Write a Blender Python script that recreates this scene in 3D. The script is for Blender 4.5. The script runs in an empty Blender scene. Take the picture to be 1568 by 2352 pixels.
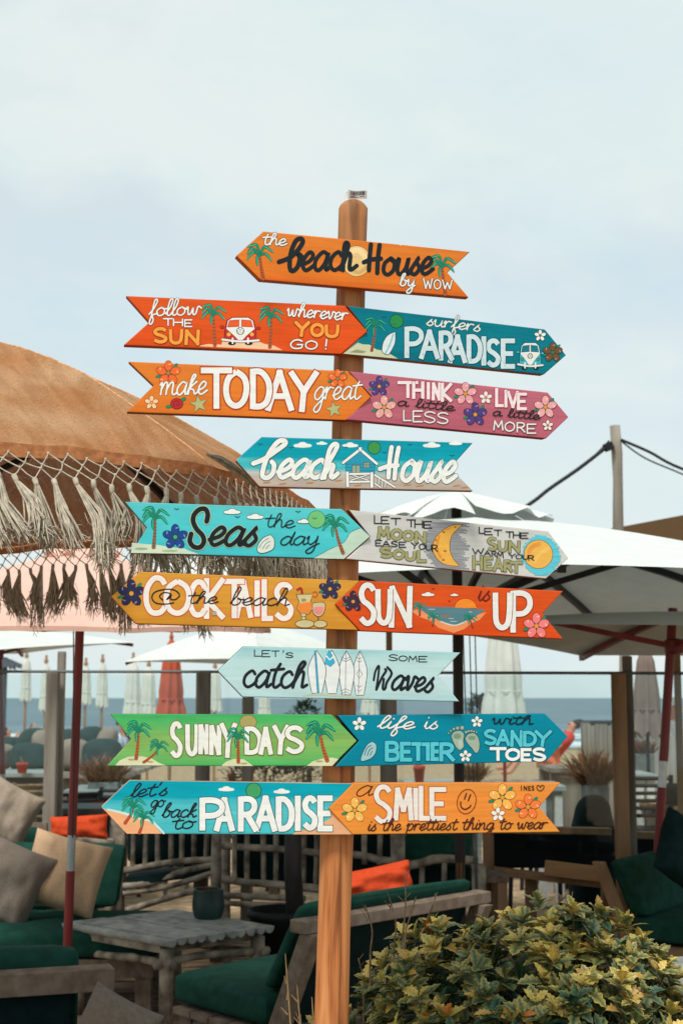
import bpy, bmesh, math, random
from mathutils import Vector, Matrix, Euler, noise
random.seed(7)
R = math.radians
sc = bpy.context.scene
col = sc.collection

# ------------------------------------------------------------------ camera
PITCH = math.atan((1603 - 1176) / 3266.7)
CAMH = 1.6
cd = bpy.data.cameras.new('camera')
cam = bpy.data.objects.new('camera', cd)
col.objects.link(cam)
cam.location = (0, 0, CAMH)
cam.rotation_euler = (R(90) + PITCH, 0, 0)
cd.sensor_fit = 'VERTICAL'
cd.sensor_height = 36.0
cd.lens = 50.0
cd.clip_start = 0.05
cd.clip_end = 60000
cd.dof.use_dof = True
cd.dof.focus_distance = 3.42
cd.dof.aperture_fstop = 7.0
sc.camera = cam

# ------------------------------------------------------------------ sky, sun
SUN_EL, SUN_AZ = R(56), R(203)          # azimuth from +Y, clockwise (behind the camera, to the left)
w = bpy.data.worlds.new("World")
sc.world = w
w.use_nodes = True
nt = w.node_tree
nt.nodes.clear()
N = nt.nodes.new
L = nt.links.new
wo = N('ShaderNodeOutputWorld')
sky = N('ShaderNodeTexSky')
sky.sky_type = 'NISHITA'
sky.sun_disc = False
sky.sun_elevation = SUN_EL
sky.sun_rotation = SUN_AZ
sky.air_density = 1.0
sky.dust_density = 1.5
b1 = N('ShaderNodeBackground')
b1.inputs[1].default_value = 0.13
L(sky.outputs[0], b1.inputs[0])
tc = N('ShaderNodeTexCoord')
mp = N('ShaderNodeMapping')
mp.inputs['Scale'].default_value = (1.0, 1.0, 2.2)
mp.inputs['Location'].default_value = (1.35, 0.6, 2.4)
L(tc.outputs['Generated'], mp.inputs[0])
n1 = N('ShaderNodeTexNoise')
n1.inputs['Scale'].default_value = 5.5
n1.inputs['Detail'].default_value = 5
n1.inputs['Roughness'].default_value = 0.6
n1.inputs['Distortion'].default_value = 0.35
L(mp.outputs[0], n1.inputs['Vector'])
cr1 = N('ShaderNodeValToRGB')
cr1.color_ramp.elements[0].position = 0.33
cr1.color_ramp.elements[0].color = (0.575, 0.680, 0.700, 1)
cr1.color_ramp.elements[1].position = 0.64
cr1.color_ramp.elements[1].color = (0.65, 0.712, 0.70, 1)
L(n1.outputs[0], cr1.inputs[0])
b2 = N('ShaderNodeBackground')
b2.inputs[1].default_value = 1.0
L(cr1.outputs[0], b2.inputs[0])
n2 = N('ShaderNodeTexNoise')
n2.inputs['Scale'].default_value = 4.0
n2.inputs['Detail'].default_value = 5
mp2 = N('ShaderNodeMapping')
mp2.inputs['Location'].default_value = (3.1, 0.7, 1.9)
mp2.inputs['Scale'].default_value = (1, 1, 1.8)
L(tc.outputs['Generated'], mp2.inputs[0])
L(mp2.outputs[0], n2.inputs['Vector'])
cr2 = N('ShaderNodeValToRGB')
cr2.color_ramp.elements[0].position = 0.36
cr2.color_ramp.elements[0].color = (0.80, 0.80, 0.80, 1)
cr2.color_ramp.elements[1].position = 0.50
cr2.color_ramp.elements[1].color = (0.97, 0.97, 0.97, 1)
L(n2.outputs[0], cr2.inputs[0])
mx = N('ShaderNodeMixShader')
L(cr2.outputs[0], mx.inputs[0])
L(b1.outputs[0], mx.inputs[1])
L(b2.outputs[0], mx.inputs[2])
L(mx.outputs[0], wo.inputs[0])

sd = bpy.data.lights.new('sun', 'SUN')
sd.energy = 2.6
sd.angle = R(15)
sd.color = (1.0, 0.95, 0.88)
sun = bpy.data.objects.new('sun', sd)
col.objects.link(sun)
sdir = Vector((math.sin(SUN_AZ) * math.cos(SUN_EL), math.cos(SUN_AZ) * math.cos(SUN_EL), math.sin(SUN_EL)))
sun.rotation_euler = (-sdir).to_track_quat('-Z', 'Y').to_euler()
sun.location = sdir * 30

sc.view_settings.view_transform = 'Standard'
sc.view_settings.look = 'None'
sc.view_settings.gamma = 1.0
sc.view_settings.exposure = 0.30

# ------------------------------------------------------------------ pixel -> world (photo shown 1568 x 2352)
FP = 3266.7
_F = Vector((0, math.cos(PITCH), math.sin(PITCH)))
_U = Vector((0, -math.sin(PITCH), math.cos(PITCH)))
EYE = Vector((0, 0, CAMH))

def ray(x, y):
    return _F + Vector((1, 0, 0)) * ((x - 784) / FP) + _U * ((1176 - y) / FP)

def W(x, y, Y):
    d = ray(x, y)
    return EYE + d * (Y / d.y)

def G(x, y, z=0.0):
    d = ray(x, y)
    return EYE + d * ((z - CAMH) / d.z)

def px(n, Y):
    return n * Y / FP

# ------------------------------------------------------------------ materials
def lin(c):
    o = []
    for v in c[:3]:
        v = v / 255.0
        o.append(v / 12.92 if v <= 0.04045 else ((v + 0.055) / 1.055) ** 2.4)
    return o

_mc = {}

def M(name, c, rough=0.65, var=0.15, scale=30, stretch=(1, 1, 1), bump=0.15, spec=0.3, transl=0.0, metal=0.0, c2=None, det=5, ctr=(0.35, 0.65), glow=0):
    if name in _mc:
        return _mc[name]
    m = bpy.data.materials.new(name)
    m.use_nodes = True
    t = m.node_tree
    bs = t.nodes['Principled BSDF']
    base = lin(c)
    a = [max(0, v * (1 - var)) for v in base]
    b = lin(c2) if c2 else [min(1, v * (1 + var)) for v in base]
    tcn = t.nodes.new('ShaderNodeTexCoord')
    mpn = t.nodes.new('ShaderNodeMapping')
    mpn.inputs['Scale'].default_value = stretch
    t.links.new(tcn.outputs['Object'], mpn.inputs[0])
    nn = t.nodes.new('ShaderNodeTexNoise')
    nn.inputs['Scale'].default_value = scale
    nn.inputs['Detail'].default_value = det
    t.links.new(mpn.outputs[0], nn.inputs['Vector'])
    rr = t.nodes.new('ShaderNodeValToRGB')
    rr.color_ramp.elements[0].position = ctr[0]
    rr.color_ramp.elements[1].position = ctr[1]
    rr.color_ramp.elements[0].color = (*a, 1)
    rr.color_ramp.elements[1].color = (*b, 1)
    t.links.new(nn.outputs[0], rr.inputs[0])
    t.links.new(rr.outputs[0], bs.inputs['Base Color'])
    bs.inputs['Roughness'].default_value = rough
    bs.inputs['Specular IOR Level'].default_value = spec
    bs.inputs['Metallic'].default_value = metal
    if bump:
        bp = t.nodes.new('ShaderNodeBump')
        bp.inputs['Strength'].default_value = bump
        bp.inputs['Distance'].default_value = 0.01
        t.links.new(nn.outputs[0], bp.inputs['Height'])
        t.links.new(bp.outputs[0], bs.inputs['Normal'])
    if transl:
        tr = t.nodes.new('ShaderNodeBsdfTranslucent')
        t.links.new(rr.outputs[0], tr.inputs[0])
        ms = t.nodes.new('ShaderNodeMixShader')
        ms.inputs[0].default_value = transl
        t.links.new(bs.outputs[0], ms.inputs[1])
        t.links.new(tr.outputs[0], ms.inputs[2])
        t.links.new(ms.outputs[0], t.nodes['Material Output'].inputs[0])
    _mc[name] = m
    return m

# ------------------------------------------------------------------ mesh builder
class MB:
    def __init__(s):
        s.v = []; s.f = []; s.m = []; s.mi = 0
    def add(s, vs, fs, mi=None):
        o = len(s.v)
        s.v += [Vector(p) for p in vs]
        for f in fs:
            s.f.append([i + o for i in f])
            s.m.append(s.mi if mi is None else mi)
    def box(s, c, size, rot=None, mi=None):
        rot = rot or Matrix.Identity(3)
        hx, hy, hz = size[0] / 2, size[1] / 2, size[2] / 2
        vs = [Vector(c) + rot @ Vector((x * hx, y * hy, z * hz)) for x in (-1, 1) for y in (-1, 1) for z in (-1, 1)]
        s.add(vs, [(0, 1, 3, 2), (4, 6, 7, 5), (0, 4, 5, 1), (2, 3, 7, 6), (0, 2, 6, 4), (1, 5, 7, 3)], mi)
    def beam(s, p0, p1, wd, ht, up=(0, 0, 1), mi=None):
        p0 = Vector(p0); p1 = Vector(p1)
        d = (p1 - p0); ln = d.length; d.normalize()
        sd_ = d.cross(Vector(up)).normalized()
        u = sd_.cross(d).normalized()
        s.box((p0 + p1) / 2, (ln, wd, ht), Matrix((d, sd_, u)).transposed(), mi)
    def tube(s, pts, r, n=8, mi=None, cap=True):
        pts = [Vector(p) for p in pts]
        rs = r if isinstance(r, (list, tuple)) else [r] * len(pts)
        vs = []; fs = []
        prev = None
        for i, p in enumerate(pts):
            d = pts[min(i + 1, len(pts) - 1)] - pts[max(i - 1, 0)]
            if d.length < 1e-9: d = Vector((0, 0, 1))
            d.normalize()
            if prev is None:
                a = d.cross(Vector((0, 0, 1)) if abs(d.z) < 0.9 else Vector((1, 0, 0))).normalized()
            else:
                a = (prev - d * prev.dot(d)).normalized()
            prev = a
            b = d.cross(a)
            for k in range(n):
                t = 2 * math.pi * k / n
                vs.append(p + (a * math.cos(t) + b * math.sin(t)) * rs[i])
        for i in range(len(pts) - 1):
            for k in range(n):
                k2 = (k + 1) % n
                fs.append((i * n + k, i * n + k2, (i + 1) * n + k2, (i + 1) * n + k))
        if cap:
            fs.append(tuple(range(n - 1, -1, -1)))
            o = (len(pts) - 1) * n
            fs.append(tuple(range(o, o + n)))
        s.add(vs, fs, mi)
    def lathe(s, prof, c, n=24, mi=None):
        c = Vector(c); vs = []; fs = []
        for (r, z) in prof:
            for k in range(n):
                t = 2 * math.pi * k / n
                vs.append(c + Vector((r * math.cos(t), r * math.sin(t), z)))
        for i in range(len(prof) - 1):
            for k in range(n):
                k2 = (k + 1) % n
                fs.append((i * n + k, i * n + k2, (i + 1) * n + k2, (i + 1) * n + k))
        s.add(vs, fs, mi)
    def grid(s, fn, nu, nv, mi=None):
        vs = [fn(i / nu, j / nv) for j in range(nv + 1) for i in range(nu + 1)]
        fs = [(j * (nu + 1) + i, j * (nu + 1) + i + 1, (j + 1) * (nu + 1) + i + 1, (j + 1) * (nu + 1) + i) for j in range(nv) for i in range(nu)]
        s.add(vs, fs, mi)
    def build(s, name, mats, parent=None, smooth=False, bevel=0, loc=None, seg=2):
        me = bpy.data.meshes.new(name)
        off = Vector(loc) if loc is not None else (parent_world(parent) if parent else Vector((0, 0, 0)))
        me.from_pydata([tuple(p - off) for p in s.v], [], s.f)
        if not isinstance(mats, (list, tuple)): mats = [mats]
        for m in mats: me.materials.append(m)
        me.polygons.foreach_set('material_index', s.m)
        if smooth: me.polygons.foreach_set('use_smooth', [True] * len(s.f))
        me.update()
        o = bpy.data.objects.new(name, me)
        col.objects.link(o)
        if parent:
            o.parent = parent
            if loc is not None: o.location = off - parent_world(parent)
        elif loc is not None:
            o.location = off
        if bevel:
            bm = o.modifiers.new('bevel', 'BEVEL'); bm.width = bevel; bm.segments = seg; bm.limit_method = 'ANGLE'
        return o

def parent_world(p):
    l = p.location.copy()
    while p.parent:
        p = p.parent; l = l + p.location
    return l

def tag(o, label=None, cat=None, group=None, kind=None):
    if label: o['label'] = label
    if cat: o['category'] = cat
    if group: o['group'] = group
    if kind: o['kind'] = kind
    return o

def thing(name, label, cat, loc=(0, 0, 0), group=None):
    o = bpy.data.objects.new(name, None)
    o.empty_display_size = 0.1
    col.objects.link(o)
    o.location = loc
    return tag(o, label, cat, group)

def copy_tree(o, parent=None, label=None, loc=None, rz=None):
    c = o.copy(); col.objects.link(c)
    if parent: c.parent = parent
    if label: c['label'] = label
    if loc is not None: c.location = loc
    if rz is not None: c.rotation_euler = (c.rotation_euler[0], c.rotation_euler[1], rz)
    for ch in list(o.children): copy_tree(ch, c)
    return c

def crom(pts, n=6):
    if len(pts) < 3:
        a, b = pts; return [tuple(a[k] + (b[k] - a[k]) * i / n for k in range(len(a))) for i in range(n + 1)]
    out = []
    P = [pts[0]] + list(pts) + [pts[-1]]
    for i in range(1, len(P) - 2):
        p0, p1, p2, p3 = P[i - 1], P[i], P[i + 1], P[i + 2]
        for k in range(n):
            t = k / n
            out.append(tuple(0.5 * ((2 * b) + (-a + c) * t + (2 * a - 5 * b + 4 * c - d) * t * t + (-a + 3 * b - 3 * c + d) * t ** 3) for a, b, c, d in zip(p0, p1, p2, p3)))
    out.append(tuple(pts[-1]))
    return out

def jit(a): return random.uniform(-a, a)
# ================================================================== the signpost
POST_Y = 3.40
SIGN_BASE = G(761, 2352, -0.0)
pt_top = W(810.5, 462, POST_Y); pt_bot = W(761, 2352, POST_Y)
lean = (pt_top - pt_bot) / (pt_top.z - pt_bot.z)
sign_root = thing('signpost', 'tall round wooden post carrying fifteen painted arrow boards', 'signpost', pt_bot - lean * pt_bot.z)

def wood_post_mat():
    m = bpy.data.materials.new('pine_post')
    m.use_nodes = True
    t = m.node_tree; bs = t.nodes['Principled BSDF']
    tcn = t.nodes.new('ShaderNodeTexCoord'); mpn = t.nodes.new('ShaderNodeMapping')
    mpn.inputs['Scale'].default_value = (1, 1, 0.055)
    t.links.new(tcn.outputs['Object'], mpn.inputs[0])
    n_ = t.nodes.new('ShaderNodeTexNoise'); n_.inputs['Scale'].default_value = 32; n_.inputs['Detail'].default_value = 6; n_.inputs['Distortion'].default_value = 0.9
    t.links.new(mpn.outputs[0], n_.inputs['Vector'])
    r_ = t.nodes.new('ShaderNodeValToRGB')
    e = r_.color_ramp.elements
    e[0].position = 0.36; e[0].color = (*lin((122, 68, 36)), 1)
    e[1].position = 0.72; e[1].color = (*lin((216, 152, 100)), 1)
    k = e.new(0.47); k.color = (*lin((192, 120, 68)), 1)
    t.links.new(n_.outputs[0], r_.inputs[0])
    # greyer and browner where it has weathered
    n3 = t.nodes.new('ShaderNodeTexNoise'); n3.inputs['Scale'].default_value = 2.2; n3.inputs['Detail'].default_value = 3
    t.links.new(tcn.outputs['Object'], n3.inputs['Vector'])
    mxc = t.nodes.new('ShaderNodeMix'); mxc.data_type = 'RGBA'
    sx = t.nodes.new('ShaderNodeSeparateXYZ'); t.links.new(tcn.outputs['Object'], sx.inputs[0])
    mr = t.nodes.new('ShaderNodeMapRange'); mr.inputs['From Min'].default_value = 1.0; mr.inputs['From Max'].default_value = 2.3
    mr.inputs['To Min'].default_value = 0.0; mr.inputs['To Max'].default_value = 1.0
    t.links.new(sx.outputs[2], mr.inputs[0])
    mm = t.nodes.new('ShaderNodeMath'); mm.operation = 'MULTIPLY'
    t.links.new(mr.outputs[0], mm.inputs[0]); t.links.new(n3.outputs[0], mm.inputs[1])
    t.links.new(mm.outputs[0], mxc.inputs['Factor'])
    t.links.new(r_.outputs[0], mxc.inputs['A'])
    mxc.inputs['B'].default_value = (*lin((132, 100, 66)), 1)
    # knots
    vo = t.nodes.new('ShaderNodeTexVoronoi'); vo.inputs['Scale'].default_value = 4.2
    mp3 = t.nodes.new('ShaderNodeMapping'); mp3.inputs['Scale'].default_value = (1, 1, 0.55)
    t.links.new(tcn.outputs['Object'], mp3.inputs[0]); t.links.new(mp3.outputs[0], vo.inputs['Vector'])
    r4 = t.nodes.new('ShaderNodeValToRGB')
    r4.color_ramp.elements[0].position = 0.085; r4.color_ramp.elements[0].color = (0.35, 0.28, 0.25, 1)
    r4.color_ramp.elements[1].position = 0.16; r4.color_ramp.elements[1].color = (1, 1, 1, 1)
    t.links.new(vo.outputs['Distance'], r4.inputs[0])
    mk = t.nodes.new('ShaderNodeMix'); mk.data_type = 'RGBA'; mk.blend_type = 'MULTIPLY'; mk.inputs['Factor'].default_value = 1
    t.links.new(mxc.outputs['Result'], mk.inputs['A']); t.links.new(r4.outputs[0], mk.inputs['B'])
    t.links.new(mk.outputs['Result'], bs.inputs['Base Color'])
    bs.inputs['Roughness'].default_value = 0.6; bs.inputs['Specular IOR Level'].default_value = 0.25
    bp = t.nodes.new('ShaderNodeBump'); bp.inputs['Strength'].default_value = 0.25; bp.inputs['Distance'].default_value = 0.004
    t.links.new(n_.outputs[0], bp.inputs['Height']); t.links.new(bp.outputs[0], bs.inputs['Normal'])
    return m

mb = MB()
zt = pt_top.z
prof = []
nseg = 90
vs = []; nn_ = 40
zs = [pt_bot.z * 0 - 0.3 + (zt + 0.3 - 0.02) * i / nseg for i in range(nseg + 1)]
rings = [(z_, 0) for z_ in zs] + [(zt - 0.012, 0.0045), (zt - 0.004, 0.0125), (zt, 0.021)]
for (z_, ins) in rings:
    c_ = pt_bot + lean * (z_ - pt_bot.z)
    r0 = 0.0392 - (0.0392 - 0.0360) * (z_ - 0.8) / 2.0 - ins
    for k in range(nn_):
        a_ = 2 * math.pi * k / nn_
        wob = 0 if ins else 0.0013 * noise.noise(Vector((math.cos(a_) * 1.5, math.sin(a_) * 1.5, z_ * 3.0))) * 2
        # a check along the grain on the right of the face
        if not ins and abs(a_ - R(302)) < R(5): wob -= 0.0035 * max(0, min(1, (noise.noise(Vector((4, 1, z_ * 1.3))) + 0.35) * 3))
        vs.append(c_ + Vector((math.cos(a_), math.sin(a_), 0)) * (r0 + wob))
fs = []
for i in range(len(rings) - 1):
    for k in range(nn_):
        k2 = (k + 1) % nn_
        fs.append((i * nn_ + k, i * nn_ + k2, (i + 1) * nn_ + k2, (i + 1) * nn_ + k))
fs.append(tuple(range((len(rings) - 1) * nn_, len(rings) * nn_)))
mb.add(vs, fs)
post = mb.build('post', wood_post_mat(), sign_root, smooth=True)

# price ticket stapled to the post top
mb = MB()
cx0 = pt_top + Vector((0.0, -0.012, 0))
def tick(u, v):
    return cx0 + Vector((-0.012 + 0.046 * u + 0.012 * v * 0, 0.004 * math.sin(u * 5) - 0.01 * v, 0.0005 + 0.021 * v - 0.004 * u * v))
mb.grid(tick, 8, 4)
mb.add([cx0 + Vector(p) for p in ((-0.012, -0.001, 0.001), (-0.024, -0.003, 0.002), (-0.018, -0.004, 0.017), (-0.01, -0.009, 0.019))], [(0, 1, 2, 3)])
TW = M('ticket_paper', (232, 234, 236), rough=0.5, var=0.03, bump=0)
TB = M('ticket_ink', (30, 32, 34), rough=0.6, var=0.05, bump=0)
u = 0.12
random.seed(3)
while u < 0.88:
    wd = random.choice((0.02, 0.03, 0.045))
    q = [tick(u, 0.45), tick(u + wd, 0.45), tick(u + wd, 0.9), tick(u, 0.9)]
    mb.add([p + Vector((0, -0.0006, 0.0002)) for p in q], [(0, 1, 2, 3)], 1)
    u += wd + random.choice((0.02, 0.03))
for (v0, u0, u1) in ((0.3, 0.1, 0.4), (0.18, 0.1, 0.55), (0.25, 0.6, 0.85)):
    q = [tick(u0, v0), tick(u1, v0), tick(u1, v0 + 0.06), tick(u0, v0 + 0.06)]
    mb.add([p + Vector((0, -0.0006, 0.0002)) for p in q], [(0, 1, 2, 3)], 1)
tag(mb.build('price_ticket', [TW, TB], sign_root), 'small white ticket with a barcode on the post top')

# ------------------------------------------------------------------ board painting kit
def pmat(c, key=None, rough=0.55):
    return M('paint_%d_%d_%d' % tuple(c), c, rough=rough, var=0.05, scale=90, stretch=(0.25, 1, 1), bump=0.06, spec=0.25)

def board_mat(name, stops, wav=0.0, streak=0.10):
    streak *= 1.7
    m = bpy.data.materials.new(name); m.use_nodes = True
    t = m.node_tree; bs = t.nodes['Principled BSDF']
    tcn = t.nodes.new('ShaderNodeTexCoord')
    sx = t.nodes.new('ShaderNodeSeparateXYZ'); t.links.new(tcn.outputs['Object'], sx.inputs[0])
    mpn = t.nodes.new('ShaderNodeMapping'); mpn.inputs['Scale'].default_value = (0.05, 1, 1)
    t.links.new(tcn.outputs['Object'], mpn.inputs[0])
    n_ = t.nodes.new('ShaderNodeTexNoise'); n_.inputs['Scale'].default_value = 130; n_.inputs['Detail'].default_value = 5
    t.links.new(mpn.outputs[0], n_.inputs['Vector'])
    nw = t.nodes.new('ShaderNodeTexNoise'); nw.inputs['Scale'].default_value = 14; nw.inputs['Detail'].default_value = 3
    mp4 = t.nodes.new('ShaderNodeMapping'); mp4.inputs['Scale'].default_value = (0.6, 1, 2)
    t.links.new(tcn.outputs['Object'], mp4.inputs[0]); t.links.new(mp4.outputs[0], nw.inputs['Vector'])
    # v: 0 at the top edge, 1 at the bottom edge
    mr = t.nodes.new('ShaderNodeMapRange'); mr.inputs['From Min'].default_value = 0.06; mr.inputs['From Max'].default_value = -0.06
    mr.clamp = False
    t.links.new(sx.outputs[2], mr.inputs[0])
    ad = t.nodes.new('ShaderNodeMath'); ad.operation = 'MULTIPLY_ADD'
    t.links.new(nw.outputs[0], ad.inputs[0]); ad.inputs[1].default_value = wav; 
    sb = t.nodes.new('ShaderNodeMath'); sb.operation = 'SUBTRACT'; t.links.new(mr.outputs[0], sb.inputs[0]); sb.inputs[1].default_value = wav * 0.5
    t.links.new(sb.outputs[0], ad.inputs[2])
    r_ = t.nodes.new('ShaderNodeValToRGB'); e = r_.color_ramp.elements
    if len(stops) == 1: stops = [(0, stops[0][1]), (1, stops[0][1])]
    e[0].position = stops[0][0]; e[0].color = (*lin(stops[0][1]), 1)
    e[1].position = stops[-1][0]; e[1].color = (*lin(stops[-1][1]), 1)
    for p_, c_ in stops[1:-1]:
        k = e.new(p_); k.color = (*lin(c_), 1)
    t.links.new(ad.outputs[0], r_.inputs[0])
    g = t.nodes.new('ShaderNodeValToRGB')
    g.color_ramp.elements[0].position = 0.3; g.color_ramp.elements[0].color = (1 - streak, 1 - streak, 1 - streak, 1)
    g.color_ramp.elements[1].position = 0.68; g.color_ramp.elements[1].color = (1, 1, 1, 1)
    t.links.new(n_.outputs[0], g.inputs[0])
    mk = t.nodes.new('ShaderNodeMix'); mk.data_type = 'RGBA'; mk.blend_type = 'MULTIPLY'; mk.inputs['Factor'].default_value = 1
    t.links.new(r_.outputs[0], mk.inputs['A']); t.links.new(g.outputs[0], mk.inputs['B'])
    # broad uneven brushing
    g2 = t.nodes.new('ShaderNodeValToRGB')
    g2.color_ramp.elements[0].position = 0.3; g2.color_ramp.elements[0].color = (0.88, 0.88, 0.88, 1)
    g2.color_ramp.elements[1].position = 0.6; g2.color_ramp.elements[1].color = (1, 1, 1, 1)
    t.links.new(nw.outputs[0], g2.inputs[0])
    mk2 = t.nodes.new('ShaderNodeMix'); mk2.data_type = 'RGBA'; mk2.blend_type = 'MULTIPLY'; mk2.inputs['Factor'].default_value = 1
    t.links.new(mk.outputs['Result'], mk2.inputs['A']); t.links.new(g2.outputs[0], mk2.inputs['B'])
    t.links.new(mk2.outputs['Result'], bs.inputs['Base Color'])
    bs.inputs['Roughness'].default_value = 0.5; bs.inputs['Specular IOR Level'].default_value = 0.12
    bp = t.nodes.new('ShaderNodeBump'); bp.inputs['Strength'].default_value = 0.12; bp.inputs['Distance'].default_value = 0.003
    t.links.new(n_.outputs[0], bp.inputs['Height']); t.links.new(bp.outputs[0], bs.inputs['Normal'])
    return m

def S(*p): return ('s', list(p))
CAP = {
 'A': [[(0, 1), (.5, 0), (1, 1)], [(.2, .66), (.8, .66)]],
 'B': [[(0, 0), (0, 1)], S((0, 0), (.6, 0), (.85, .13), (.85, .35), (.55, .48), (0, .48)), S((.5, .48), (.9, .58), (1, .76), (.85, .95), (.5, 1), (0, 1))],
 'C': [S((.95, .18), (.75, .02), (.4, .02), (.08, .3), (.05, .7), (.3, .97), (.7, .98), (.95, .82))],
 'D': [[(0, 0), (0, 1)], S((0, 0), (.5, .02), (.9, .25), (1, .55), (.85, .85), (.5, .99), (0, 1))],
 'E': [[(0, 0), (0, 1)], [(0, 0), (1, 0)], [(0, .5), (.8, .5)], [(0, 1), (1, 1)]],
 'G': [S((.95, .15), (.6, 0), (.2, .15), (0, .55), (.15, .9), (.5, 1), (.9, .9), (.95, .58)), [(.55, .55), (1, .55)]],
 'H': [[(0, 0), (0, 1)], [(1, 0), (1, 1)], [(0, .5), (1, .5)]],
 'I': [[(.5, 0), (.5, 1)]],
 'K': [[(0, 0), (0, 1)], [(1, 0), (.05, .55), (1, 1)]],
 'L': [[(0, 0), (0, 1), (1, 1)]],
 'M': [[(0, 1), (.12, 0), (.5, .7), (.88, 0), (1, 1)]],
 'N': [[(0, 1), (.05, 0), (.95, 1), (1, 0)]],
 'O': [S((.5, 0), (.12, .2), (0, .55), (.15, .88), (.5, 1), (.85, .85), (1, .5), (.88, .18), (.5, 0))],
 'P': [[(.08, 0), (.08, 1)], S((.08, 0), (.6, 0), (.95, .12), (.98, .36), (.65, .54), (.08, .56))],
 'R': [[(.05, 0), (.05, 1)], S((.05, 0), (.6, 0), (.9, .12), (.9, .34), (.6, .5), (.05, .52)), [(.45, .52), (1, 1)]],
 'S': [S((.95, .14), (.7, .01), (.3, .02), (.06, .2), (.2, .4), (.6, .52), (.95, .7), (.85, .92), (.45, 1), (.02, .86))],
 'T': [[(0, 0), (1, 0)], [(.5, 0), (.5, 1)]],
 'U': [S((0, 0), (.01, .45), (.08, .85), (.45, 1), (.85, .88), (.98, .5), (1, 0))],
 'V': [[(0, 0), (.5, 1), (1, 0)]],
 'W': [[(0, 0), (.25, 1), (.5, .25), (.75, 1), (1, 0)]],
 'Y': [[(0, 0), (.5, .5), (1, 0)], [(.5, .45), (.42, 1)]],
 '!': [[(.6, 0), (.45, .68)], [(.4, .95), (.42, 1)]],
 "'": [[(.5, 0), (.3, 1)]],
}
# handwriting: x in units of x-height, y up from the baseline; (advance, strokes)
LOW = {
 'a': (1.05, [[(.85, .85), (.5, 1.0), (.1, .6), (.1, .15), (.4, 0), (.75, .4), (.88, .95), (.82, .3), (.9, .02), (1.15, .2)]]),
 'b': (.95, [[(0, .25), (.35, 1.2), (.5, 1.95), (.3, 2.05), (.15, 1.4), (.12, .3), (.35, 0), (.7, .2), (.75, .7), (.5, .9), (.6, .75), (1.0, .75)]]),
 'c': (.85, [[(.75, .8), (.5, 1.0), (.12, .7), (.1, .25), (.4, 0), (.75, .15), (.95, .4)]]),
 'd': (1.05, [[(.8, .85), (.5, 1.0), (.1, .6), (.1, .15), (.4, 0), (.75, .4), (1.0, 1.9), (.85, .4), (.92, .02), (1.15, .2)]]),
 'e': (.85, [[(.0, .3), (.5, .5), (.7, .8), (.45, 1.0), (.12, .65), (.12, .2), (.4, 0), (.9, .3)]]),
 'f': (.7, [[(0, .2), (.4, .9), (.65, 1.75), (.5, 2.0), (.35, 1.6), (.25, 0), (.15, -.8), (.35, -1.0), (.5, -.5), (.35, .05), (.85, .3)]]),
 'g': (1.0, [[(.85, .85), (.5, 1.0), (.1, .6), (.1, .15), (.4, 0), (.75, .4), (.88, .95), (.75, -.6), (.4, -1.0), (.15, -.75), (.5, -.3), (1.05, .2)]]),
 'h': (1.0, [[(0, .2), (.4, 1.1), (.55, 1.85), (.35, 2.0), (.2, 1.3), (.1, .02)], [(.12, .3), (.4, .95), (.65, .95), (.7, .4), (.75, .05), (1.05, .2)]]),
 'i': (.5, [[(.1, .3), (.25, .98), (.18, .3), (.3, .02), (.6, .25)], [(.3, 1.45), (.32, 1.5)]]),
 'k': (.95, [[(0, .2), (.35, 1.1), (.5, 1.85), (.3, 2.0), (.2, 1.3), (.1, .02)], [(.75, 1.0), (.2, .5), (.55, .35), (.7, .03), (1.0, .2)]]),
 'l': (.55, [[(0, .2), (.4, 1.0), (.55, 1.8), (.35, 2.0), (.2, 1.3), (.18, .25), (.35, 0), (.65, .25)]]),
 'm': (1.6, [[(0, .8), (.15, .98), (.15, .05)], [(.15, .4), (.4, .95), (.65, .9), (.65, .05)], [(.65, .4), (.95, .95), (1.2, .9), (1.22, .2), (1.4, .02), (1.7, .2)]]),
 'n': (1.1, [[(0, .8), (.15, .98), (.15, .05)], [(.15, .4), (.5, .98), (.75, .85), (.75, .2), (.9, .02), (1.2, .2)]]),
 'o': (.95, [[(.5, 1.0), (.1, .7), (.1, .2), (.45, 0), (.8, .3), (.75, .8), (.45, 1.0), (.7, .8), (1.05, .85)]]),
 'p': (1.0, [[(0, .7), (.2, 1.0), (.12, -.9)], [(.15, .5), (.5, 1.0), (.85, .8), (.8, .25), (.45, 0), (.15, .15)]]),
 'r': (.8, [[(0, .6), (.15, 1.0), (.12, .05)], [(.15, .5), (.4, .95), (.75, .9)]]),
 's': (.75, [[(.0, .2), (.5, 1.0), (.4, .75), (.65, .35), (.4, 0), (.1, .08)]]),
 't': (.7, [[(.4, 1.75), (.25, .9), (.25, .2), (.45, 0), (.8, .25)], [(-.1, 1.1), (.75, 1.25)]]),
 'u': (1.05, [[(0, .7), (.15, .98), (.12, .3), (.35, 0), (.7, .35), (.82, .98), (.78, .3), (.9, .02), (1.15, .2)]]),
 'v': (.9, [[(0, .75), (.15, 1.0), (.35, .05), (.6, .5), (.65, 1.0), (1.0, .85)]]),
 'w': (1.4, [[(0, .7), (.12, 1.0), (.25, .1), (.5, .2), (.65, .85), (.75, .1), (1.0, .15), (1.15, 1.0), (1.5, .8)]]),
 'y': (1.0, [[(0, .7), (.15, 1.0), (.15, .3), (.4, .05), (.75, .5), (.85, 1.0), (.7, -.6), (.35, -1.0), (.1, -.75), (.5, -.25), (1.05, .15)]]),
 "'": (.35, [[(.2, 2.0), (.12, 1.5)]]),
 ' ': (.75, []),
}
INK = (20, 30, 34)
WHT = (232, 234, 230)
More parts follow.
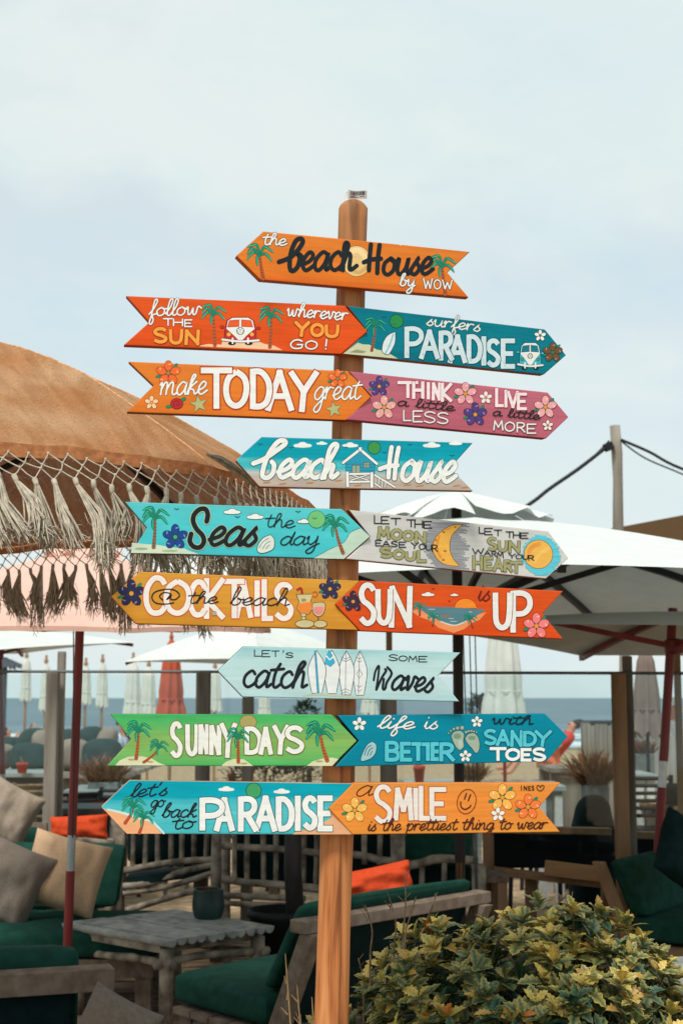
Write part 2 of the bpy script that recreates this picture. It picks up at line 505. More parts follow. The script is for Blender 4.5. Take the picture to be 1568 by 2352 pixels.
GRN = (20, 138, 104); DGRN = (8, 66, 58)

class Board:
    """A plank with its painting traced in the pixel frame of one enlargement of the photograph (x0, y0, width)."""
    def __init__(s, frame, outline, yaw, base, edge, label, wav=0.0, streak=0.1, thick=0.022, anchor=820):
        s.x0, s.y0, fw = frame; s.k = 1568 / fw
        s.yaw = R(yaw); s.th = thick
        ax, ay = anchor, sum(p[1] for p in outline) / len(outline)
        ayD = (s.y0 + ay / s.k) / 1.74171
        cz = pt_bot + lean * (W(ax, ayD, POST_Y).z - pt_bot.z)
        yf = cz.y - 0.0368 - thick - 0.0003
        s.O = W(ax, ayD, yf)
        s.X = Vector((math.cos(s.yaw), math.sin(s.yaw), 0)); s.Nn = Vector((math.sin(s.yaw), -math.cos(s.yaw), 0))
        s.pieces = {'lettering': [], 'painting': []}
        s.i = 0; s.layer = 'painting'; s.outline = outline; s.label = label
        pl = [s.loc(*p) for p in outline]
        zc = (min(p[1] for p in pl) + max(p[1] for p in pl)) / 2
        s.O = s.O + Vector((0, 0, zc))
        pl = [s.loc(*p) for p in outline]
        me = bpy.data.meshes.new('arrow_board')
        n = len(pl)
        vs = [(p[0], 0, p[1]) for p in pl] + [(p[0], thick, p[1]) for p in pl]
        fs = [tuple(range(n)), tuple(range(2 * n - 1, n - 1, -1))] + [(k, k + n, (k + 1) % n + n, (k + 1) % n) for k in range(n)]
        me.from_pydata(vs, [], fs)
        bmm = bmesh.new(); bmm.from_mesh(me); bmesh.ops.recalc_face_normals(bmm, faces=bmm.faces)
        bmesh.ops.bevel(bmm, geom=[e for e in bmm.edges], offset=0.0020, segments=2, affect='EDGES', profile=0.5)
        bmm.to_mesh(me); bmm.free()
        nm = 'board_' + str(len(bpy.data.materials))
        me.materials.append(board_mat(nm, base, wav, streak)); me.materials.append(M('edge_%d_%d_%d' % edge, edge, rough=.6, var=.25, scale=40, stretch=(.1, 1, 1), bump=.1))
        for p in me.polygons:
            p.material_index = 0 if abs(p.normal.y) > .9 else 1
        s.ob = bpy.data.objects.new('arrow_board', me); col.objects.link(s.ob)
        s.ob.parent = sign_root
        s.ob.location = s.O - sign_root.location
        s.ob.rotation_euler = (0, 0, s.yaw)
        s.ob['label'] = label
    def loc(s, x, y):
        d = ray((s.x0 + x / s.k) / 1.74171, (s.y0 + y / s.k) / 1.74171)
        t = (s.O - EYE).dot(s.Nn) / d.dot(s.Nn)
        p = EYE + d * t - s.O
        return (p.dot(s.X), p.z)
    def _add(s, pts2, faces, c):
        base = 0.00012 + s.i * 0.000006; s.i += 1
        n = max(1, len(pts2))
        vs = []
        for k, p in enumerate(pts2):
            q = s.loc(*p); vs.append((q[0], -(base + 0.000003 * k / n), q[1]))
        s.pieces[s.layer].append((vs, faces, c))
    def poly(s, c, pts, smooth=False, out=None, ow=3):
        if smooth: pts = crom(list(pts) + [pts[0]], 5)[:-1]
        s._add(pts, [tuple(range(len(pts)))], c)
        if out: s.stroke(out, ow, list(pts) + [pts[0]], smooth=False)
    def stroke(s, c, wd, pts, smooth=True, taper=0.0, w1=None, cap=True):
        P = crom(pts, 6) if (smooth and len(pts) > 2) else [tuple(p) for p in pts]
        Q = [P[0]]
        for p in P[1:]:
            if math.hypot(p[0] - Q[-1][0], p[1] - Q[-1][1]) > 0.4: Q.append(p)
        if len(Q) < 2: Q.append((Q[0][0] + 1, Q[0][1] + 1))
        P = Q; n = len(P)
        h = wd / 2
        # round ends
        def ext(a, b):
            d = math.hypot(a[0] - b[0], a[1] - b[1]) or 1
            return ((a[0] - b[0]) / d, (a[1] - b[1]) / d)
        pts2 = []; wds = []
        if cap:
            e = ext(P[0], P[1])
            for f_, q in ((.95, .25), (.6, .8)): pts2.append((P[0][0] + e[0] * h * f_, P[0][1] + e[1] * h * f_)); wds.append(h * q)
        for i, p in enumerate(P):
            t = i / (n - 1)
            ww = h if w1 is None else h + (w1 / 2 - h) * t
            if taper: ww *= 1 - taper * abs(2 * t - 1) ** 2
            pts2.append(p); wds.append(ww)
        if cap:
            e = ext(P[-1], P[-2]); hh = wds[-1]
            for f_, q in ((.6, .8), (.95, .25)): pts2.append((P[-1][0] + e[0] * hh * f_, P[-1][1] + e[1] * hh * f_)); wds.append(hh * q)
        vv = []
        m = len(pts2)
        for i in range(m):
            a = pts2[max(i - 1, 0)]; b = pts2[min(i + 1, m - 1)]
            dx, dy = b[0] - a[0], b[1] - a[1]; d = math.hypot(dx, dy) or 1
            nx, ny = -dy / d, dx / d
            vv.append((pts2[i][0] + nx * wds[i], pts2[i][1] + ny * wds[i])); vv.append((pts2[i][0] - nx * wds[i], pts2[i][1] - ny * wds[i]))
        s._add(vv, [(2 * i, 2 * i + 1, 2 * i + 3, 2 * i + 2) for i in range(m - 1)], c)
    def disc(s, c, x, y, rx, ry=None, out=None, ow=3, rot=0, n=28):
        ry = ry or rx; a = math.cos(rot); b = math.sin(rot)
        pts = []
        for k in range(n):
            t = 2 * math.pi * k / n; u, v = rx * math.cos(t), ry * math.sin(t)
            pts.append((x + u * a - v * b, y + u * b + v * a))
        s.poly(c, pts, out=out, ow=ow)
    # block capitals: (char, x0, y0, x1, y1)
    def caps(s, cells, wd, c, out=None, ow=5):
        old = s.layer; s.layer = 'lettering'
        h = wd / 2
        for ch, x0, y0, x1, y1 in (reversed(cells) if wd > 35 else cells):
            fat = wd > 18
            wl = wd * (.8 if fat else .9)
            h = wl / 2
            for pas in ((out, wl + (2 if fat else 1.4) * ow), (c, wl)):
                if pas[0] is None: continue
                dx = min(h * .95, (x1 - x0) * .42); dy = min(h * .95, (y1 - y0) * .42)
                for st in CAP[ch]:
                    sm = isinstance(st, tuple)
                    pts = [(x0 + dx + (x1 - x0 - 2 * dx) * u, y0 + dy + (y1 - y0 - 2 * dy) * v) for u, v in (st[1] if sm else st)]
                    if sm: s.stroke(pas[0], pas[1], pts, cap=not fat)
                    elif not fat:
                        for a, b in zip(pts[:-1], pts[1:]): s.stroke(pas[0], pas[1], [a, b], smooth=False)
                    else:
                        for a, b in zip(pts[:-1], pts[1:]):
                            ln = math.hypot(b[0] - a[0], b[1] - a[1]) or 1
                            e = pas[1] / 2 * .9
                            ex, ey = (b[0] - a[0]) / ln * e, (b[1] - a[1]) / ln * e
                            s.stroke(pas[0], pas[1], [(a[0] - ex, a[1] - ey), (b[0] + ex, b[1] + ey)], smooth=False, cap=False)
        s.layer = old
    # handwriting from (x0,y0) to (x1,y1) on its baseline
    def low(s, txt, x0, y0, x1, y1, xh, wd, c, out=None, ow=3, asc=1.0, slant=0.15):
        old = s.layer; s.layer = 'lettering'
        tot = sum(LOW[ch][0] for ch in txt)
        sx = (x1 - x0) / tot; sl = (y1 - y0) / (x1 - x0)
        for pas in ((out, wd + 1.4 * ow), (c, wd)):
            if pas[0] is None: continue
            x = x0
            for ch in txt:
                adv, sts = LOW[ch]
                for st in sts:
                    pts = []
                    for u, v in st:
                        vv = v if v <= 1 else 1 + (v - 1) * asc
                        px_ = x + u * sx + v * xh * slant
                        pts.append((px_, y0 + (px_ - x0) * sl - vv * xh))
                    s.stroke(pas[0], pas[1], pts)
                x += adv * sx
        s.layer = old
    def write(s, wd, c, strokes, out=None, ow=3, taper=0.0):
        old = s.layer; s.layer = 'lettering'
        for pas in ((out, 2 * ow), (c, 0)):
            if pas[0] is None: continue
            for st in strokes: s.stroke(pas[0], wd + pas[1], st, taper=taper)
        s.layer = old
    # pictures
    def palm(s, x, y, sz, tx, ty, trunk=(172, 88, 48), leaf=GRN, dark=DGRN, tw=None, ring=True):
        tw = tw or sz * .26
        mid = ((x + tx) / 2 + (x - tx) * .12, (y + ty) / 2)
        pts = [(x, y), mid, (tx, ty)]
        s.stroke(trunk, tw * .55, pts, w1=tw * 1.15)
        if ring:
            tr = [max(0, v - 60) for v in trunk]
            P = crom(pts, 5)
            for q in P[2:-1]:
                s.stroke(tr, 3.2, [(q[0] - tw * .32, q[1] + 2), (q[0], q[1] + 5), (q[0] + tw * .32, q[1] + 1)])
        fr = [(-.35, -.75, -.95, -.7), (.45, -.55, 1.05, -.25), (-.6, -.12, -1.0, .35), (.55, .02, .92, .45), (-.25, .35, -.2, .85), (-.7, -.45, -.98, -.1)]
        random.seed(int(x * 7 + y))
        for k, (a, b, c_, d) in enumerate(fr[:6]):
            q = [(x, y), (x + a * sz * .75, y + b * sz * .85 - sz * .12), (x + c_ * sz * .9, y + d * sz * .85)]
            s.stroke(dark, sz * .225, q, taper=.5)
            s.stroke(leaf, sz * .17, q, taper=.5)
            q2 = [(p[0] + 1, p[1] - sz * .035) for p in q]
            s.stroke([min(255, int(v * 1.25 + 40)) for v in leaf], sz * .035, q2[1:], smooth=False)
    def flower(s, x, y, r, c, out=(40, 22, 24), ctr=(225, 150, 50), leaf=True, rot=-90, core=True):
        if leaf:
            for a in (rot + 36 + 8, rot + 144, rot + 252):
                t = R(a)
                s.disc(GRN, x + math.cos(t) * r * .82, y + math.sin(t) * r * .82, r * .22, r * .11, out=DGRN, ow=2.2, rot=t, n=14)
        hi = [min(255, int(v * .6 + 110)) for v in c]
        for k in range(5):
            t = R(rot + 72 * k)
            s.disc(c, x + math.cos(t) * r * .58, y + math.sin(t) * r * .58, r * .42, r * .31, out=out, ow=2.8, rot=t, n=18)
            s.disc(hi, x + math.cos(t + .18) * r * .72, y + math.sin(t + .18) * r * .72, r * .14, r * .05, rot=t + 1.3, n=10)
        if core:
            for k in range(5):
                t = R(rot + 36 + 72 * k)
                s.stroke(DGRN, r * .08, [(x, y), (x + math.cos(t) * r * .34, y + math.sin(t) * r * .34)], smooth=False)
        s.disc(ctr, x, y, r * .17, out=DGRN if leaf else out, ow=2, n=14)
    def cloud(s, x, y, w_, out=None):
        for a, b, rx, ry in ((-.3, .02, .22, .1), (.3, .02, .22, .1), (0, -.04, .26, .15), (0, .06, .42, .08)):
            if out: s.disc(out, x + a * w_, y + b * w_, rx * w_ + 3, ry * w_ + 3, n=16)
        for a, b, rx, ry in ((-.3, .02, .22, .1), (.3, .02, .22, .1), (0, -.04, .26, .15), (0, .06, .42, .08)):
            s.disc(WHT, x + a * w_, y + b * w_, rx * w_, ry * w_, n=16)
    def bird(s, x, y, z=14, c=(15, 70, 85)):
        s.stroke(c, 4, [(x - z, y - z * .3), (x - z * .4, y - z * .25), (x, y + z * .2), (x + z * .5, y - z * .3), (x + z, y - z * .2)])
    def star(s, x, y, r, c=(176, 178, 122), out=(90, 70, 40)):
        pts = []
        for k in range(10):
            t = R(-100 + 36 * k); q = r if k % 2 == 0 else r * .42
            pts.append((x + q * math.cos(t), y + q * math.sin(t)))
        s.poly(c, pts, out=out, ow=3)
    def van(s, x0, y0, x1, y1, c, lamp, dark=(60, 20, 25), glass=(235, 90, 35)):
        X = lambda u: x0 + (x1 - x0) * u
        Y = lambda v: y0 + (y1 - y0) * v
        s.disc(c, X(.03), Y(.36), 12, 9, out=dark, ow=3, n=12); s.disc(c, X(.97), Y(.40), 12, 9, out=dark, ow=3, n=12)
        for u in (.28, .72): s.disc((18, 18, 22), X(u), Y(.94), (x1 - x0) * .1, (y1 - y0) * .06, n=14)
        s.poly(c, [(X(.08), Y(.86)), (X(.1), Y(.45)), (X(.16), Y(.12)), (X(.3), Y(.01)), (X(.7), Y(.01)), (X(.84), Y(.12)), (X(.9), Y(.45)), (X(.92), Y(.86))], out=dark, ow=4)
        s.poly(WHT, [(X(.14), Y(.42)), (X(.18), Y(.13)), (X(.3), Y(.03)), (X(.7), Y(.03)), (X(.82), Y(.13)), (X(.87), Y(.42)), (X(.66), Y(.66)), (X(.54), Y(.84)), (X(.46), Y(.84)), (X(.34), Y(.66))])
        s.poly(glass, [(X(.17), Y(.36)), (X(.21), Y(.13)), (X(.47), Y(.1)), (X(.47), Y(.34))], out=dark, ow=3)
        s.poly(glass, [(X(.53), Y(.34)), (X(.53), Y(.1)), (X(.78), Y(.13)), (X(.83), Y(.36))], out=dark, ow=3)
        ex, ey, er = X(.5), Y(.5), (x1 - x0) * .095
        pts = [(ex + er * math.cos(k * math.pi / 8), ey + er * math.sin(k * math.pi / 8)) for k in range(17)]
        s.stroke(dark, 3.5, pts, cap=False)
        s.stroke(dark, 3, [(ex - er * .5, ey - er * .8), (ex, ey - .05 * er), (ex + er * .5, ey - er * .8)], smooth=False)
        s.stroke(dark, 3, [(ex - er * .9, ey - er * .2), (ex - er * .4, ey + er * .8), (ex, ey + er * .1), (ex + er * .4, ey + er * .8), (ex + er * .9, ey - er * .2)], smooth=False)
        for u in (.2, .8): s.disc(lamp, X(u), Y(.62), (x1 - x0) * .06, out=dark, ow=3, n=14)
        s.stroke(dark, 17, [(X(.03), Y(.8)), (X(.5), Y(.87)), (X(.98), Y(.83))]); s.stroke(WHT, 12, [(X(.03), Y(.8)), (X(.5), Y(.87)), (X(.98), Y(.83))])
        for u in (.3, .7): s.stroke(WHT, 11, [(X(u), Y(.76)), (X(u), Y(.93))], smooth=False)
    def done(s):
        me = s.ob.data
        V = [tuple(v.co) for v in me.vertices]; F = [list(p.vertices) for p in me.polygons]; mi = [p.material_index for p in me.polygons]
        mats = []
        for vs, fs, c in s.pieces['painting'] + s.pieces['lettering']:
            o = len(V); V += vs
            key = tuple(int(v) for v in c)
            if key not in mats: mats.append(key)
            for f in fs: F.append([i + o for i in f]); mi.append(mats.index(key) + 2)
        m2 = bpy.data.meshes.new('arrow_board')
        m2.from_pydata(V, [], F)
        for k in me.materials: m2.materials.append(k)
        for k in mats: m2.materials.append(pmat(k))
        m2.polygons.foreach_set('material_index', mi)
        m2.update()
        s.ob.data = m2
        bpy.data.meshes.remove(me)
ORB = (150, 70, 30)
# 1 --- the beach House
B = Board((900, 720, 1050), [(68, 452), (230, 306), (640, 345), (1040, 384), (1047, 391), (1056, 386), (1463, 428), (1328, 553), (1456, 702), (212, 596)], 17, [(0, (236, 134, 52)), (.8, (236, 128, 44)), (1, (226, 106, 36))], (150, 74, 34), 'orange arrow board at the very top reading the beach House by WOW')
B.disc((232, 196, 132), 785, 485, 86, 92, out=(120, 80, 40), ow=3)
B.stroke((246, 216, 160), 30, [(745, 430), (800, 420), (840, 470)]); B.stroke((214, 170, 100), 22, [(740, 530), (800, 552), (845, 520)])
B.palm(208, 450, 84, 228, 588); B.palm(1296, 518, 84, 1314, 680)
B.low('the', 225, 386, 365, 392, 40, 9, WHT, out=INK, ow=4, asc=.75)
B.write(28, INK, [[(322, 490), (390, 462), (440, 412), (464, 368), (450, 350), (420, 368), (392, 440), (386, 520), (402, 544), (432, 520), (446, 470), (436, 440), (470, 470)]])
B.low('eac', 452, 540, 690, 538, 108, 24, INK)
B.write(25, INK, [[(688, 535), (722, 440), (736, 390), (722, 374), (710, 410), (704, 540)], [(706, 500), (730, 440), (748, 452), (742, 520), (752, 536), (786, 512)]])
B.write(27, INK, [[(870, 385), (862, 470), (858, 540)], [(922, 388), (912, 470), (908, 556)], [(828, 492), (870, 476), (930, 470)]])
B.low('ouse', 935, 566, 1232, 562, 98, 24, INK)
B.low('by', 1040, 632, 1130, 636, 42, 9, WHT, out=INK, ow=4, asc=.7)
B.caps([('W', 1180, 585, 1240, 652), ('O', 1243, 592, 1290, 655), ('W', 1294, 595, 1358, 655)], 9, WHT, out=INK, ow=4)
B.done()
# 2 --- follow the sun
B = Board((460, 1150, 1040), [(66, 50), (1385, 109), (1522, 265), (1364, 402), (52, 348), (207, 209)], 9, [(0, (234, 92, 34)), (1, (230, 84, 26))], (140, 62, 32), 'red-orange arrow board reading follow the sun wherever you go with a red van')
B.poly((238, 196, 158), [(500, 354), (560, 341), (640, 345), (652, 320), (850, 318), (900, 340), (960, 352), (1010, 378)])
B.palm(595, 165, 78, 603, 350); B.palm(942, 180, 78, 934, 360)
B.van(640, 178, 872, 348, (196, 34, 38), (250, 168, 70))
B.low('follow', 205, 172, 510, 165, 50, 9, WHT, out=(70, 20, 18), ow=3)
B.caps([('T', 290, 185, 352, 232), ('H', 350, 187, 412, 235), ('E', 418, 192, 468, 240)], 9, WHT, out=(70, 20, 18), ow=3)
B.caps([('S', 228, 240, 320, 338), ('U', 326, 243, 412, 345), ('N', 420, 254, 512, 348)], 25, (240, 158, 58), out=(140, 44, 24), ow=4)
B.low('wherever', 1035, 172, 1400, 200, 46, 9, WHT, out=(70, 20, 18), ow=3, asc=.8)
B.caps([('Y', 1082, 203, 1176, 298), ('O', 1176, 212, 1262, 300), ('U', 1264, 216, 1352, 306)], 25, (240, 158, 58), out=(140, 44, 24), ow=4)
B.caps([('G', 1055, 312, 1135, 373), ('O', 1145, 318, 1222, 376), ('!', 1255, 310, 1290, 376)], 10, WHT, out=(70, 20, 18), ow=3)
B.done()
# 3 --- surfers paradise
TEAL = (10, 128, 142)
B = Board((1360, 1200, 940), [(48, 38), (1365, 195), (1507, 368), (1360, 497), (18, 360), (185, 210)], 22, [(0, (0, 128, 146)), (.6, (0, 134, 152)), (1, (0, 120, 138))], (150, 78, 48), 'teal arrow board reading surfers PARADISE with a blue and white van')
B.poly((206, 210, 172), [(22, 358), (118, 285), (150, 296), (195, 298), (240, 330), (290, 340), (335, 362), (385, 392)])
B.poly((150, 150, 120), [(60, 350), (110, 330), (180, 345), (150, 355)])
B.palm(235, 178, 74, 210, 338, trunk=(150, 92, 62))
B.bird(292, 116); B.disc((34, 142, 72), 375, 142, 45, out=(8, 60, 50), ow=4); B.bird(360, 162, 10)
B.poly((222, 232, 232), [(368, 212), (366, 285), (334, 350), (312, 366), (280, 345), (286, 285), (318, 235)], smooth=True, out=INK, ow=4)
B.stroke((100, 184, 208), 8, [(354, 228), (330, 300), (300, 358)])
B.low('surfers', 575, 168, 935, 212, 44, 9, WHT, out=DGRN, ow=3)
PC = [('P', 420, 178, 555, 388), ('A', 527, 198, 662, 395), ('R', 652, 205, 756, 405), ('A', 718, 230, 845, 422), ('D', 842, 230, 948, 424), ('I', 928, 242, 985, 438), ('S', 968, 258, 1070, 450), ('E', 1070, 258, 1165, 458)]
B.caps(PC, 40, (206, 226, 232), out=(4, 66, 78), ow=5)
for c_, x0_, y0_, x1_, y1_ in PC: B.stroke((170, 206, 220), 7, [(x0_ + 24, y1_ - 40), (x0_ + 30, y1_ - 16)], smooth=False)
B.flower(1332, 238, 40, WHT, ctr=(70, 130, 80), leaf=False, out=INK)
B.van(1178, 283, 1352, 466, (60, 176, 196), (90, 150, 90), dark=(10, 60, 70), glass=(10, 120, 136))
B.flower(1415, 350, 68, (112, 78, 48), ctr=(40, 130, 70), out=(20, 40, 40))
B.done()
# 4 --- make TODAY great
B = Board((480, 1420, 1020), [(52, 40), (1405, 98), (1543, 258), (1395, 402), (42, 352), (207, 188)], 9, [(0, (236, 134, 50)), (1, (230, 124, 42))], (128, 60, 34), 'orange arrow board reading make TODAY great')
B.flower(298, 112, 78, (236, 104, 38), out=(120, 34, 24), ctr=(170, 120, 60))
B.flower(195, 293, 44, (246, 196, 150), out=(110, 50, 30), leaf=False, ctr=(244, 170, 60), core=False)
B.disc(GRN, 388, 275, 20, 10, rot=-.6, out=DGRN, ow=3); B.disc(GRN, 302, 318, 18, 9, rot=-.2, out=DGRN, ow=3)
B.disc((184, 34, 40), 350, 300, 37, 33, out=(90, 10, 20), ow=4)
B.stroke((90, 10, 20), 4, [(335, 320), (330, 295), (350, 282), (366, 296), (358, 312), (346, 306), (350, 298)])
B.star(485, 302, 58); B.star(1315, 335, 54)
B.low('make', 240, 248, 530, 240, 78, 11, WHT, out=(90, 40, 20), ow=3, asc=.55)
B.caps([('T', 497, 78, 690, 332), ('O', 635, 85, 795, 330), ('D', 800, 84, 935, 334), ('A', 895, 92, 1068, 345), ('Y', 1040, 98, 1220, 352)], 45, WHT, out=(176, 44, 26), ow=7)
B.low('great', 1190, 275, 1470, 272, 78, 10, WHT, out=(90, 40, 20), ow=3, asc=.5)
B.flower(1337, 147, 60, (236, 110, 44), out=(120, 34, 24), ctr=(170, 120, 60))
B.done()
# 5 --- think a little less
B = Board((1380, 1460, 920), [(25, 42), (1380, 187), (1522, 355), (1368, 502), (7, 372), (181, 215)], 21, [(0, (204, 114, 132)), (1, (194, 102, 120))], (140, 50, 62), 'dusty pink arrow board reading think a little less, live a little more')
CR = (190, 40, 70)
B.flower(232, 146, 72, (82, 58, 128)); B.flower(265, 290, 84, (234, 168, 160))
B.flower(818, 197, 80, (236, 162, 168)); B.flower(957, 223, 45, (244, 226, 220), leaf=False, core=False, ctr=(236, 140, 50))
B.flower(885, 338, 82, (82, 58, 128)); B.flower(1362, 288, 80, (236, 168, 170)); B.flower(1378, 413, 38, (244, 226, 220), leaf=False, core=False, ctr=(236, 120, 50))
B.caps([('T', 355, 110, 497, 226), ('H', 455, 112, 537, 232), ('I', 538, 118, 592, 235), ('N', 588, 120, 652, 242), ('K', 650, 122, 727, 252)], 27, (240, 228, 230), out=CR, ow=3)
B.low('a little', 352, 276, 742, 316, 34, 8, INK, asc=.8)
B.caps([('L', 393, 305, 452, 384), ('E', 457, 310, 528, 392), ('S', 532, 316, 616, 398), ('S', 622, 322, 704, 404)], 11, (240, 232, 228), out=INK, ow=3)
B.caps([('L', 1020, 158, 1078, 287), ('I', 1070, 170, 1115, 290), ('V', 1100, 178, 1180, 294), ('E', 1168, 190, 1236, 308)], 25, (240, 228, 230), out=CR, ow=3)
B.low('a little', 1002, 345, 1322, 374, 32, 8, INK, asc=.8)
B.caps([('M', 1005, 378, 1076, 448), ('O', 1082, 385, 1155, 456), ('R', 1162, 390, 1225, 462), ('E', 1233, 400, 1300, 470)], 11, (240, 232, 228), out=INK, ow=3)
B.done()
# 6 --- beach House (sea)
B = Board((920, 1720, 1000), [(36, 190), (198, 43), (1522, 80), (1380, 238), (1524, 383), (185, 357)], 9, [(0, (2, 158, 180)), (.40, (6, 166, 186)), (.47, (84, 196, 204)), (.62, (60, 186, 198)), (.70, (196, 206, 200)), (.78, (196, 184, 172)), (1, (190, 174, 160))], (140, 66, 40), 'turquoise sea and sand arrow board reading beach House with a hut', wav=.12)
for x_, w_ in ((455, 110), (575, 66), (753, 96), (1263, 106), (1413, 80)): B.cloud(x_, 96 if w_ > 90 else 84, w_)
for x_, y_ in ((190, 92), (383, 113), (722, 110), (1127, 95), (966, 144), (1390, 163)): B.bird(x_, y_)
for x_, y_ in ((230, 330), (330, 338), (500, 332), (680, 318), (800, 348), (1110, 345), (1190, 350), (1420, 350), (1470, 360)):
    B.disc((186, 130, 84), x_, y_, 26, 5, rot=-.1, n=12)
B.disc((56, 146, 74), 903, 112, 40, out=(10, 70, 60), ow=4)
B.poly((30, 150, 178), [(725, 205), (815, 130), (908, 208), (906, 272), (725, 272)], out=(8, 56, 70), ow=4)
for y_ in (215, 235, 255): B.stroke((12, 110, 138), 3, [(728, y_), (905, y_)], smooth=False)
B.poly((150, 164, 140), [(765, 222), (815, 222), (815, 270), (765, 270)], out=(60, 80, 74), ow=4); B.poly((150, 164, 140), [(838, 203), (873, 203), (873, 237), (838, 237)], out=(60, 80, 74), ow=4)
B.stroke((60, 80, 74), 3, [(855, 205), (855, 236)], smooth=False); B.stroke((60, 80, 74), 3, [(840, 220), (872, 220)], smooth=False); B.stroke((60, 80, 74), 3, [(790, 224), (790, 268)], smooth=False)
for a_, b_ in (((815, 122), (708, 206)), ((815, 122), (920, 212))):
    B.stroke(INK, 22, [a_, b_], smooth=False); B.stroke(WHT, 16, [a_, b_], smooth=False)
B.poly(WHT, [(802, 108), (828, 108), (822, 136), (808, 136)], out=INK, ow=3)
for a_, b_, w_ in (((752, 278), (872, 318), 7), ((752, 318), (872, 278), 7), ((735, 277), (888, 274), 13), ((745, 326), (880, 324), 12), ((735, 262), (737, 358), 18), ((888, 266), (888, 362), 18), ((905, 282), (1035, 360), 11), ((912, 300), (912, 358), 6), ((935, 305), (930, 345), 6), ((955, 318), (950, 360), 6), ((975, 330), (972, 362), 6), ((905, 334), (945, 362), 9)):
    B.stroke(INK, w_ + 5, [a_, b_], smooth=False, cap=False); B.stroke(WHT, w_, [a_, b_], smooth=False, cap=False)
SO = (24, 70, 78)
B.write(30, WHT, [[(146, 210), (215, 182), (290, 130), (345, 88), (340, 68), (305, 72), (262, 120), (225, 190), (205, 260), (206, 292), (235, 300), (268, 270), (276, 220), (262, 200)]], out=SO, ow=4)
B.low('eac', 290, 298, 575, 300, 112, 28, WHT, out=SO, ow=4, slant=.3)
B.write(27, WHT, [[(575, 302), (610, 220), (660, 130), (672, 95), (650, 90), (622, 130), (600, 230), (592, 300)], [(600, 270), (630, 222), (648, 228), (632, 285), (645, 298), (676, 272)]], out=SO, ow=4)
B.write(28, WHT, [[(1012, 108), (1000, 190), (992, 298)], [(1056, 112), (1040, 200), (1030, 305)], [(938, 245), (990, 228), (1050, 222)]], out=SO, ow=4)
B.low('ouse', 1062, 318, 1400, 326, 126, 28, WHT, out=SO, ow=4, slant=.25)
B.done()
# 7 --- Seas the day
B = Board((460, 1980, 1040), [(58, 40), (1370, 85), (1538, 250), (1380, 387), (99, 350), (193, 198)], 9, [(0, (92, 206, 212)), (.5, (78, 204, 212)), (1, (70, 196, 206))], (104, 56, 40), 'aqua arrow board reading Seas the day', streak=.07)
B.poly((204, 218, 194), [(98, 350), (104, 288), (180, 296), (262, 302), (330, 314), (420, 324), (455, 340), (505, 356)])
B.disc((150, 180, 140), 160, 325, 40, 8, n=14); B.disc((160, 186, 140), 330, 338, 50, 7, n=14)
B.poly((186, 210, 192), [(1195, 382), (1290, 330), (1380, 285), (1420, 225), (1478, 200), (1536, 250), (1380, 386)]); B.stroke((10, 92, 92), 3, [(1195, 382), (1290, 330), (1380, 285), (1420, 225), (1478, 200)])
B.palm(245, 142, 86, 234, 316, trunk=(130, 104, 78)); B.palm(1328, 188, 84, 1374, 350, trunk=(150, 96, 64))
B.flower(364, 254, 78, (18, 66, 138), ctr=(70, 170, 110), leaf=False)
B.cloud(707, 102, 98, out=DGRN); B.cloud(845, 132, 98, out=DGRN); B.cloud(1140, 160, 76, out=DGRN)
for x_, y_ in ((372, 87), (738, 135), (1103, 103)): B.bird(x_, y_)
B.disc((112, 190, 118), 1215, 147, 52, out=(20, 110, 90), ow=3); B.bird(1203, 144)
B.poly((218, 224, 214), [(938, 240), (960, 268), (958, 318), (930, 340), (885, 352), (858, 338), (864, 300), (895, 258)], smooth=True, out=(20, 80, 80), ow=4)
for q in ([(870, 320), (890, 285), (925, 262)], [(890, 325), (910, 295), (935, 280)], [(910, 325), (930, 302)]): B.stroke((90, 110, 104), 4, q)
SE = [[(553, 160), (560, 118), (545, 86), (510, 88), (478, 120), (472, 160), (492, 205), (528, 245), (536, 285), (512, 316), (475, 312), (452, 280), (460, 235)]]
B.write(30, (10, 26, 32), SE, out=(190, 196, 150), ow=4)
B.low('eas', 560, 302, 850, 306, 108, 26, (10, 26, 32), out=(190, 196, 150), ow=4, slant=.3)
B.low('the', 905, 192, 1080, 200, 46, 7, INK, asc=.8); B.low('day', 992, 302, 1225, 300, 52, 8, INK, asc=.6, slant=.2)
B.done()
# 8 --- let the moon ...
B = Board((1380, 2020, 920), [(25, 32), (1385, 180), (1522, 362), (1368, 503), (7, 368), (172, 218)], 22, [(0, (212, 213, 210)), (1, (218, 218, 214))], (150, 84, 58), 'white arrow board with a moon and a sun, reading let the moon ease your soul', streak=.05)
random.seed(11)
for k in range(46):
    t = k / 45; y_ = 118 + 305 * t
    xa = 600 - 55 * math.sin(t * 3) + jit(14) + (20 if t > .8 else 0); xb = 842 - 30 * math.sin(t * 9) + jit(18) - (40 if .2 < t < .75 else 0)
    B.stroke((140, 143, 150) if k % 2 else (154, 157, 162), 9, [(xa, y_ + jit(5)), ((xa + xb) / 2, y_ + 4 + jit(4)), (xb, y_ + 8 + jit(6))])
B.poly((238, 180, 78), crom([(802, 133), (730, 138), (655, 180), (606, 240), (597, 310), (630, 372), (690, 410), (782, 418)], 5) + crom([(782, 418), (738, 370), (714, 310), (714, 250), (736, 195), (802, 133)], 5)[1:-1], out=(110, 70, 30), ow=4)
for x_, y_, r_ in ((670, 185, 12), (620, 240, 12), (680, 315, 12), (668, 375, 12), (748, 152, 9)): B.disc((190, 116, 48), x_, y_, r_, r_ * .7, n=12)
B.stroke((226, 150, 60), 16, [(640, 210), (625, 290), (650, 360)]); B.stroke((226, 150, 60), 12, [(690, 170), (720, 155)], smooth=False)
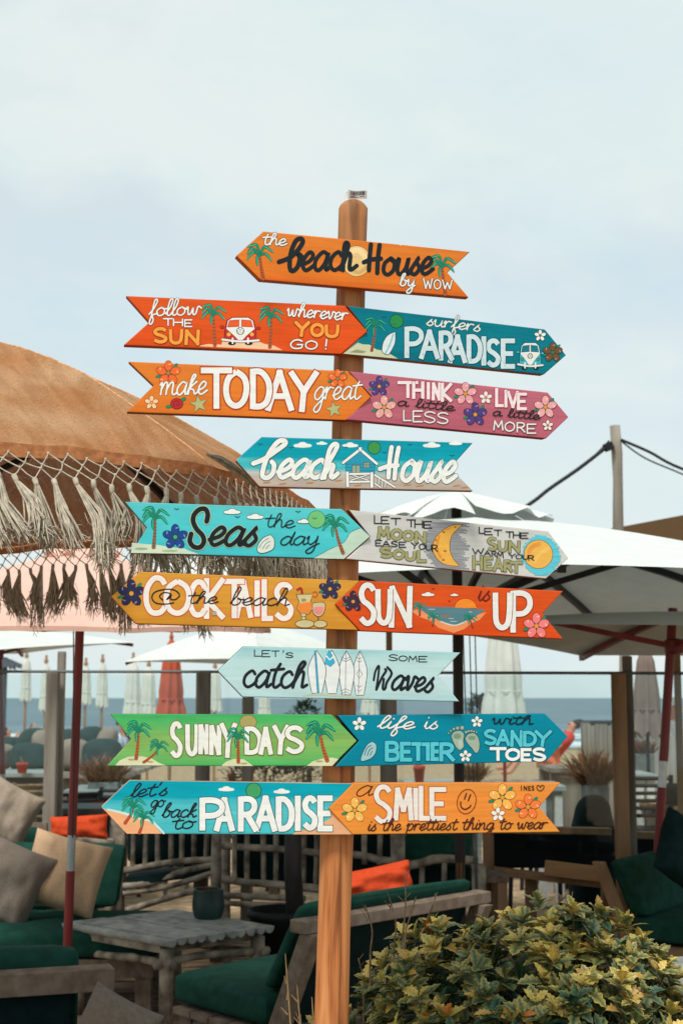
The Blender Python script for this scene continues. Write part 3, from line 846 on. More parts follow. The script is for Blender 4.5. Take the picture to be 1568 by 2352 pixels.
for k in range(40):
    t = k / 39; y_ = 208 + 265 * t; hw = 128 * math.sqrt(max(.1, 1 - (2 * t - 1) ** 2)) + jit(10)
    B.stroke((84, 200, 222) if k % 2 else (100, 208, 226), 9, [(1330 - hw * .95, y_ + jit(4)), (1330, y_ + 3), (1330 + hw, y_ + 8 + jit(5))])
B.disc((240, 184, 86), 1315, 337, 98, out=(110, 84, 40), ow=4); B.stroke((232, 158, 68), 30, [(1250, 320), (1275, 285), (1320, 265)]); B.stroke((244, 196, 100), 26, [(1290, 380), (1330, 330), (1380, 300)])
B.caps([('L', 195, 68, 242, 130), ('E', 242, 76, 302, 132), ('T', 308, 88, 380, 138), ('T', 415, 98, 482, 152), ('H', 470, 104, 530, 158), ('E', 532, 110, 592, 162)], 9, INK)
OL = (162, 160, 112)
B.caps([('M', 218, 148, 305, 234), ('O', 310, 160, 390, 240), ('O', 390, 170, 468, 246), ('N', 472, 182, 552, 260)], 25, OL, out=(60, 62, 40), ow=3)
B.caps([('S', 230, 285, 326, 362), ('O', 324, 298, 405, 372), ('U', 406, 306, 482, 382), ('L', 488, 310, 552, 392)], 24, OL, out=(60, 62, 40), ow=3)
B.caps([('E', 203, 238, 250, 282), ('A', 250, 242, 306, 286), ('S', 308, 246, 358, 288), ('E', 362, 250, 415, 292), ('Y', 445, 253, 502, 302), ('O', 500, 262, 546, 306), ('U', 546, 268, 590, 312), ('R', 586, 270, 630, 320)], 8, INK)
B.caps([('L', 908, 148, 946, 197), ('E', 945, 156, 1005, 206), ('T', 1010, 168, 1068, 213), ('T', 1090, 180, 1146, 226), ('H', 1140, 182, 1190, 229), ('E', 1190, 188, 1248, 231)], 8, INK)
B.caps([('S', 963, 220, 1036, 312), ('U', 1038, 232, 1106, 320), ('N', 1110, 245, 1190, 326)], 22, OL, out=(60, 62, 40), ow=3)
B.caps([('H', 866, 345, 936, 442), ('E', 942, 355, 1005, 446), ('A', 1005, 364, 1078, 452), ('R', 1076, 375, 1138, 456), ('T', 1120, 385, 1206, 464)], 23, OL, out=(60, 62, 40), ow=3)
B.caps([('W', 862, 292, 945, 337), ('A', 942, 310, 990, 347), ('R', 992, 314, 1030, 354), ('M', 1030, 318, 1078, 364), ('Y', 1110, 330, 1160, 367), ('O', 1158, 335, 1206, 371), ('U', 1206, 340, 1245, 374), ('R', 1243, 342, 1286, 381)], 7, INK)
B.done()
# 9 --- cocktails @ the beach
B = Board((420, 2260, 1040), [(38, 190), (212, 40), (1538, 95), (1390, 240), (1528, 394), (186, 355)], 9, [(0, (226, 162, 62)), (1, (214, 146, 48))], (140, 84, 34), 'mustard arrow board reading COCKTAILS @ the beach', streak=.1)
DP = (40, 36, 78)
B.flower(160, 172, 84, DP); B.flower(1356, 145, 68, (52, 42, 78))
SR = (214, 92, 62)
B.caps([('C', 230, 64, 384, 306), ('O', 355, 82, 522, 306), ('C', 497, 88, 622, 316), ('K', 598, 78, 722, 326), ('T', 718, 84, 842, 322), ('A', 780, 92, 892, 320), ('I', 880, 92, 955, 312), ('L', 945, 85, 1014, 338), ('S', 1015, 104, 1140, 338)], 40, (234, 230, 222), out=SR, ow=5)
B.stroke((170, 40, 36), 14, [(1190, 190), (1182, 142), (1160, 150)])
CG = (204, 190, 140)
B.poly(CG, [(1153, 178), (1252, 176), (1238, 222), (1254, 262), (1228, 296), (1182, 296), (1155, 262), (1170, 222)], smooth=False, out=(90, 70, 40), ow=4)
B.poly((232, 134, 52), [(1170, 232), (1240, 226), (1246, 260), (1226, 290), (1184, 290), (1162, 262)], smooth=True); B.disc((150, 140, 90), 1198, 212, 16, 10, n=12)
B.disc(CG, 1197, 302, 15, 11, out=(90, 70, 40), ow=3, n=14); B.disc(CG, 1197, 322, 14, 10, out=(90, 70, 40), ow=3, n=14)
B.poly((206, 192, 150), [(1250, 230), (1322, 228), (1320, 285), (1288, 312), (1255, 288)], smooth=True, out=(90, 70, 40), ow=4); B.poly((226, 138, 132), [(1257, 255), (1315, 252), (1312, 285), (1287, 303), (1262, 285)], smooth=True)
B.stroke((90, 70, 40), 6, [(1285, 312), (1285, 338)], smooth=False)
B.disc(CG, 1205, 355, 58, 24, out=(90, 70, 40), ow=4); B.disc(CG, 1298, 356, 40, 22, out=(90, 70, 40), ow=4)
B.stroke((206, 84, 40), 7, [(1255, 165), (1270, 162), (1280, 178), (1268, 194), (1254, 188)])
B.write(8, INK, [[(350, 212), (330, 190), (352, 168), (392, 172), (396, 190), (372, 210), (400, 178), (396, 205), (425, 208), (450, 182), (420, 152), (360, 148), (300, 165), (284, 200), (310, 230), (370, 236), (414, 228)]])
B.disc((190, 186, 176), 660, 292, 13, out=(110, 100, 90), ow=3, n=14); B.disc((120, 112, 104), 660, 292, 5, n=10)
B.low('the', 500, 232, 676, 234, 42, 8, INK, asc=.75, slant=.25); B.low('beach', 752, 242, 1105, 246, 46, 8, INK, asc=1.25, slant=.35)
B.done()
# 10 --- sun is up
B = Board((1330, 2300, 970), [(19, 190), (178, 36), (1490, 104), (1356, 250), (1490, 415), (178, 362)], 18, [(0, (232, 90, 32)), (1, (228, 82, 28))], (150, 60, 30), 'red-orange arrow board reading SUN is UP with a small bay')
B.poly((238, 146, 92), [(500, 230), (560, 222), (640, 268), (700, 302), (785, 328), (860, 303), (930, 258), (992, 240), (950, 290), (900, 310), (850, 350), (780, 375), (680, 340), (640, 300), (560, 270)])
pts_ = [(786 + 0, 212)]
pts_ = [(858 + 72 * math.cos(math.pi + k * math.pi / 14), 216 + 64 * math.sin(math.pi + k * math.pi / 14)) for k in range(15)]
B.poly((242, 138, 40), pts_, out=(160, 40, 20), ow=3)
B.poly((84, 128, 138), [(540, 204), (760, 208), (990, 224), (925, 268), (850, 303), (785, 326), (700, 298), (610, 254)])
B.stroke((206, 214, 206), 8, [(690, 298), (785, 326), (860, 300)])
for a_, b_ in (((620, 222), (660, 222)), ((750, 282), (780, 282)), ((880, 238), (900, 240)), ((760, 300), (800, 300)), ((660, 260), (680, 262))): B.stroke((190, 204, 204), 4, [a_, b_], smooth=False)
B.stroke((190, 90, 60), 9, [(705, 266), (750, 266)], smooth=False)
for x_, y_, tx_, ty_ in ((565, 212, 562, 262), (655, 280, 645, 330), (888, 288, 905, 342)): B.palm(x_, y_, 46, tx_, ty_, leaf=(20, 124, 104), dark=(20, 110, 96), ring=False, trunk=(150, 60, 36))
B.flower(132, 172, 70, (64, 36, 62))
B.cloud(615, 127, 80, out=(150, 44, 24)); B.cloud(785, 130, 50, out=(150, 44, 24)); B.bird(648, 91, 8, (150, 30, 24)); B.bird(753, 170, 8, (150, 30, 24))
DR = (110, 34, 24)
B.caps([('S', 163, 50, 286, 330), ('U', 275, 75, 388, 328), ('N', 362, 70, 516, 342)], 45, (234, 232, 228), out=DR, ow=4)
B.low('is', 930, 166, 1015, 168, 64, 9, (110, 24, 22), slant=.2)
B.caps([('U', 1033, 98, 1160, 358), ('P', 1138, 102, 1290, 374)], 45, (234, 232, 228), out=DR, ow=4)
B.flower(1315, 330, 86, (244, 128, 128), out=(120, 30, 34))
B.done()
# 11 --- let's catch some waves
B = Board((850, 2560, 1020), [(32, 190), (190, 38), (1525, 77), (1386, 220), (1518, 380), (185, 350)], 10, [(0, (164, 214, 218)), (.25, (188, 222, 224)), (.8, (192, 222, 224)), (1, (176, 216, 220))], (96, 104, 100), "pale aqua arrow board reading let's catch some waves with four surfboards", wav=.2, streak=.06)
def sboard(cx_, x0_, x1_, y0_, y1_):
    B.poly((226, 230, 230), crom([(cx_, y0_), (x1_ - (x1_ - cx_) * .35, y0_ + 60), (x1_, (y0_ + y1_) / 2), (cx_ + (x1_ - cx_) * .55, y1_)], 5) + crom([(cx_ - (cx_ - x0_) * .55, y1_), (x0_, (y0_ + y1_) / 2), (x0_ + (cx_ - x0_) * .35, y0_ + 60), (cx_, y0_)], 5)[:-1], out=(44, 60, 66), ow=4)
sboard(905, 862, 950, 68, 340); sboard(822, 776, 872, 66, 338); sboard(733, 686, 783, 62, 330); sboard(640, 586, 698, 64, 328)
B.poly((56, 166, 200), [(626, 66), (637, 72), (656, 326), (643, 326)], out=(30, 80, 100), ow=2)
B.poly((60, 172, 206), [(716, 64), (736, 92), (752, 140), (725, 166), (690, 146), (700, 96)], out=(30, 90, 110), ow=2); B.stroke(WHT, 9, [(700, 100), (720, 122), (742, 104)], smooth=False)
DK = (70, 80, 86)
B.stroke(DK, 3, [(820, 70), (816, 335)], smooth=False); B.stroke(DK, 3, [(903, 75), (896, 335)], smooth=False)
for y_ in (110, 125, 300, 318): B.stroke(DK, 3, [(790, y_ + (14 if y_ > 200 else -6)), (818, y_ + (0 if y_ > 200 else 8)), (845, y_ + (14 if y_ > 200 else -6))], smooth=False)
B.stroke(DK, 3, [(903, 180), (920, 212), (900, 238), (886, 210), (903, 180)], smooth=False)
for y_ in (112, 132, 285, 310): B.stroke(DK, 3, [(888, y_ - 4), (902, y_ + 6), (916, y_ - 4)], smooth=False)
B.stroke((186, 200, 170), 14, [(560, 344), (650, 334), (760, 342), (960, 356)], taper=.6)
B.caps([('L', 255, 58, 302, 103), ('E', 302, 62, 356, 106), ('T', 362, 65, 412, 106), ("'", 430, 62, 442, 80), ('S', 448, 76, 498, 112)], 7, INK)
B.low('catch', 180, 288, 572, 296, 100, 19, INK, asc=.6, slant=.2)
B.caps([('S', 1080, 88, 1140, 130), ('O', 1142, 95, 1198, 132), ('M', 1202, 96, 1258, 136), ('E', 1264, 98, 1320, 138)], 7, INK)
B.write(13, INK, [[(990, 248), (1000, 195), (1022, 158), (1018, 220), (1005, 305)]]); B.write(15, INK, [[(1006, 306), (1040, 232), (1066, 190), (1060, 180)], [(1074, 168), (1100, 206), (1070, 262), (1060, 300), (1046, 298), (1052, 240)]])
B.low('aves', 1092, 304, 1350, 322, 88, 18, INK, slant=.3)
B.done()
# 12 --- sunny days
B = Board((400, 2830, 1050), [(60, 38), (1385, 42), (1535, 200), (1385, 350), (42, 350), (186, 190)], 9, [(0, (64, 184, 104)), (.14, (84, 190, 108)), (.5, (140, 184, 98)), (.8, (120, 190, 104)), (1, (72, 188, 104))], (90, 92, 52), 'green arrow board reading SUNNY DAYS with palm trees', wav=.16)
SD = (214, 216, 178)
B.poly(SD, [(92, 346), (120, 315), (170, 294), (250, 292), (310, 305), (350, 330), (395, 347)]); B.poly(SD, [(725, 349), (752, 325), (800, 308), (860, 310), (890, 332), (915, 350)]); B.poly(SD, [(1235, 349), (1270, 322), (1330, 305), (1385, 300), (1425, 308), (1386, 349)])
for x_, y_ in ((190, 312), (300, 325), (860, 335), (1310, 322)): B.disc((180, 160, 110), x_, y_, 22, 6, n=12)
B.disc((170, 160, 96), 885, 88, 50, 42, out=(110, 84, 40), ow=3)
TR = (172, 92, 50)
B.palm(232, 145, 78, 217, 306, trunk=TR); B.palm(354, 240, 60, 262, 328, trunk=TR); B.palm(1315, 160, 92, 1356, 316, trunk=TR)
BR = (110, 76, 30)
B.caps([('S', 416, 84, 496, 302), ('U', 510, 88, 592, 292), ('N', 588, 100, 655, 280), ('N', 652, 105, 726, 285), ('Y', 716, 92, 818, 302), ('D', 864, 114, 968, 282), ('A', 948, 115, 1032, 283), ('Y', 1030, 104, 1132, 282), ('S', 1100, 108, 1222, 277)], 35, (232, 234, 226), out=BR, ow=4)
B.palm(825, 182, 72, 826, 326, trunk=TR)
B.done()
# 13 --- life is better with sandy toes
B = Board((1320, 2830, 980), [(45, 50), (1372, 38), (1522, 185), (1385, 346), (33, 380), (184, 215)], 16, [(0, (0, 142, 168)), (1, (0, 134, 160))], (20, 80, 92), 'blue teal arrow board reading life is better with sandy toes', streak=.06)
for x_, y_, r_ in ((187, 107, 46), (938, 92, 38), (865, 312, 40)): B.flower(x_, y_, r_, WHT, ctr=(70, 140, 90), leaf=False, out=(6, 50, 60), core=False)
B.poly((160, 200, 204), [(270, 218), (295, 240), (290, 290), (262, 325), (205, 345), (196, 325), (215, 275), (240, 235)], smooth=True, out=(4, 80, 96), ow=4)
for q in ([(220, 305), (235, 262), (262, 242)], [(238, 308), (250, 275), (272, 258)], [(255, 305), (270, 280)]): B.stroke((40, 90, 100), 5, q)
FT = (158, 178, 160)
for pts_ in ([(772, 185), (790, 156), (830, 148), (856, 170), (852, 215), (856, 250), (830, 275), (806, 258), (788, 225)], [(860, 200), (880, 172), (920, 164), (948, 195), (956, 245), (946, 285), (926, 290), (905, 262), (880, 235)]):
    B.poly(FT, pts_, smooth=True, out=(30, 70, 72), ow=4)
B.disc((120, 150, 124), 812, 185, 24, 18, n=14); B.disc((120, 150, 124), 905, 195, 24, 14, n=14); B.disc((180, 196, 180), 832, 235, 14, 26, n=14)
for x_, y_, r_ in ((757, 165, 7), (772, 150, 8), (790, 138, 10), (814, 132, 12), (843, 130, 14), (868, 158, 10), (884, 152, 9), (902, 150, 9), (918, 153, 8), (935, 158, 7)): B.disc(FT, x_, y_, r_, out=(30, 70, 72), ow=3, n=12)
B.low('life', 300, 132, 530, 138, 46, 10, WHT, out=(4, 70, 84), ow=3, asc=.75, slant=.45); B.low('is', 592, 136, 690, 138, 48, 9, WHT, out=(4, 70, 84), ow=3, slant=.2)
BT = (84, 198, 214)
B.caps([('B', 350, 214, 448, 346), ('E', 446, 220, 524, 346), ('T', 518, 222, 606, 342), ('T', 584, 224, 664, 342), ('E', 642, 222, 704, 342), ('R', 694, 224, 796, 346)], 31, BT, out=(2, 74, 90), ow=4)
B.low('with', 1030, 106, 1290, 110, 38, 9, (4, 34, 48), asc=.5, slant=.3)
B.caps([('S', 978, 138, 1068, 242), ('A', 1058, 140, 1150, 247), ('N', 1150, 145, 1232, 252), ('D', 1232, 150, 1320, 250), ('Y', 1306, 145, 1416, 252)], 27, BT, out=(2, 74, 90), ow=4)
B.caps([('T', 1018, 254, 1126, 342), ('O', 1118, 258, 1216, 342), ('E', 1216, 260, 1286, 346), ('S', 1288, 256, 1382, 346)], 25, (236, 240, 238), out=(2, 74, 90), ow=3)
B.done()
# 14 --- let's go back to paradise
B = Board((380, 3090, 1050), [(38, 205), (207, 46), (1540, 66), (1398, 215), (1535, 372), (191, 367)], 9, [(0, (0, 168, 190)), (.30, (6, 172, 192)), (.36, (70, 190, 204)), (.6, (90, 202, 210)), (1, (70, 196, 206))], (190, 130, 90), "turquoise arrow board reading let's go back to PARADISE", wav=.08)
SA = (236, 172, 124)
B.poly(SA, [(40, 207), (75, 226), (130, 236), (185, 252), (240, 268), (310, 288), (355, 318), (400, 366), (191, 366)]); B.stroke((206, 224, 218), 16, [(80, 222), (160, 240), (250, 268), (330, 288), (370, 320), (412, 364)], taper=.3)
B.poly((226, 170, 128), [(1180, 370), (1200, 356), (1290, 330), (1400, 280), (1415, 236), (1533, 370)])
B.palm(232, 208, 76, 182, 302, trunk=(176, 76, 46), ring=False); B.palm(292, 276, 68, 266, 362, trunk=(176, 76, 46), ring=False)
B.cloud(785, 100, 92); B.cloud(1115, 114, 94); B.disc((62, 156, 98), 948, 109, 46, out=(10, 80, 66), ow=4)
B.low("let's", 210, 148, 432, 136, 44, 9, INK, slant=.35, asc=.8); B.low('go', 332, 208, 412, 204, 40, 8, INK, slant=.2); B.low('back', 398, 268, 600, 268, 46, 9, INK, asc=.8, slant=.35); B.low('to', 462, 340, 590, 332, 44, 9, INK, asc=.5, slant=.2)
B.caps([('P', 615, 150, 775, 348), ('A', 712, 148, 834, 352), ('R', 850, 143, 975, 354), ('A', 950, 138, 1088, 354), ('D', 1080, 143, 1192, 352), ('I', 1180, 138, 1242, 350), ('S', 1234, 138, 1332, 347), ('E', 1328, 138, 1420, 352)], 44, (234, 236, 234), out=(20, 84, 80), ow=4)
B.done()
# 15 --- a smile is the prettiest thing to wear
B = Board((1290, 3100, 980), [(40, 215), (198, 50), (1522, 48), (1385, 205), (1519, 366), (191, 382)], 15, [(0, (242, 158, 72)), (.3, (248, 150, 64)), (.7, (248, 150, 62)), (1, (238, 156, 62))], (196, 108, 44), 'orange arrow board at the bottom reading a smile is the prettiest thing to wear', wav=.3)
DB = (74, 30, 22)
B.low('a', 205, 138, 312, 132, 64, 8, DB, slant=.4)
B.flower(205, 226, 84, (244, 186, 90), out=(120, 60, 20)); B.flower(1148, 145, 90, (244, 180, 84), out=(130, 50, 20)); B.flower(1312, 205, 84, (242, 124, 56), out=(130, 50, 20)); B.flower(1120, 252, 46, (240, 234, 224), leaf=False, core=False, out=(110, 50, 20))
B.caps([('S', 322, 62, 448, 314), ('M', 452, 80, 580, 292), ('I', 570, 82, 618, 290), ('L', 612, 68, 686, 292), ('E', 682, 78, 790, 292)], 40, (234, 226, 218), out=(160, 62, 30), ow=4)
pts_ = [(920 + 60 * math.cos(k * math.pi / 12) + 8 * math.sin(k * math.pi / 12) * -1, 170 + 78 * math.sin(k * math.pi / 12)) for k in range(25)]
B.stroke((130, 54, 24), 5, pts_, cap=False)
for q in ([(918, 118), (906, 155)], [(945, 125), (930, 164)]): B.stroke(DB, 8, q, smooth=False)
B.stroke(DB, 8, [(882, 172), (884, 202), (908, 220), (938, 206), (946, 194)])
B.low('is the prettiest thing to wear', 282, 358, 1430, 344, 42, 8, DB, asc=.8, slant=.25)
B.caps([('I', 1262, 66, 1276, 100), ('N', 1283, 68, 1306, 100), ('E', 1312, 70, 1331, 100), ('S', 1334, 68, 1352, 100)], 6, (50, 30, 20))
B.stroke((50, 30, 20), 5, [(1390, 80), (1378, 66), (1368, 76), (1372, 92), (1392, 102), (1412, 84), (1412, 68), (1398, 68), (1390, 80)])
B.done()
# ================================================================== ground, beach and sea
SANDM = M('sand', (160, 138, 110), rough=.95, var=.35, scale=9, bump=.5, spec=.1, det=10)
DECKM = M('deck_wood', (122, 98, 76), rough=.85, var=.5, scale=5.0, stretch=(1, 3, 1), bump=.3, spec=.2, det=10, c2=(164, 138, 108))
SEA_Z = -2.5
def gz(y):
    if y < 20: return -0.012
    t = min(1, (y - 20) / 120.0)
    return -0.012 - (3.2) * t
mb = MB()
ys = [-15, -4, 0, 3, 6, 9, 12, 15, 18, 20, 23, 27, 32, 38, 45, 55, 65, 80, 100, 125, 150, 220]
xs = [-400, -120, -60, -30, -18, -10, -6, -3, 0, 3, 6, 10, 18, 30, 60, 120, 400]
for j, y in enumerate(ys):
    for x in xs:
        h = gz(y) + (0.10 * noise.noise(Vector((x * .35, y * .35, 2.2))) if y > 12.5 else 0)
        mb.v.append(Vector((x, y, h)))
nx = len(xs)
for j in range(len(ys) - 1):
    for i in range(nx - 1):
        mb.f.append([j * nx + i, j * nx + i + 1, (j + 1) * nx + i + 1, (j + 1) * nx + i]); mb.m.append(0)
tag(mb.build('ground', SANDM, smooth=True, loc=(0, 0, 0)), kind='structure')

# weathered boards under the seating
mb = MB()
random.seed(5)
y0 = 2.0
yy = -1.0
while yy < 10.6:
    x = -6.0
    while x < 6.0:
        ln = random.uniform(2.4, 4.0)
        x1 = min(6.0, x + ln)
        mb.box(((x + x1) / 2, yy + .07, -0.02 + jit(.002)), (x1 - x - .006, .132, .04))
        x = x1
    yy += .14
tag(mb.build('terrace', DECKM, loc=(0, 0, 0)), kind='structure')

# the sea
m = bpy.data.materials.new('sea_water'); m.use_nodes = True
t = m.node_tree; bs = t.nodes['Principled BSDF']
tcn = t.nodes.new('ShaderNodeTexCoord'); mpn = t.nodes.new('ShaderNodeMapping'); mpn.inputs['Scale'].default_value = (.05, .16, 1)
t.links.new(tcn.outputs['Object'], mpn.inputs[0])
n_ = t.nodes.new('ShaderNodeTexNoise'); n_.inputs['Scale'].default_value = 1.0; n_.inputs['Detail'].default_value = 8
t.links.new(mpn.outputs[0], n_.inputs['Vector'])
r_ = t.nodes.new('ShaderNodeValToRGB'); e = r_.color_ramp.elements
e[0].position = .35; e[0].color = (*lin((78, 98, 108)), 1); e[1].position = .66; e[1].color = (*lin((112, 132, 140)), 1)
t.links.new(n_.outputs[0], r_.inputs[0])
# breaking waves near the shore
sx = t.nodes.new('ShaderNodeSeparateXYZ'); t.links.new(tcn.outputs['Object'], sx.inputs[0])
mr = t.nodes.new('ShaderNodeMapRange'); mr.inputs['From Min'].default_value = 250; mr.inputs['From Max'].default_value = 150
t.links.new(sx.outputs[1], mr.inputs[0])
wv = t.nodes.new('ShaderNodeTexNoise'); wv.inputs['Scale'].default_value = .6; wv.inputs['Detail'].default_value = 6
mp5 = t.nodes.new('ShaderNodeMapping'); mp5.inputs['Scale'].default_value = (.02, .14, 1)
t.links.new(tcn.outputs['Object'], mp5.inputs[0]); t.links.new(mp5.outputs[0], wv.inputs['Vector'])
ad = t.nodes.new('ShaderNodeMath'); ad.operation = 'MULTIPLY'; t.links.new(mr.outputs[0], ad.inputs[0]); t.links.new(wv.outputs[0], ad.inputs[1])
r5 = t.nodes.new('ShaderNodeValToRGB'); r5.color_ramp.elements[0].position = .38; r5.color_ramp.elements[0].color = (0, 0, 0, 1); r5.color_ramp.elements[1].position = .5; r5.color_ramp.elements[1].color = (1, 1, 1, 1)
t.links.new(ad.outputs[0], r5.inputs[0])
mk = t.nodes.new('ShaderNodeMix'); mk.data_type = 'RGBA'
t.links.new(r5.outputs[0], mk.inputs['Factor']); t.links.new(r_.outputs[0], mk.inputs['A']); mk.inputs['B'].default_value = (*lin((205, 214, 216)), 1)
t.links.new(mk.outputs['Result'], bs.inputs['Base Color']); bs.inputs['Roughness'].default_value = .6; bs.inputs['Specular IOR Level'].default_value = .15
bp = t.nodes.new('ShaderNodeBump'); bp.inputs['Strength'].default_value = .6; bp.inputs['Distance'].default_value = .5
t.links.new(n_.outputs[0], bp.inputs['Height']); t.links.new(bp.outputs[0], bs.inputs['Normal'])
mb = MB()
yl = [118, 140, 170, 220, 300, 500, 1000, 3000, 9000, 30000]
mb.add([(sx_ * max(1500, y * 1.2), y, SEA_Z) for y in yl for sx_ in (-1, 1)], [(2 * i, 2 * i + 1, 2 * i + 3, 2 * i + 2) for i in range(len(yl) - 1)])
tag(mb.build('sea', m, loc=(0, 0, 0)), kind='structure')

# ================================================================== parasol kit
def cloth(name, c, tr=.3, scale=60, var=.06, bump=.08, c2=None):
    return M(name, c, rough=.85, var=var, scale=scale, bump=bump, spec=.1, transl=tr, c2=c2)

def parasol(name, label, cx, cy, hem, r, apex, n=8, a0=0, mats=None, cap=None, tilt=(0, 0), pexp=1.35, pole_r=.022, pole_top=None, lean=(0, 0), drop=None, hub=.30, group=None, sag=.02, sub=6, ribs=True, rib_w=.02, pocket=True, valance=0.0, base_z=0.0, sleeve=None):
    """Canopy, vent cap, ribs, struts and pole of one open parasol; lean shifts the foot of the pole."""
    mc, mr_, mp_ = mats
    fx, fy = cx + lean[0], cy + lean[1]
    root = thing(name, label, 'parasol', (fx, fy, base_z), group)
    def hz(x, y): return hem + tilt[0] * (x - cx) + tilt[1] * (y - cy)
    def pt(k, f, t):
        a1 = a0 + 2 * math.pi * k / n; a2 = a0 + 2 * math.pi * (k + 1) / n
        x1, y1, x2, y2 = math.cos(a1), math.sin(a1), math.cos(a2), math.sin(a2)
        ux, uy = x1 + (x2 - x1) * f, y1 + (y2 - y1) * f
        x, y = cx + r * t * ux, cy + r * t * uy
        d1 = (drop or {}).get(k % n, 0); d2 = (drop or {}).get((k + 1) % n, 0)
        rise = (apex - hem) * (1 - t ** pexp)
        z = hem + tilt[0] * (x - cx) + tilt[1] * (y - cy) + rise - (d1 + (d2 - d1) * f) * t * t - sag * 4 * f * (1 - f) * math.sin(math.pi * min(1, t * .9))
        # scalloped hem
        z += .012 * 4 * f * (1 - f) * t ** 6
        return Vector((x, y, z))
    mb = MB()
    nt_ = 12
    t0 = .06
    for k in range(n):
        mb.grid(lambda u, v: pt(k, u, t0 + (1 - t0) * v), sub, nt_)
        if valance:
            mb.grid(lambda u, v: pt(k, u, 1.0) + Vector((0, 0, -valance * v)), sub, 1)
    o = mb.build('canopy', mc, root, smooth=True)
    if cap:
        cr_, dz = cap
        mb = MB()
        for k in range(n):
            def cp(u, v):
                p = pt(k, u, cr_ / r * v)
                top = pt(k, u, cr_ / r * v * .9).z
                lift = dz * (1 - .80 * v ** 1.2) + .022 * math.cos(u * 2 * math.pi + k) * v ** 3 + .03 * v * v * noise.noise(Vector((k * 1.3 + u * 2, 3.1, cx)))
                return Vector((p.x, p.y, top + lift))
            mb.grid(cp, 6, 6)
        mb.build('vent_cap', mc, root, smooth=True)
    ztop = pole_top or apex + (cap[1] if cap else 0) + .02
    mb = MB()
    if sleeve:
        z1, z2 = sleeve[0], sleeve[1]
        pa = lambda z: Vector((fx + (cx - fx) * (z - base_z) / (ztop - base_z), fy + (cy - fy) * (z - base_z) / (ztop - base_z), z))
        mb.tube([pa(base_z), pa(z1)], pole_r * sleeve[3] if len(sleeve) > 3 else pole_r, 14); mb.tube([pa(z2), pa(ztop)], pole_r, 14)
        mb.build('pole', mp_, root, smooth=False)
        mb = MB(); mb.tube([pa(z1), pa(z2)], pole_r * .9, 14); mb.build('sleeve', sleeve[2], root)
    else:
        mb.tube([(fx, fy, base_z), (cx, cy, ztop)], pole_r, 14)
        mb.build('pole', mp_, root)
    if ribs:
        hz_ = apex - hub * .25
        for k in range(n):
            p1 = pt(k, 0, .985) - Vector((0, 0, .012)); mid = pt(k, 0, .5) - Vector((0, 0, .018)); p0 = pt(k, 0, .08) - Vector((0, 0, .02))
            mb = MB(); pts = [pt(k, 0, q) - Vector((0, 0, .014 + rib_w * .4)) for q in (.03, .2, .4, .6, .8, .975)]
            for a, b in zip(pts[:-1], pts[1:]): mb.beam(a, b, rib_w, rib_w * 1.2)
            rb = mb.build('rib', mr_, root)
            mb = MB(); mb.beam(Vector((cx, cy, hem + (apex - hem) * .5 - hub)) + (mid - Vector((cx, cy, mid.z))) * .04, mid, rib_w * .8, rib_w); mb.build('strut', mr_, rb)
        mb = MB(); zc = hem + (apex - hem) * .5 - hub
        mb.lathe([(pole_r, -.05), (pole_r * 2.1, -.04), (pole_r * 2.1, .03), (pole_r, .04)], (cx, cy, zc), 14); mb.build('collar', mr_, root)
    return root

REDP = M('red_pole', (112, 34, 32), rough=.45, var=.25, scale=14, stretch=(1, 1, .2), bump=.1, spec=.4)
STEEL = M('brushed_steel', (168, 174, 176), rough=.35, var=.1, scale=30, bump=.02, metal=.8, spec=.5)
DKP = M('dark_pole', (40, 30, 28), rough=.5, var=.2, scale=14, bump=.05, spec=.3)
DKM = M('dark_metal', (26, 30, 34), rough=.45, var=.1, scale=20, bump=.02, spec=.4)
WHC = cloth('white_canvas', (208, 213, 208), tr=.08, var=.04, scale=9, bump=.2)
PKC = cloth('salmon_canvas', (247, 206, 190), tr=.32, scale=8, var=.04)
TANC = cloth('tan_canvas', (128, 106, 80), tr=.2)

# ------------------------------------------------------------------ salmon parasol, left
pY = 6.6
pbase = G(176, 2395, 0.0)
ptop_ = W(187, 1400, pY)
c_ = W(187, 1443, pY)
parasol('parasol', 'faded salmon pink parasol on a dark red pole behind the fringed parasol', c_.x, pY, c_.z, .93, W(171, 1268, pY).z, n=8, a0=R(22.5), mats=(PKC, REDP, REDP), cap=(.19, .045), tilt=(-.004, .047), pexp=1.55, pole_r=.0205, lean=(pbase.x - c_.x, 0), valance=.02, hub=.06, sleeve=(W(180, 2000, pY).z, W(180, 1918, pY).z, STEEL), sag=.01)
mb = MB(); q = W(182, 1450, pY - .1)
mb.tube([q + Vector((-.025, 0, 0)), W(170, 1800, pY - .08), W(168, 1925, pY - .06), W(166, 1900, pY - .06)], .003, 5)
tag(mb.build('cord', DKM, loc=(q.x, q.y, 0)), 'thin dark pull cord hanging beside the dark red parasol pole', 'cord')

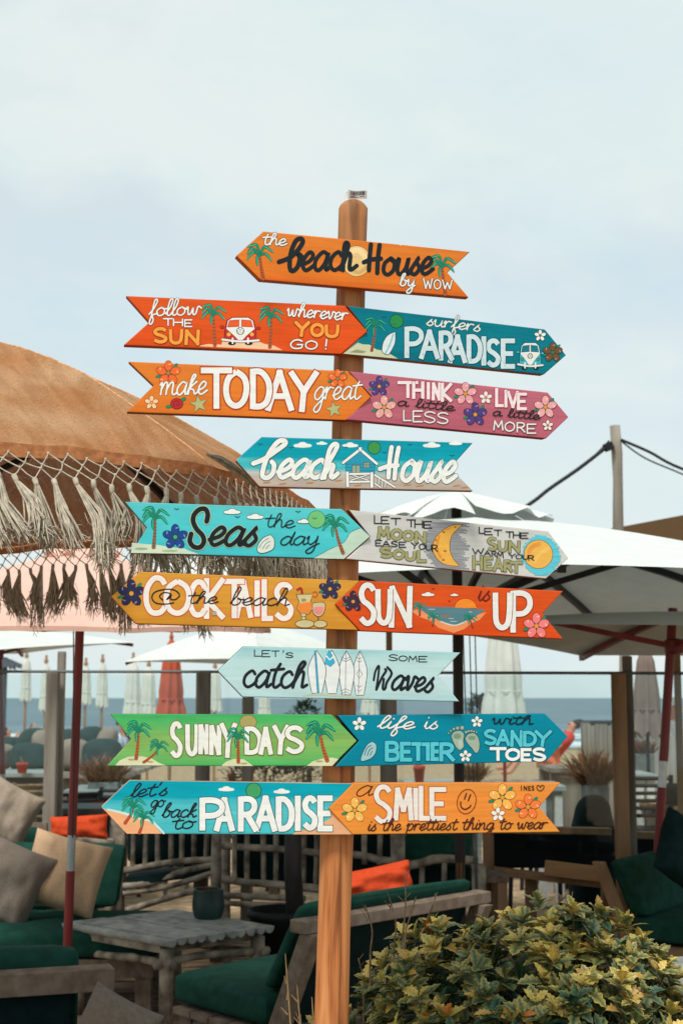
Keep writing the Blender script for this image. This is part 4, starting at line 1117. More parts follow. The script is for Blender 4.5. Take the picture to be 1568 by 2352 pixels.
# ------------------------------------------------------------------ big white parasol, right
H = .54
wc = Vector((1.23 * H, 15.12 * H, 0))
parasol('parasol', 'large white canvas parasol with a dark pole right behind the signpost', wc.x, wc.y, CAMH + H, 4.44 * H, CAMH + 1.02, n=10, a0=R(-84), mats=(WHC, DKM, DKP), cap=(.56, .17), pexp=1.5, pole_r=.03, pole_top=CAMH + 1.10, rib_w=.034, drop={9: .045, 8: .05, 0: -.0}, sag=.012, hub=.28, valance=0.0, sleeve=(W(1052, 2065, wc.y).z, W(1052, 1980, wc.y).z, M('bronze', (96, 72, 52), rough=.3, var=.3, scale=20, stretch=(4, 4, .1), metal=.7, bump=0), 1.0))
mb = MB()
for dx in (-.018, .018, .05):
    a = W(1068, 1450, wc.y - .15)
    p_ = [W(1070 + dx * 400, 1445, wc.y - .2), W(1078 + dx * 350, 1700, wc.y - .2), W(1088 + dx * 120, 1930, wc.y - .2), W(1094 + dx * 60, 2075, wc.y - .2)]
    mb.tube(crom(p_, 5), .0035, 5)
tag(mb.build('rope', M('rope_grey', (70, 74, 70), bump=.1), loc=(a.x, a.y, 0)), 'slack lifting ropes hanging beside the dark parasol pole', 'rope')

# ------------------------------------------------------------------ white parasol with red pole, right edge
rY = 8.2
rc = W(1546, 1462, rY)
parasol('parasol', 'white parasol on a leaning red pole with a steel joint at right', rc.x, rY, W(1546, 1480, rY).z, 1.62, W(1546, 1405, rY).z, n=4, a0=R(100), mats=(WHC, REDP, REDP), tilt=(-.055, -.02), pexp=1.25, pole_r=.026, rib_w=.03, lean=(G(1490, 2230).x * rY / G(1490, 2230).y - rc.x, 0), sag=.0, hub=.10, sub=10,
        sleeve=(W(1522, 1808, rY).z, W(1522, 1748, rY).z, STEEL))
# ------------------------------------------------------------------ tan canvas shade far right with its tall pole
def shade(name, label, pts, mat, cat):
    root = thing(name, label, cat, (pts[0] + pts[2]) / 2)
    mb = MB()
    def f(u, v):
        a = pts[0].lerp(pts[1], u); b = pts[3].lerp(pts[2], u)
        p = a.lerp(b, v); p.z -= .25 * math.sin(math.pi * u) * math.sin(math.pi * v); return p
    mb.grid(f, 14, 14); mb.build('canvas', mat, root, smooth=True)
    for i in (1, 2):
        mb = MB(); mb.tube([Vector((pts[i].x, pts[i].y, 0)), pts[i]], .05, 8); mb.build('mast', WOODG, root)
    return root
WOODG = M('grey_wood', (128, 118, 106), rough=.85, var=.4, scale=7, stretch=(1, 1, .12), bump=.35, spec=.15, c2=(160, 152, 140), det=8)
BRNW = M('brown_wood', (162, 126, 94), rough=.8, var=.35, scale=8, stretch=(1, 1, .15), bump=.3, spec=.15, c2=(166, 134, 104), det=8)
shade('shade_sail', 'tan canvas shade sail beyond the white parasol at far right', [W(1340, 1226, 16), W(1900, 1120, 13.0), W(2100, 1280, 18.0), W(1420, 1300, 19)], TANC, 'shade sail')
mb = MB()
pa_, pb_ = W(1411, 978, 13.2), W(1436, 1600, 13.2)
pb_ = pa_ + (pb_ - pa_) * (pa_.z / (pa_.z - pb_.z))
pts = [pa_.lerp(pb_, k / 16) + Vector((.01 * math.sin(k * 1.1), 0, 0)) for k in range(17)]
mb.tube(pts, [.049 + .004 * math.sin(k * 2.1) for k in range(17)], 12)
tag(mb.build('tall_pole', WOODG, loc=pb_, smooth=True), 'tall weathered wooden pole carrying black cables above the shade sail', 'pole')
CB = M('black_cable', (24, 28, 32), bump=0)
for (lab, segs) in (('black cable sagging left from the tall pole to behind the white parasol', (([(1398, 1022), (1330, 1075), (1262, 1122), (1215, 1158), (1100, 1230)], .02), ([(1398, 1012), (1360, 1050), (1330, 1075)], .008))),
                   ('upper black cable running right from the tall pole', (([(1425, 1010), (1490, 1038), (1568, 1078), (1800, 1160)], .014),)),
                   ('lower thin black cable drooping right from the tall pole', (([(1425, 1013), (1480, 1052), (1568, 1090), (1800, 1190)], .008),)),
                   ('thin black wire crossing the sky behind the fringe tassels', (([(380, 1238), (480, 1281), (600, 1330)], .011),))):
    mb = MB()
    for pts, r_ in segs: mb.tube(crom([tuple(W(x, y, 13.14)) for x, y in pts], 6), r_, 6)
    if 'left' in lab: mb.tube([W(1393, 1018, 13.14), W(1400, 1034, 13.14)], .05, 8)
    tag(mb.build('cable', CB, loc=W(*segs[0][0][0], 13.14)), lab, 'cable')

# ------------------------------------------------------------------ white parasols beyond, left of the post
q = W(25, 1500, 10.5)
parasol('parasol', 'wide white parasol with a red pole at the left edge', q.x - .1, 10.5, q.z, 1.02, W(25, 1440, 10.5).z, n=4, a0=R(2), mats=(WHC, REDP, REDP), tilt=(.075, .03), pexp=1.2, pole_r=.024, sag=.0, sub=8, hub=.1, lean=(.13, 0), sleeve=(W(28, 1822, 10.5).z, W(28, 1778, 10.5).z, STEEL))
q = W(577, 1522, 11)
parasol('parasol', 'wide white parasol directly behind the waves board', q.x, 11, q.z, .98, W(577, 1420, 11).z, n=4, a0=R(7), mats=(WHC, REDP, REDP), pexp=1.15, pole_r=.026, sag=.0, sub=8, hub=.1)
# ================================================================== fringed burlap parasol, left foreground
def burlap():
    m = bpy.data.materials.new('burlap'); m.use_nodes = True
    t = m.node_tree; bs = t.nodes['Principled BSDF']
    tcn = t.nodes.new('ShaderNodeTexCoord')
    n_ = t.nodes.new('ShaderNodeTexNoise'); n_.inputs['Scale'].default_value = 5; n_.inputs['Detail'].default_value = 8
    t.links.new(tcn.outputs['Object'], n_.inputs['Vector'])
    r_ = t.nodes.new('ShaderNodeValToRGB'); e = r_.color_ramp.elements
    e[0].position = .33; e[0].color = (*lin((206, 148, 102)), 1); e[1].position = .68; e[1].color = (*lin((226, 184, 142)), 1)
    t.links.new(n_.outputs[0], r_.inputs[0])
    uv = t.nodes.new('ShaderNodeUVMap')
    ns_ = []
    for st_ in ((1, 9, 1), (9, 1, 1)):
        mp_ = t.nodes.new('ShaderNodeMapping'); mp_.inputs['Scale'].default_value = st_; t.links.new(uv.outputs[0], mp_.inputs[0])
        q_ = t.nodes.new('ShaderNodeTexNoise'); q_.inputs['Scale'].default_value = 95; q_.inputs['Detail'].default_value = 3; t.links.new(mp_.outputs[0], q_.inputs['Vector']); ns_.append(q_)
    mu = t.nodes.new('ShaderNodeMath'); mu.operation = 'MULTIPLY'; t.links.new(ns_[0].outputs[0], mu.inputs[0]); t.links.new(ns_[1].outputs[0], mu.inputs[1])
    # wear: paler creases running down the panels
    mpw = t.nodes.new('ShaderNodeMapping'); mpw.inputs['Scale'].default_value = (7, 1.2, 1); t.links.new(uv.outputs[0], mpw.inputs[0])
    nw = t.nodes.new('ShaderNodeTexNoise'); nw.inputs['Scale'].default_value = 4; nw.inputs['Detail'].default_value = 6; nw.inputs['Distortion'].default_value = .6; t.links.new(mpw.outputs[0], nw.inputs['Vector'])
    rw = t.nodes.new('ShaderNodeValToRGB'); rw.color_ramp.elements[0].position = .35; rw.color_ramp.elements[0].color = (.80, .76, .72, 1); rw.color_ramp.elements[1].position = .66; rw.color_ramp.elements[1].color = (1, 1, 1, 1); t.links.new(nw.outputs[0], rw.inputs[0])
    r2 = t.nodes.new('ShaderNodeValToRGB'); r2.color_ramp.elements[0].position = .12; r2.color_ramp.elements[0].color = (.55, .53, .52, 1); r2.color_ramp.elements[1].position = .36; r2.color_ramp.elements[1].color = (1, 1, 1, 1)
    t.links.new(mu.outputs[0], r2.inputs[0])
    mk = t.nodes.new('ShaderNodeMix'); mk.data_type = 'RGBA'; mk.blend_type = 'MULTIPLY'; mk.inputs['Factor'].default_value = 1
    mkw = t.nodes.new('ShaderNodeMix'); mkw.data_type = 'RGBA'; mkw.blend_type = 'MULTIPLY'; mkw.inputs['Factor'].default_value = 1
    t.links.new(r_.outputs[0], mkw.inputs['A']); t.links.new(rw.outputs[0], mkw.inputs['B']); t.links.new(mkw.outputs['Result'], mk.inputs['A']); t.links.new(r2.outputs[0], mk.inputs['B'])
    t.links.new(mk.outputs['Result'], bs.inputs['Base Color']); bs.inputs['Roughness'].default_value = .95; bs.inputs['Specular IOR Level'].default_value = 0
    bp = t.nodes.new('ShaderNodeBump'); bp.inputs['Strength'].default_value = .9; bp.inputs['Distance'].default_value = .004
    t.links.new(mu.outputs[0], bp.inputs['Height']); t.links.new(bp.outputs[0], bs.inputs['Normal'])
    tr = t.nodes.new('ShaderNodeBsdfTranslucent'); tr.inputs[0].default_value = (*lin((112, 66, 44)), 1)
    ms = t.nodes.new('ShaderNodeMixShader'); ms.inputs[0].default_value = .18
    t.links.new(bs.outputs[0], ms.inputs[1]); t.links.new(tr.outputs[0], ms.inputs[2])
    # open weave: pin holes between the threads
    tp = t.nodes.new('ShaderNodeBsdfTransparent'); gt = t.nodes.new('ShaderNodeMath'); gt.operation = 'LESS_THAN'; gt.inputs[1].default_value = .02
    n4 = t.nodes.new('ShaderNodeTexNoise'); n4.inputs['Scale'].default_value = 3; t.links.new(tcn.outputs['Object'], n4.inputs['Vector'])
    sb = t.nodes.new('ShaderNodeMath'); sb.operation = 'MULTIPLY_ADD'; sb.inputs[1].default_value = -.02; sb.inputs[2].default_value = .158
    t.links.new(n4.outputs[0], sb.inputs[0]); t.links.new(sb.outputs[0], gt.inputs[1]); t.links.new(mu.outputs[0], gt.inputs[0])
    ms2 = t.nodes.new('ShaderNodeMixShader'); t.links.new(gt.outputs[0], ms2.inputs[0]); t.links.new(ms.outputs[0], ms2.inputs[1]); t.links.new(tp.outputs[0], ms2.inputs[2])
    t.links.new(ms2.outputs[0], t.nodes['Material Output'].inputs[0])
    return m
BUR = burlap()
BUR2 = M('burlap_seam', (196, 150, 112), rough=.95, var=.25, scale=90, bump=.3, spec=0)
CREAM = M('cotton_fringe', (178, 168, 150), rough=.95, var=.22, scale=60, bump=.1, spec=.05)
FC = Vector((-1.23, 4.254, 0)); FR = 1.174; FH = CAMH + .564; FA = CAMH + 1.08; FN = 8; FA0 = R(-39)
fr_root = thing('parasol', 'orange burlap parasol with knotted cream fringe and tassels at the left', 'parasol', (FC.x, FC.y, 0))
def fpt(k, f, t):
    a1 = FA0 + 2 * math.pi * k / FN; a2 = FA0 + 2 * math.pi * (k + 1) / FN
    ux = math.cos(a1) * (1 - f) + math.cos(a2) * f; uy = math.sin(a1) * (1 - f) + math.sin(a2) * f
    bul = 1 + .02 * 4 * f * (1 - f) * t
    x, y = FC.x + FR * t * ux * bul, FC.y + FR * t * uy * bul
    z = FH + (FA - FH) * (1 - t ** 1.75) - .046 * 4 * f * (1 - f) * math.sin(math.pi * min(1, t)) + .022 * 4 * f * (1 - f) * t ** 5
    z += .008 * noise.noise(Vector((x * 5, y * 5, 1))) + .007 * t * noise.noise(Vector((k * 3.1 + f * 9, t * 1.5, 8))) + .004 * noise.noise(Vector((x * 14, y * 14, 2)))
    if t > .97: z += .006 * noise.noise(Vector((x * 40, y * 40, 5)))
    return Vector((x, y, z))
mb = MB(); uvs = []
for k in range(FN):
    nu, nv = 30, 40
    vs = [fpt(k, i / nu, .04 + .96 * j / nv) for j in range(nv + 1) for i in range(nu + 1)]
    uvs += [((i / nu - .5) * .876 * (.04 + .96 * j / nv), FR * j / nv) for j in range(nv + 1) for i in range(nu + 1)]
    mb.add(vs, [(j * (nu + 1) + i, j * (nu + 1) + i + 1, (j + 1) * (nu + 1) + i + 1, (j + 1) * (nu + 1) + i) for j in range(nv) for i in range(nu)])
cano = mb.build('canopy', BUR, fr_root, smooth=True)
ul = cano.data.uv_layers.new(name='UVMap')
for lp in cano.data.loops: ul.data[lp.index].uv = uvs[lp.vertex_index]
# stitched seams over the ribs
for k in range(FN):
    mb = MB(); mb.tube([fpt(k, .0, q) + Vector((0, 0, -.0005)) for q in [.05 + .95 * i / 24 for i in range(25)]], .0036, 6)
    mb.build('seam', BUR2, fr_root, smooth=True)
# folded hem band
mb = MB()
for k in range(FN):
    def hb(u, v):
        p = fpt(k, u, 1.0); c = Vector((FC.x, FC.y, p.z)); d = (p - c).normalized()
        return p + d * (.0025 - .003 * v) + Vector((0, 0, .003 - .030 * v + .004 * noise.noise(Vector((p.x * 30, p.y * 30, v)))))
    mb.grid(hb, 14, 2)
mb.build('hem', M('burlap_hem', (190, 128, 86), rough=.95, var=.2, scale=60, bump=.3, spec=.05), fr_root, smooth=True)
for k in range(FN):
    mb = MB(); pts = [fpt(k, 0, q) - Vector((0, 0, .018)) for q in (.03, .2, .4, .6, .8, .97)]
    for a, b in zip(pts[:-1], pts[1:]): mb.beam(a, b, .016, .02)
    rb = mb.build('rib', DKM, fr_root)
    mb = MB(); mb.beam(Vector((FC.x, FC.y, FH + .02)), fpt(k, 0, .5) - Vector((0, 0, .03)), .014, .018); mb.build('strut', DKM, rb)
mb = MB(); mb.tube([(FC.x, FC.y, 0), (FC.x, FC.y, FA + .06)], .022, 14); mb.build('pole', BRNW, fr_root)
# the net and its tassels
random.seed(21)
SP = .046
side = 2 * FR * math.sin(math.pi / FN)
def hem_at(s):
    k = math.floor(s / side); f = s / side - k
    p = fpt(k % FN, f, 1.0); c = Vector((FC.x, FC.y, p.z))
    return p, (p - c).normalized(), k, f
s0, s1 = -1.25 * side, 3.25 * side
n_t = int((s1 - s0) / SP)
RH = .0245
def node(i, r):
    p, d, k, f = hem_at(s0 + i * SP)
    near = max(0, -d.y)
    return p + d * .004 + Vector((.012 * r * (.4 + near), -.012 * r * near, -.020 - RH * r * (1.05 - .1 * near) * .9 + (.006 if r else .0) * noise.noise(Vector((i * .9, r * 2.0, 4))))) + Vector((.010 * noise.noise(Vector((i * 1.7, r * 3.1, 9))), 0, .008 * noise.noise(Vector((i * 2.3, r * 1.1, 2))))) * (1 if r else 0)
net = MB()
for i in range(n_t):
    for r_ in range(3):
        o = .5 if r_ % 2 else 0
        a = node(i + o, r_)
        for dx in (-.5, .5):
            b = node(i + o + dx, r_ + 1)
            m_ = (a + b) / 2 + Vector((jit(.002), jit(.002), -.001))
            net.tube([a, m_, b], .00185, 4, cap=False)
        net.tube([a + Vector((0, 0, .004)), a - Vector((0, 0, .004))], .0034, 6)
net.build('net', CREAM, fr_root, smooth=True)
for i in range(n_t):
    h = node(i + .5, 3); _, d, k, f = hem_at(s0 + (i + .5) * SP)
    near = max(0, -d.y)
    fr_ = 1.3 if h.x < -.585 else -.12
    drift = Vector((.12 + .26 * near * (fr_ + .2) + jit(.11), -.34 * near * fr_ + jit(.05), -1)).normalized()
    if near < .1: drift = Vector((.18 * math.sin(i * .8) + jit(.12), jit(.1), -1)).normalized()
    ln = random.choice((.13, .17, .18, .19, .2, .21, .235)) + jit(.012)
    if i in (9, 31, 47): continue
    mb = MB()
    mb.tube([h + Vector((0, 0, .004)), h, h + drift * .012, h + drift * .02], [.003, .0066, .0066, .0056], 8)
    bend = Vector((jit(.035), jit(.03), 0)); wob_ = random.uniform(.002, .008)
    for q in range(32):
        a = random.uniform(0, 2 * math.pi); rr = math.sqrt(random.random())
        off0 = Vector((math.cos(a), math.sin(a), 0)) * .0045 * rr
        off1 = Vector((math.cos(a), math.sin(a), 0)) * (.0115 + .005 * random.random()) * rr
        off2 = Vector((math.cos(a), math.sin(a), 0)) * (.022 + .014 * random.random()) * rr
        l2 = ln * random.uniform(.74, 1.06)
        p0 = h + drift * .016 + off0; p1 = h + drift * l2 * .5 + off1 + bend * .7 + Vector((jit(wob_), jit(wob_), 0)); p2 = h + drift * l2 + off2 + bend * .2 - Vector((0, 0, .01))
        mid1 = h + drift * l2 * .78 + (off1 + off2) * .5 + bend * .6 + Vector((jit(wob_ * 1.3), jit(wob_ * 1.3), 0))
        mb.tube([p0, p1, mid1, p2], [.0021, .0027, .0027, .0012], 4, cap=False)
    for q in range(44):
        a = Vector((jit(1), jit(1), jit(.8) - .3)).normalized()
        b0 = h + drift * ln * random.uniform(.72, 1.0) + a * .018 + bend * .3
        mb.tube([b0, b0 + (a + drift * .6) * random.uniform(.008, .022)], [.0015, .0008], 3, cap=False)
    for q in range(3):
        b0 = h + drift * ln * random.uniform(.3, .8); pts = [tuple(b0)]
        for z_ in range(4): pts.append(tuple(Vector(pts[-1]) + Vector((jit(.016), jit(.012), -.022 + jit(.012)))))
        mb.tube(crom(pts, 3), .0009, 3, cap=False)
    mb.build('tassel', CREAM, fr_root, smooth=True)
# loose bundle of cord hanging along the hem at the corner
mb = MB()
for q in range(12):
    o = Vector((jit(.008), jit(.008), jit(.008)))
    pts = [tuple(W(x, y, Yd * 1.025) + o * w_ + Vector((jit(.002), 0, jit(.002)))) for x, y, Yd, w_ in ((478, 1045, 3.40, .3), (505, 1056, 3.42, 1), (535, 1075, 3.46, 1.2), (565, 1098, 3.52, 1.1), (590, 1120, 3.56, .8))]
    mb.tube(crom(pts, 4), .0022, 4, cap=False)
mb.build('loose_cord', CREAM, fr_root, smooth=True)
# ================================================================== seating on the terrace
GRNF = M('green_canvas', (27, 66, 56), rough=.9, var=.18, scale=18, bump=.1, spec=.1)
GRND = M('dark_green_canvas', (15, 36, 36), rough=.9, var=.2, scale=18, bump=.1, spec=.1)  # dark green cloth, deepened to carry painted shade behind the seat backs
TAUP = M('taupe_linen', (120, 110, 100), rough=.95, var=.1, scale=80, bump=.15, spec=.05)
BEIG = M('beige_linen', (196, 164, 132), rough=.95, var=.08, scale=80, bump=.15, spec=.05)
ORNG = M('orange_canvas', (206, 76, 42), rough=.9, var=.08, scale=60, bump=.1, spec=.05)
TEAK = M('weathered_teak', (112, 94, 80), rough=.85, var=.22, scale=22, stretch=(1, .5, .9), bump=.3, spec=.15, c2=(140, 126, 112), det=12, ctr=(.25, .75))
BRCH = M('branch_wood', (122, 112, 100), rough=.9, var=.45, scale=12, bump=.5, spec=.1, c2=(162, 152, 136), det=8)
POTG = M('glazed_green', (26, 54, 52), rough=.45, var=.35, scale=8, bump=.05, spec=.45)
BLKP = M('black_plastic', (20, 26, 28), rough=.6, var=.2, scale=10, bump=.03, spec=.25)

def quadbox(mb, P, th, mi=None):
    """slab under four top corners"""
    P = [Vector(p) for p in P]; d = Vector((0, 0, -th))
    vs = P + [p + d for p in P]
    mb.add(vs, [(0, 1, 2, 3), (7, 6, 5, 4), (0, 4, 5, 1), (1, 5, 6, 2), (2, 6, 7, 3), (3, 7, 4, 0)], mi)

def slab(mb, o, a, b, c, mi=None):
    """parallelepiped from corner o with edge vectors a, b, c"""
    o, a, b, c = Vector(o), Vector(a), Vector(b), Vector(c)
    vs = [o, o + a, o + a + b, o + b, o + c, o + a + c, o + a + b + c, o + b + c]
    mb.add(vs, [(3, 2, 1, 0), (4, 5, 6, 7), (0, 1, 5, 4), (1, 2, 6, 5), (2, 3, 7, 6), (3, 0, 4, 7)], mi)

def cushion(name, parent, o, a, b, c, mat, rd=.045, puff=.012):
    """stuffed cushion: rounded box with slightly swollen faces"""
    o, a, b, c = Vector(o), Vector(a), Vector(b), Vector(c)
    mb = MB(); n = 14
    L_ = (a.length, b.length, c.length)
    def mp(p):
        q = []
        for k in range(3):
            h = L_[k] / 2; q.append(p[k] * h)
        # round the box
        inn = [max(-(L_[k] / 2 - rd), min(L_[k] / 2 - rd, q[k])) for k in range(3)]
        d = Vector([q[k] - inn[k] for k in range(3)])
        if d.length > 1e-9: d = d.normalized() * rd
        r = Vector(inn) + d
        sw = puff * (1 - p[0] ** 2) * (1 - p[1] ** 2)
        if abs(p[2]) > .99: r.z += sw * (1 if p[2] > 0 else -1)
        return o + (a + b + c) * .5 + a.normalized() * r.x + b.normalized() * r.y + c.normalized() * r.z
    for ax in range(3):
        for sg in (-1, 1):
            def fn(u, v):
                s_ = lambda t: math.copysign(abs(2 * t - 1) ** .6, 2 * t - 1)
                p = [0, 0, 0]; p[ax] = sg; p[(ax + 1) % 3] = s_(u) * (sg); p[(ax + 2) % 3] = s_(v)
                return mp(p)
            mb.grid(fn, n, n)
    return mb.build(name, mat, parent, smooth=True)

def pillow(name, label, cat, ctr, w_, h_, t_, rot, mat, group=None, seed=0, loc=None):
    """throw pillow lying in its own x/z plane, turned by rot (Euler)"""
    rm = Euler(rot).to_matrix(); ctr = Vector(ctr)
    mb = MB()
    for sg in (-1, 1):
        def fn(u, v):
            x, y = 2 * u - 1, 2 * v - 1
            X = x * (1 - .055 * (1 - y * y) * abs(x) ** 2); Z = y * (1 - .055 * (1 - x * x) * abs(y) ** 2)
            th = (max(0, 1 - x ** 4) ** .55) * (max(0, 1 - y ** 4) ** .55)
            wr = .16 * noise.noise(Vector((x * 2.2 + seed, y * 1.6, seed * 3.1))) + .14 * math.sin((x + y * .6) * 9 + seed + 2 * noise.noise(Vector((x * 2, y * 2, seed)))) * (abs(x) ** 2 + abs(y) ** 2) * .5 + .05 * noise.noise(Vector((x * 6, y * 2.5, seed)))
            return ctr + rm @ Vector((X * w_ / 2, sg * t_ / 2 * th * (1 + wr * 2), Z * h_ / 2))
        mb.grid(fn if sg < 0 else (lambda u, v: fn(1 - u, v)), 26, 26)
    return tag(mb.build(name, mat, None, smooth=True, loc=ctr), label, cat, group)

# ---------------- coffee table of half-round poles
TZ = .45
Nn, Lc, Fc, Rc = G(382, 2161, TZ), G(141, 2120, TZ), G(405, 2089, TZ), G(633, 2128, TZ)
tb = thing('coffee_table', 'square grey table of weathered planks on log legs between the green seats', 'table', ((Nn + Fc) / 2).xy.to_3d())
mb = MB(); nb = 11
for k in range(nb):
    a = Nn.lerp(Rc, k / nb); b = Nn.lerp(Rc, (k + .97) / nb); c = Lc.lerp(Fc, (k + .97) / nb); d = Lc.lerp(Fc, k / nb)
    e_ = (b - a).normalized() * 0
    ov = (a - d).normalized() * jit(.012); z = Vector((0, 0, jit(.004)))
    m0 = (a + b) / 2; m1 = (c + d) / 2
    pr = []
    for i in range(9):
        t_ = math.pi * i / 8
        pr.append((math.cos(t_), -math.sin(t_)))
    w2 = (b - a) / 2
    vs = [m0 + ov + z + w2 * x + Vector((0, 0, y * .034)) for x, y in pr] + [m1 + z + w2 * x + Vector((0, 0, y * .034)) for x, y in pr]
    fs = [(i, i + 1, i + 10, i + 9) for i in range(8)] + [(0, 9, 17, 8), tuple(range(8, -1, -1)), tuple(range(9, 18))]
    mb.add(vs, fs)
GRT = M('table_plank', (128, 132, 128), rough=.75, var=.35, scale=14, stretch=(1, .6, 1), bump=.25, spec=.25, c2=(176, 180, 174), det=12, ctr=(.22, .74))
mb.build('tabletop', GRT, tb)
ctr_ = (Nn + Fc) / 2
legs = []
for P in (Nn, Lc, Fc, Rc):
    q = P.lerp(ctr_, .17); q.z = TZ - .05; legs.append(q)
    mb = MB(); mb.tube([Vector((q.x + jit(.006), q.y, 0)), Vector((q.x + jit(.006), q.y, .2)), q], [.036, .034, .036], 12); mb.build('leg', BRCH, tb, smooth=True)
for i in range(4):
    a, b = legs[i], legs[(i + 1) % 4]; d = (b - a).normalized() * .07
    mb = MB(); pts = [a - d + Vector((0, 0, -.075)), a.lerp(b, .3) + Vector((0, 0, -.075 + jit(.02))), a.lerp(b, .7) + Vector((0, 0, -.075 + jit(.02))), b + d + Vector((0, 0, -.075))]
    mb.tube(crom([tuple(p) for p in pts], 5), [.02 + jit(.003) for _ in range(16)], 9); mb.build('stretcher', BRCH, tb, smooth=True)
mb = MB(); mb.beam(Nn.lerp(Rc, .08).lerp(Lc.lerp(Fc, .08), .1) + Vector((0, 0, -.052)), Lc.lerp(Fc, .08) + Vector((0, 0, -.052)), .05, .035); mb.beam(Nn.lerp(Lc, .12) + Vector((0, 0, -.054)) + (Rc - Nn) * .1, Rc + (Lc - Nn) * .12 + Vector((0, 0, -.054)) - (Rc - Nn) * .1, .05, .03)
mb.build('batten', BRCH, tb)
pc = G(478, 2110, TZ)
pot = thing('flower_pot', 'dark green glazed pot with dried flowers standing on the grey table', 'pot', pc)
mb = MB(); rp = px(36, pc.y)
mb.lathe([(0, 0), (rp * .72, 0), (rp * .86, rp * .12), (rp * 1.0, rp * .6), (rp * 1.0, rp * 1.0), (rp * .92, rp * 1.75), (rp * .93, rp * 1.8), (rp * .86, rp * 1.8), (rp * .86, rp * 1.5), (0, rp * 1.5)], pc, 28); mb.build('pot', POTG, pot, smooth=True)
mb = MB(); random.seed(8)
for k in range(60):
    a, r_ = random.uniform(0, 6.28), rp * .8 * math.sqrt(random.random()); p = pc + Vector((r_ * math.cos(a), r_ * math.sin(a), rp * random.uniform(1.5, 1.85)))
    s_ = rp * .12; d1 = Vector((jit(1), jit(1), jit(1))) * s_; d2 = Vector((jit(1), jit(1), jit(1))) * s_
    mb.add([p - d1, p - d2, p + d1, p + d2], [(0, 1, 2, 3)], 1 if k % 7 == 0 else 0)
mb.build('dried_flowers', [M('dry_brown', (70, 44, 34)), M('petal_red', (190, 40, 30))], pot)

# ---------------- low sofa at the left behind the table
sf = thing('sofa', 'low sofa with dark green cushions at the left behind the grey table', 'sofa', (-2.0, 7.9, 0))
xr = -.955
cushion('seat_cushion', sf, (-3.4, 7.42, .29), (3.4 + xr, 0, 0), (0, .80, 0), (0, 0, .13), GRNF, rd=.04)
pl = W(185, 1946, 8.3); pr2 = W(270, 1950, 8.3)
cushion('back_cushion', sf, (-3.2, 8.22, .42), (3.2 + pr2.x + .01, 0, 0), (0, .13, .02), (.03, .10, .33), GRNF, rd=.04)
mb = MB(); mb.beam((-3.4, 7.46, .24), (xr, 7.46, .24), .045, .09); mb.beam((xr - .02, 7.44, .24), (xr - .02, 8.25, .24), .045, .088); mb.beam((-3.4, 8.24, .24), (xr, 8.24, .24), .045, .086)
for k in range(9): mb.beam((-3.3 + k * .28, 7.49, .272), (-3.3 + k * .28, 8.2, .272), .09, .025)
mb.build('seat_frame', TEAK, sf)
mb = MB(); mb.beam((-3.4, 8.47, .55), (pr2.x - .01, 8.47, .55), .03, .22); mb.build('backrest', TEAK, sf)
for x, y in ((xr - .05, 7.5), (xr - .05, 8.18), (-2.4, 7.5), (-2.4, 8.18)):
    mb = MB(); mb.box((x, y, .0975), (.08, .08, .193)); mb.build('leg', TEAK, sf)
pillow('throw_pillow', 'creased beige pillow leaning on the green left sofa', 'pillow', W(148, 2006, 7.92), .43, .40, .21, (R(-18), R(15), R(4)), BEIG, seed=2.1)
pillow('throw_pillow', 'grey taupe pillow beside the beige one at the left edge', 'pillow', W(10, 2024, 7.80), .43, .42, .20, (R(-15), R(22), R(-6)), TAUP, seed=5.3)

# ---------------- sofa between table and bush, its back towards us
T0 = W(690, 2113, 5.75); T1 = G(1100, 2046, T0.z)
u_ = (T1 - T0); u_.z = 0; LS = u_.length; u_.normalize()
P1 = G(621, 2290, .42); P0 = G(404, 2234, .42)
v_ = (P0 - P1); dep = v_.length; v_.normalize()
sf = thing('sofa', 'slatted teak sofa with dark green cushions right behind the signpost and bush', 'sofa', (P1 + u_ * LS / 2 + v_ * dep / 2).xy.to_3d())
cushion('seat_cushion', sf, P1 + v_ * .03 - Vector((0, 0, .13)), v_ * dep, u_ * (LS - .02), (0, 0, .13), GRNF, rd=.04)
bk0 = P1 + Vector((0, 0, .0)); bt = Vector((T0.x, T0.y, T0.z + .045)) - u_ * .0
up_ = (bt - bk0)
cushion('back_cushion', sf, bk0 + v_ * .055 + u_ * .045 + up_ * .02, u_ * (LS - .06), v_ * .075, up_ * 1.0 + v_ * -.05, GRNF, rd=.04)
mb = MB()
ns = 5
for k in range(ns):
    o = P1 + v_ * (dep * (k + .02) / ns) + Vector((0, 0, -.165))
    slab(mb, o - u_ * .02, v_ * (dep / ns * .93), u_ * (LS + .04), (0, 0, .026))
mb.build('seat_slats', TEAK, sf)
mb = MB()
for o in (P1 + u_ * .03, P1 + u_ * (LS - .07)):
    slab(mb, o + v_ * .08 + Vector((0, 0, -.255)), v_ * (dep - .16), u_ * .045, (0, 0, .086))
slab(mb, P1 + v_ * (dep - .06) + u_ * .08 + Vector((0, 0, -.253)), v_ * .045, u_ * (LS - .16), (0, 0, .084))
mb.build('seat_frame', TEAK, sf)
for o in (P0 + u_ * .02, P0 + u_ * (LS - .09)):
    mb = MB(); slab(mb, Vector((o.x, o.y, 0)) - v_ * .09, v_ * .085, u_ * .075, (0, 0, P0.z - .167)); mb.build('leg', TEAK, sf)
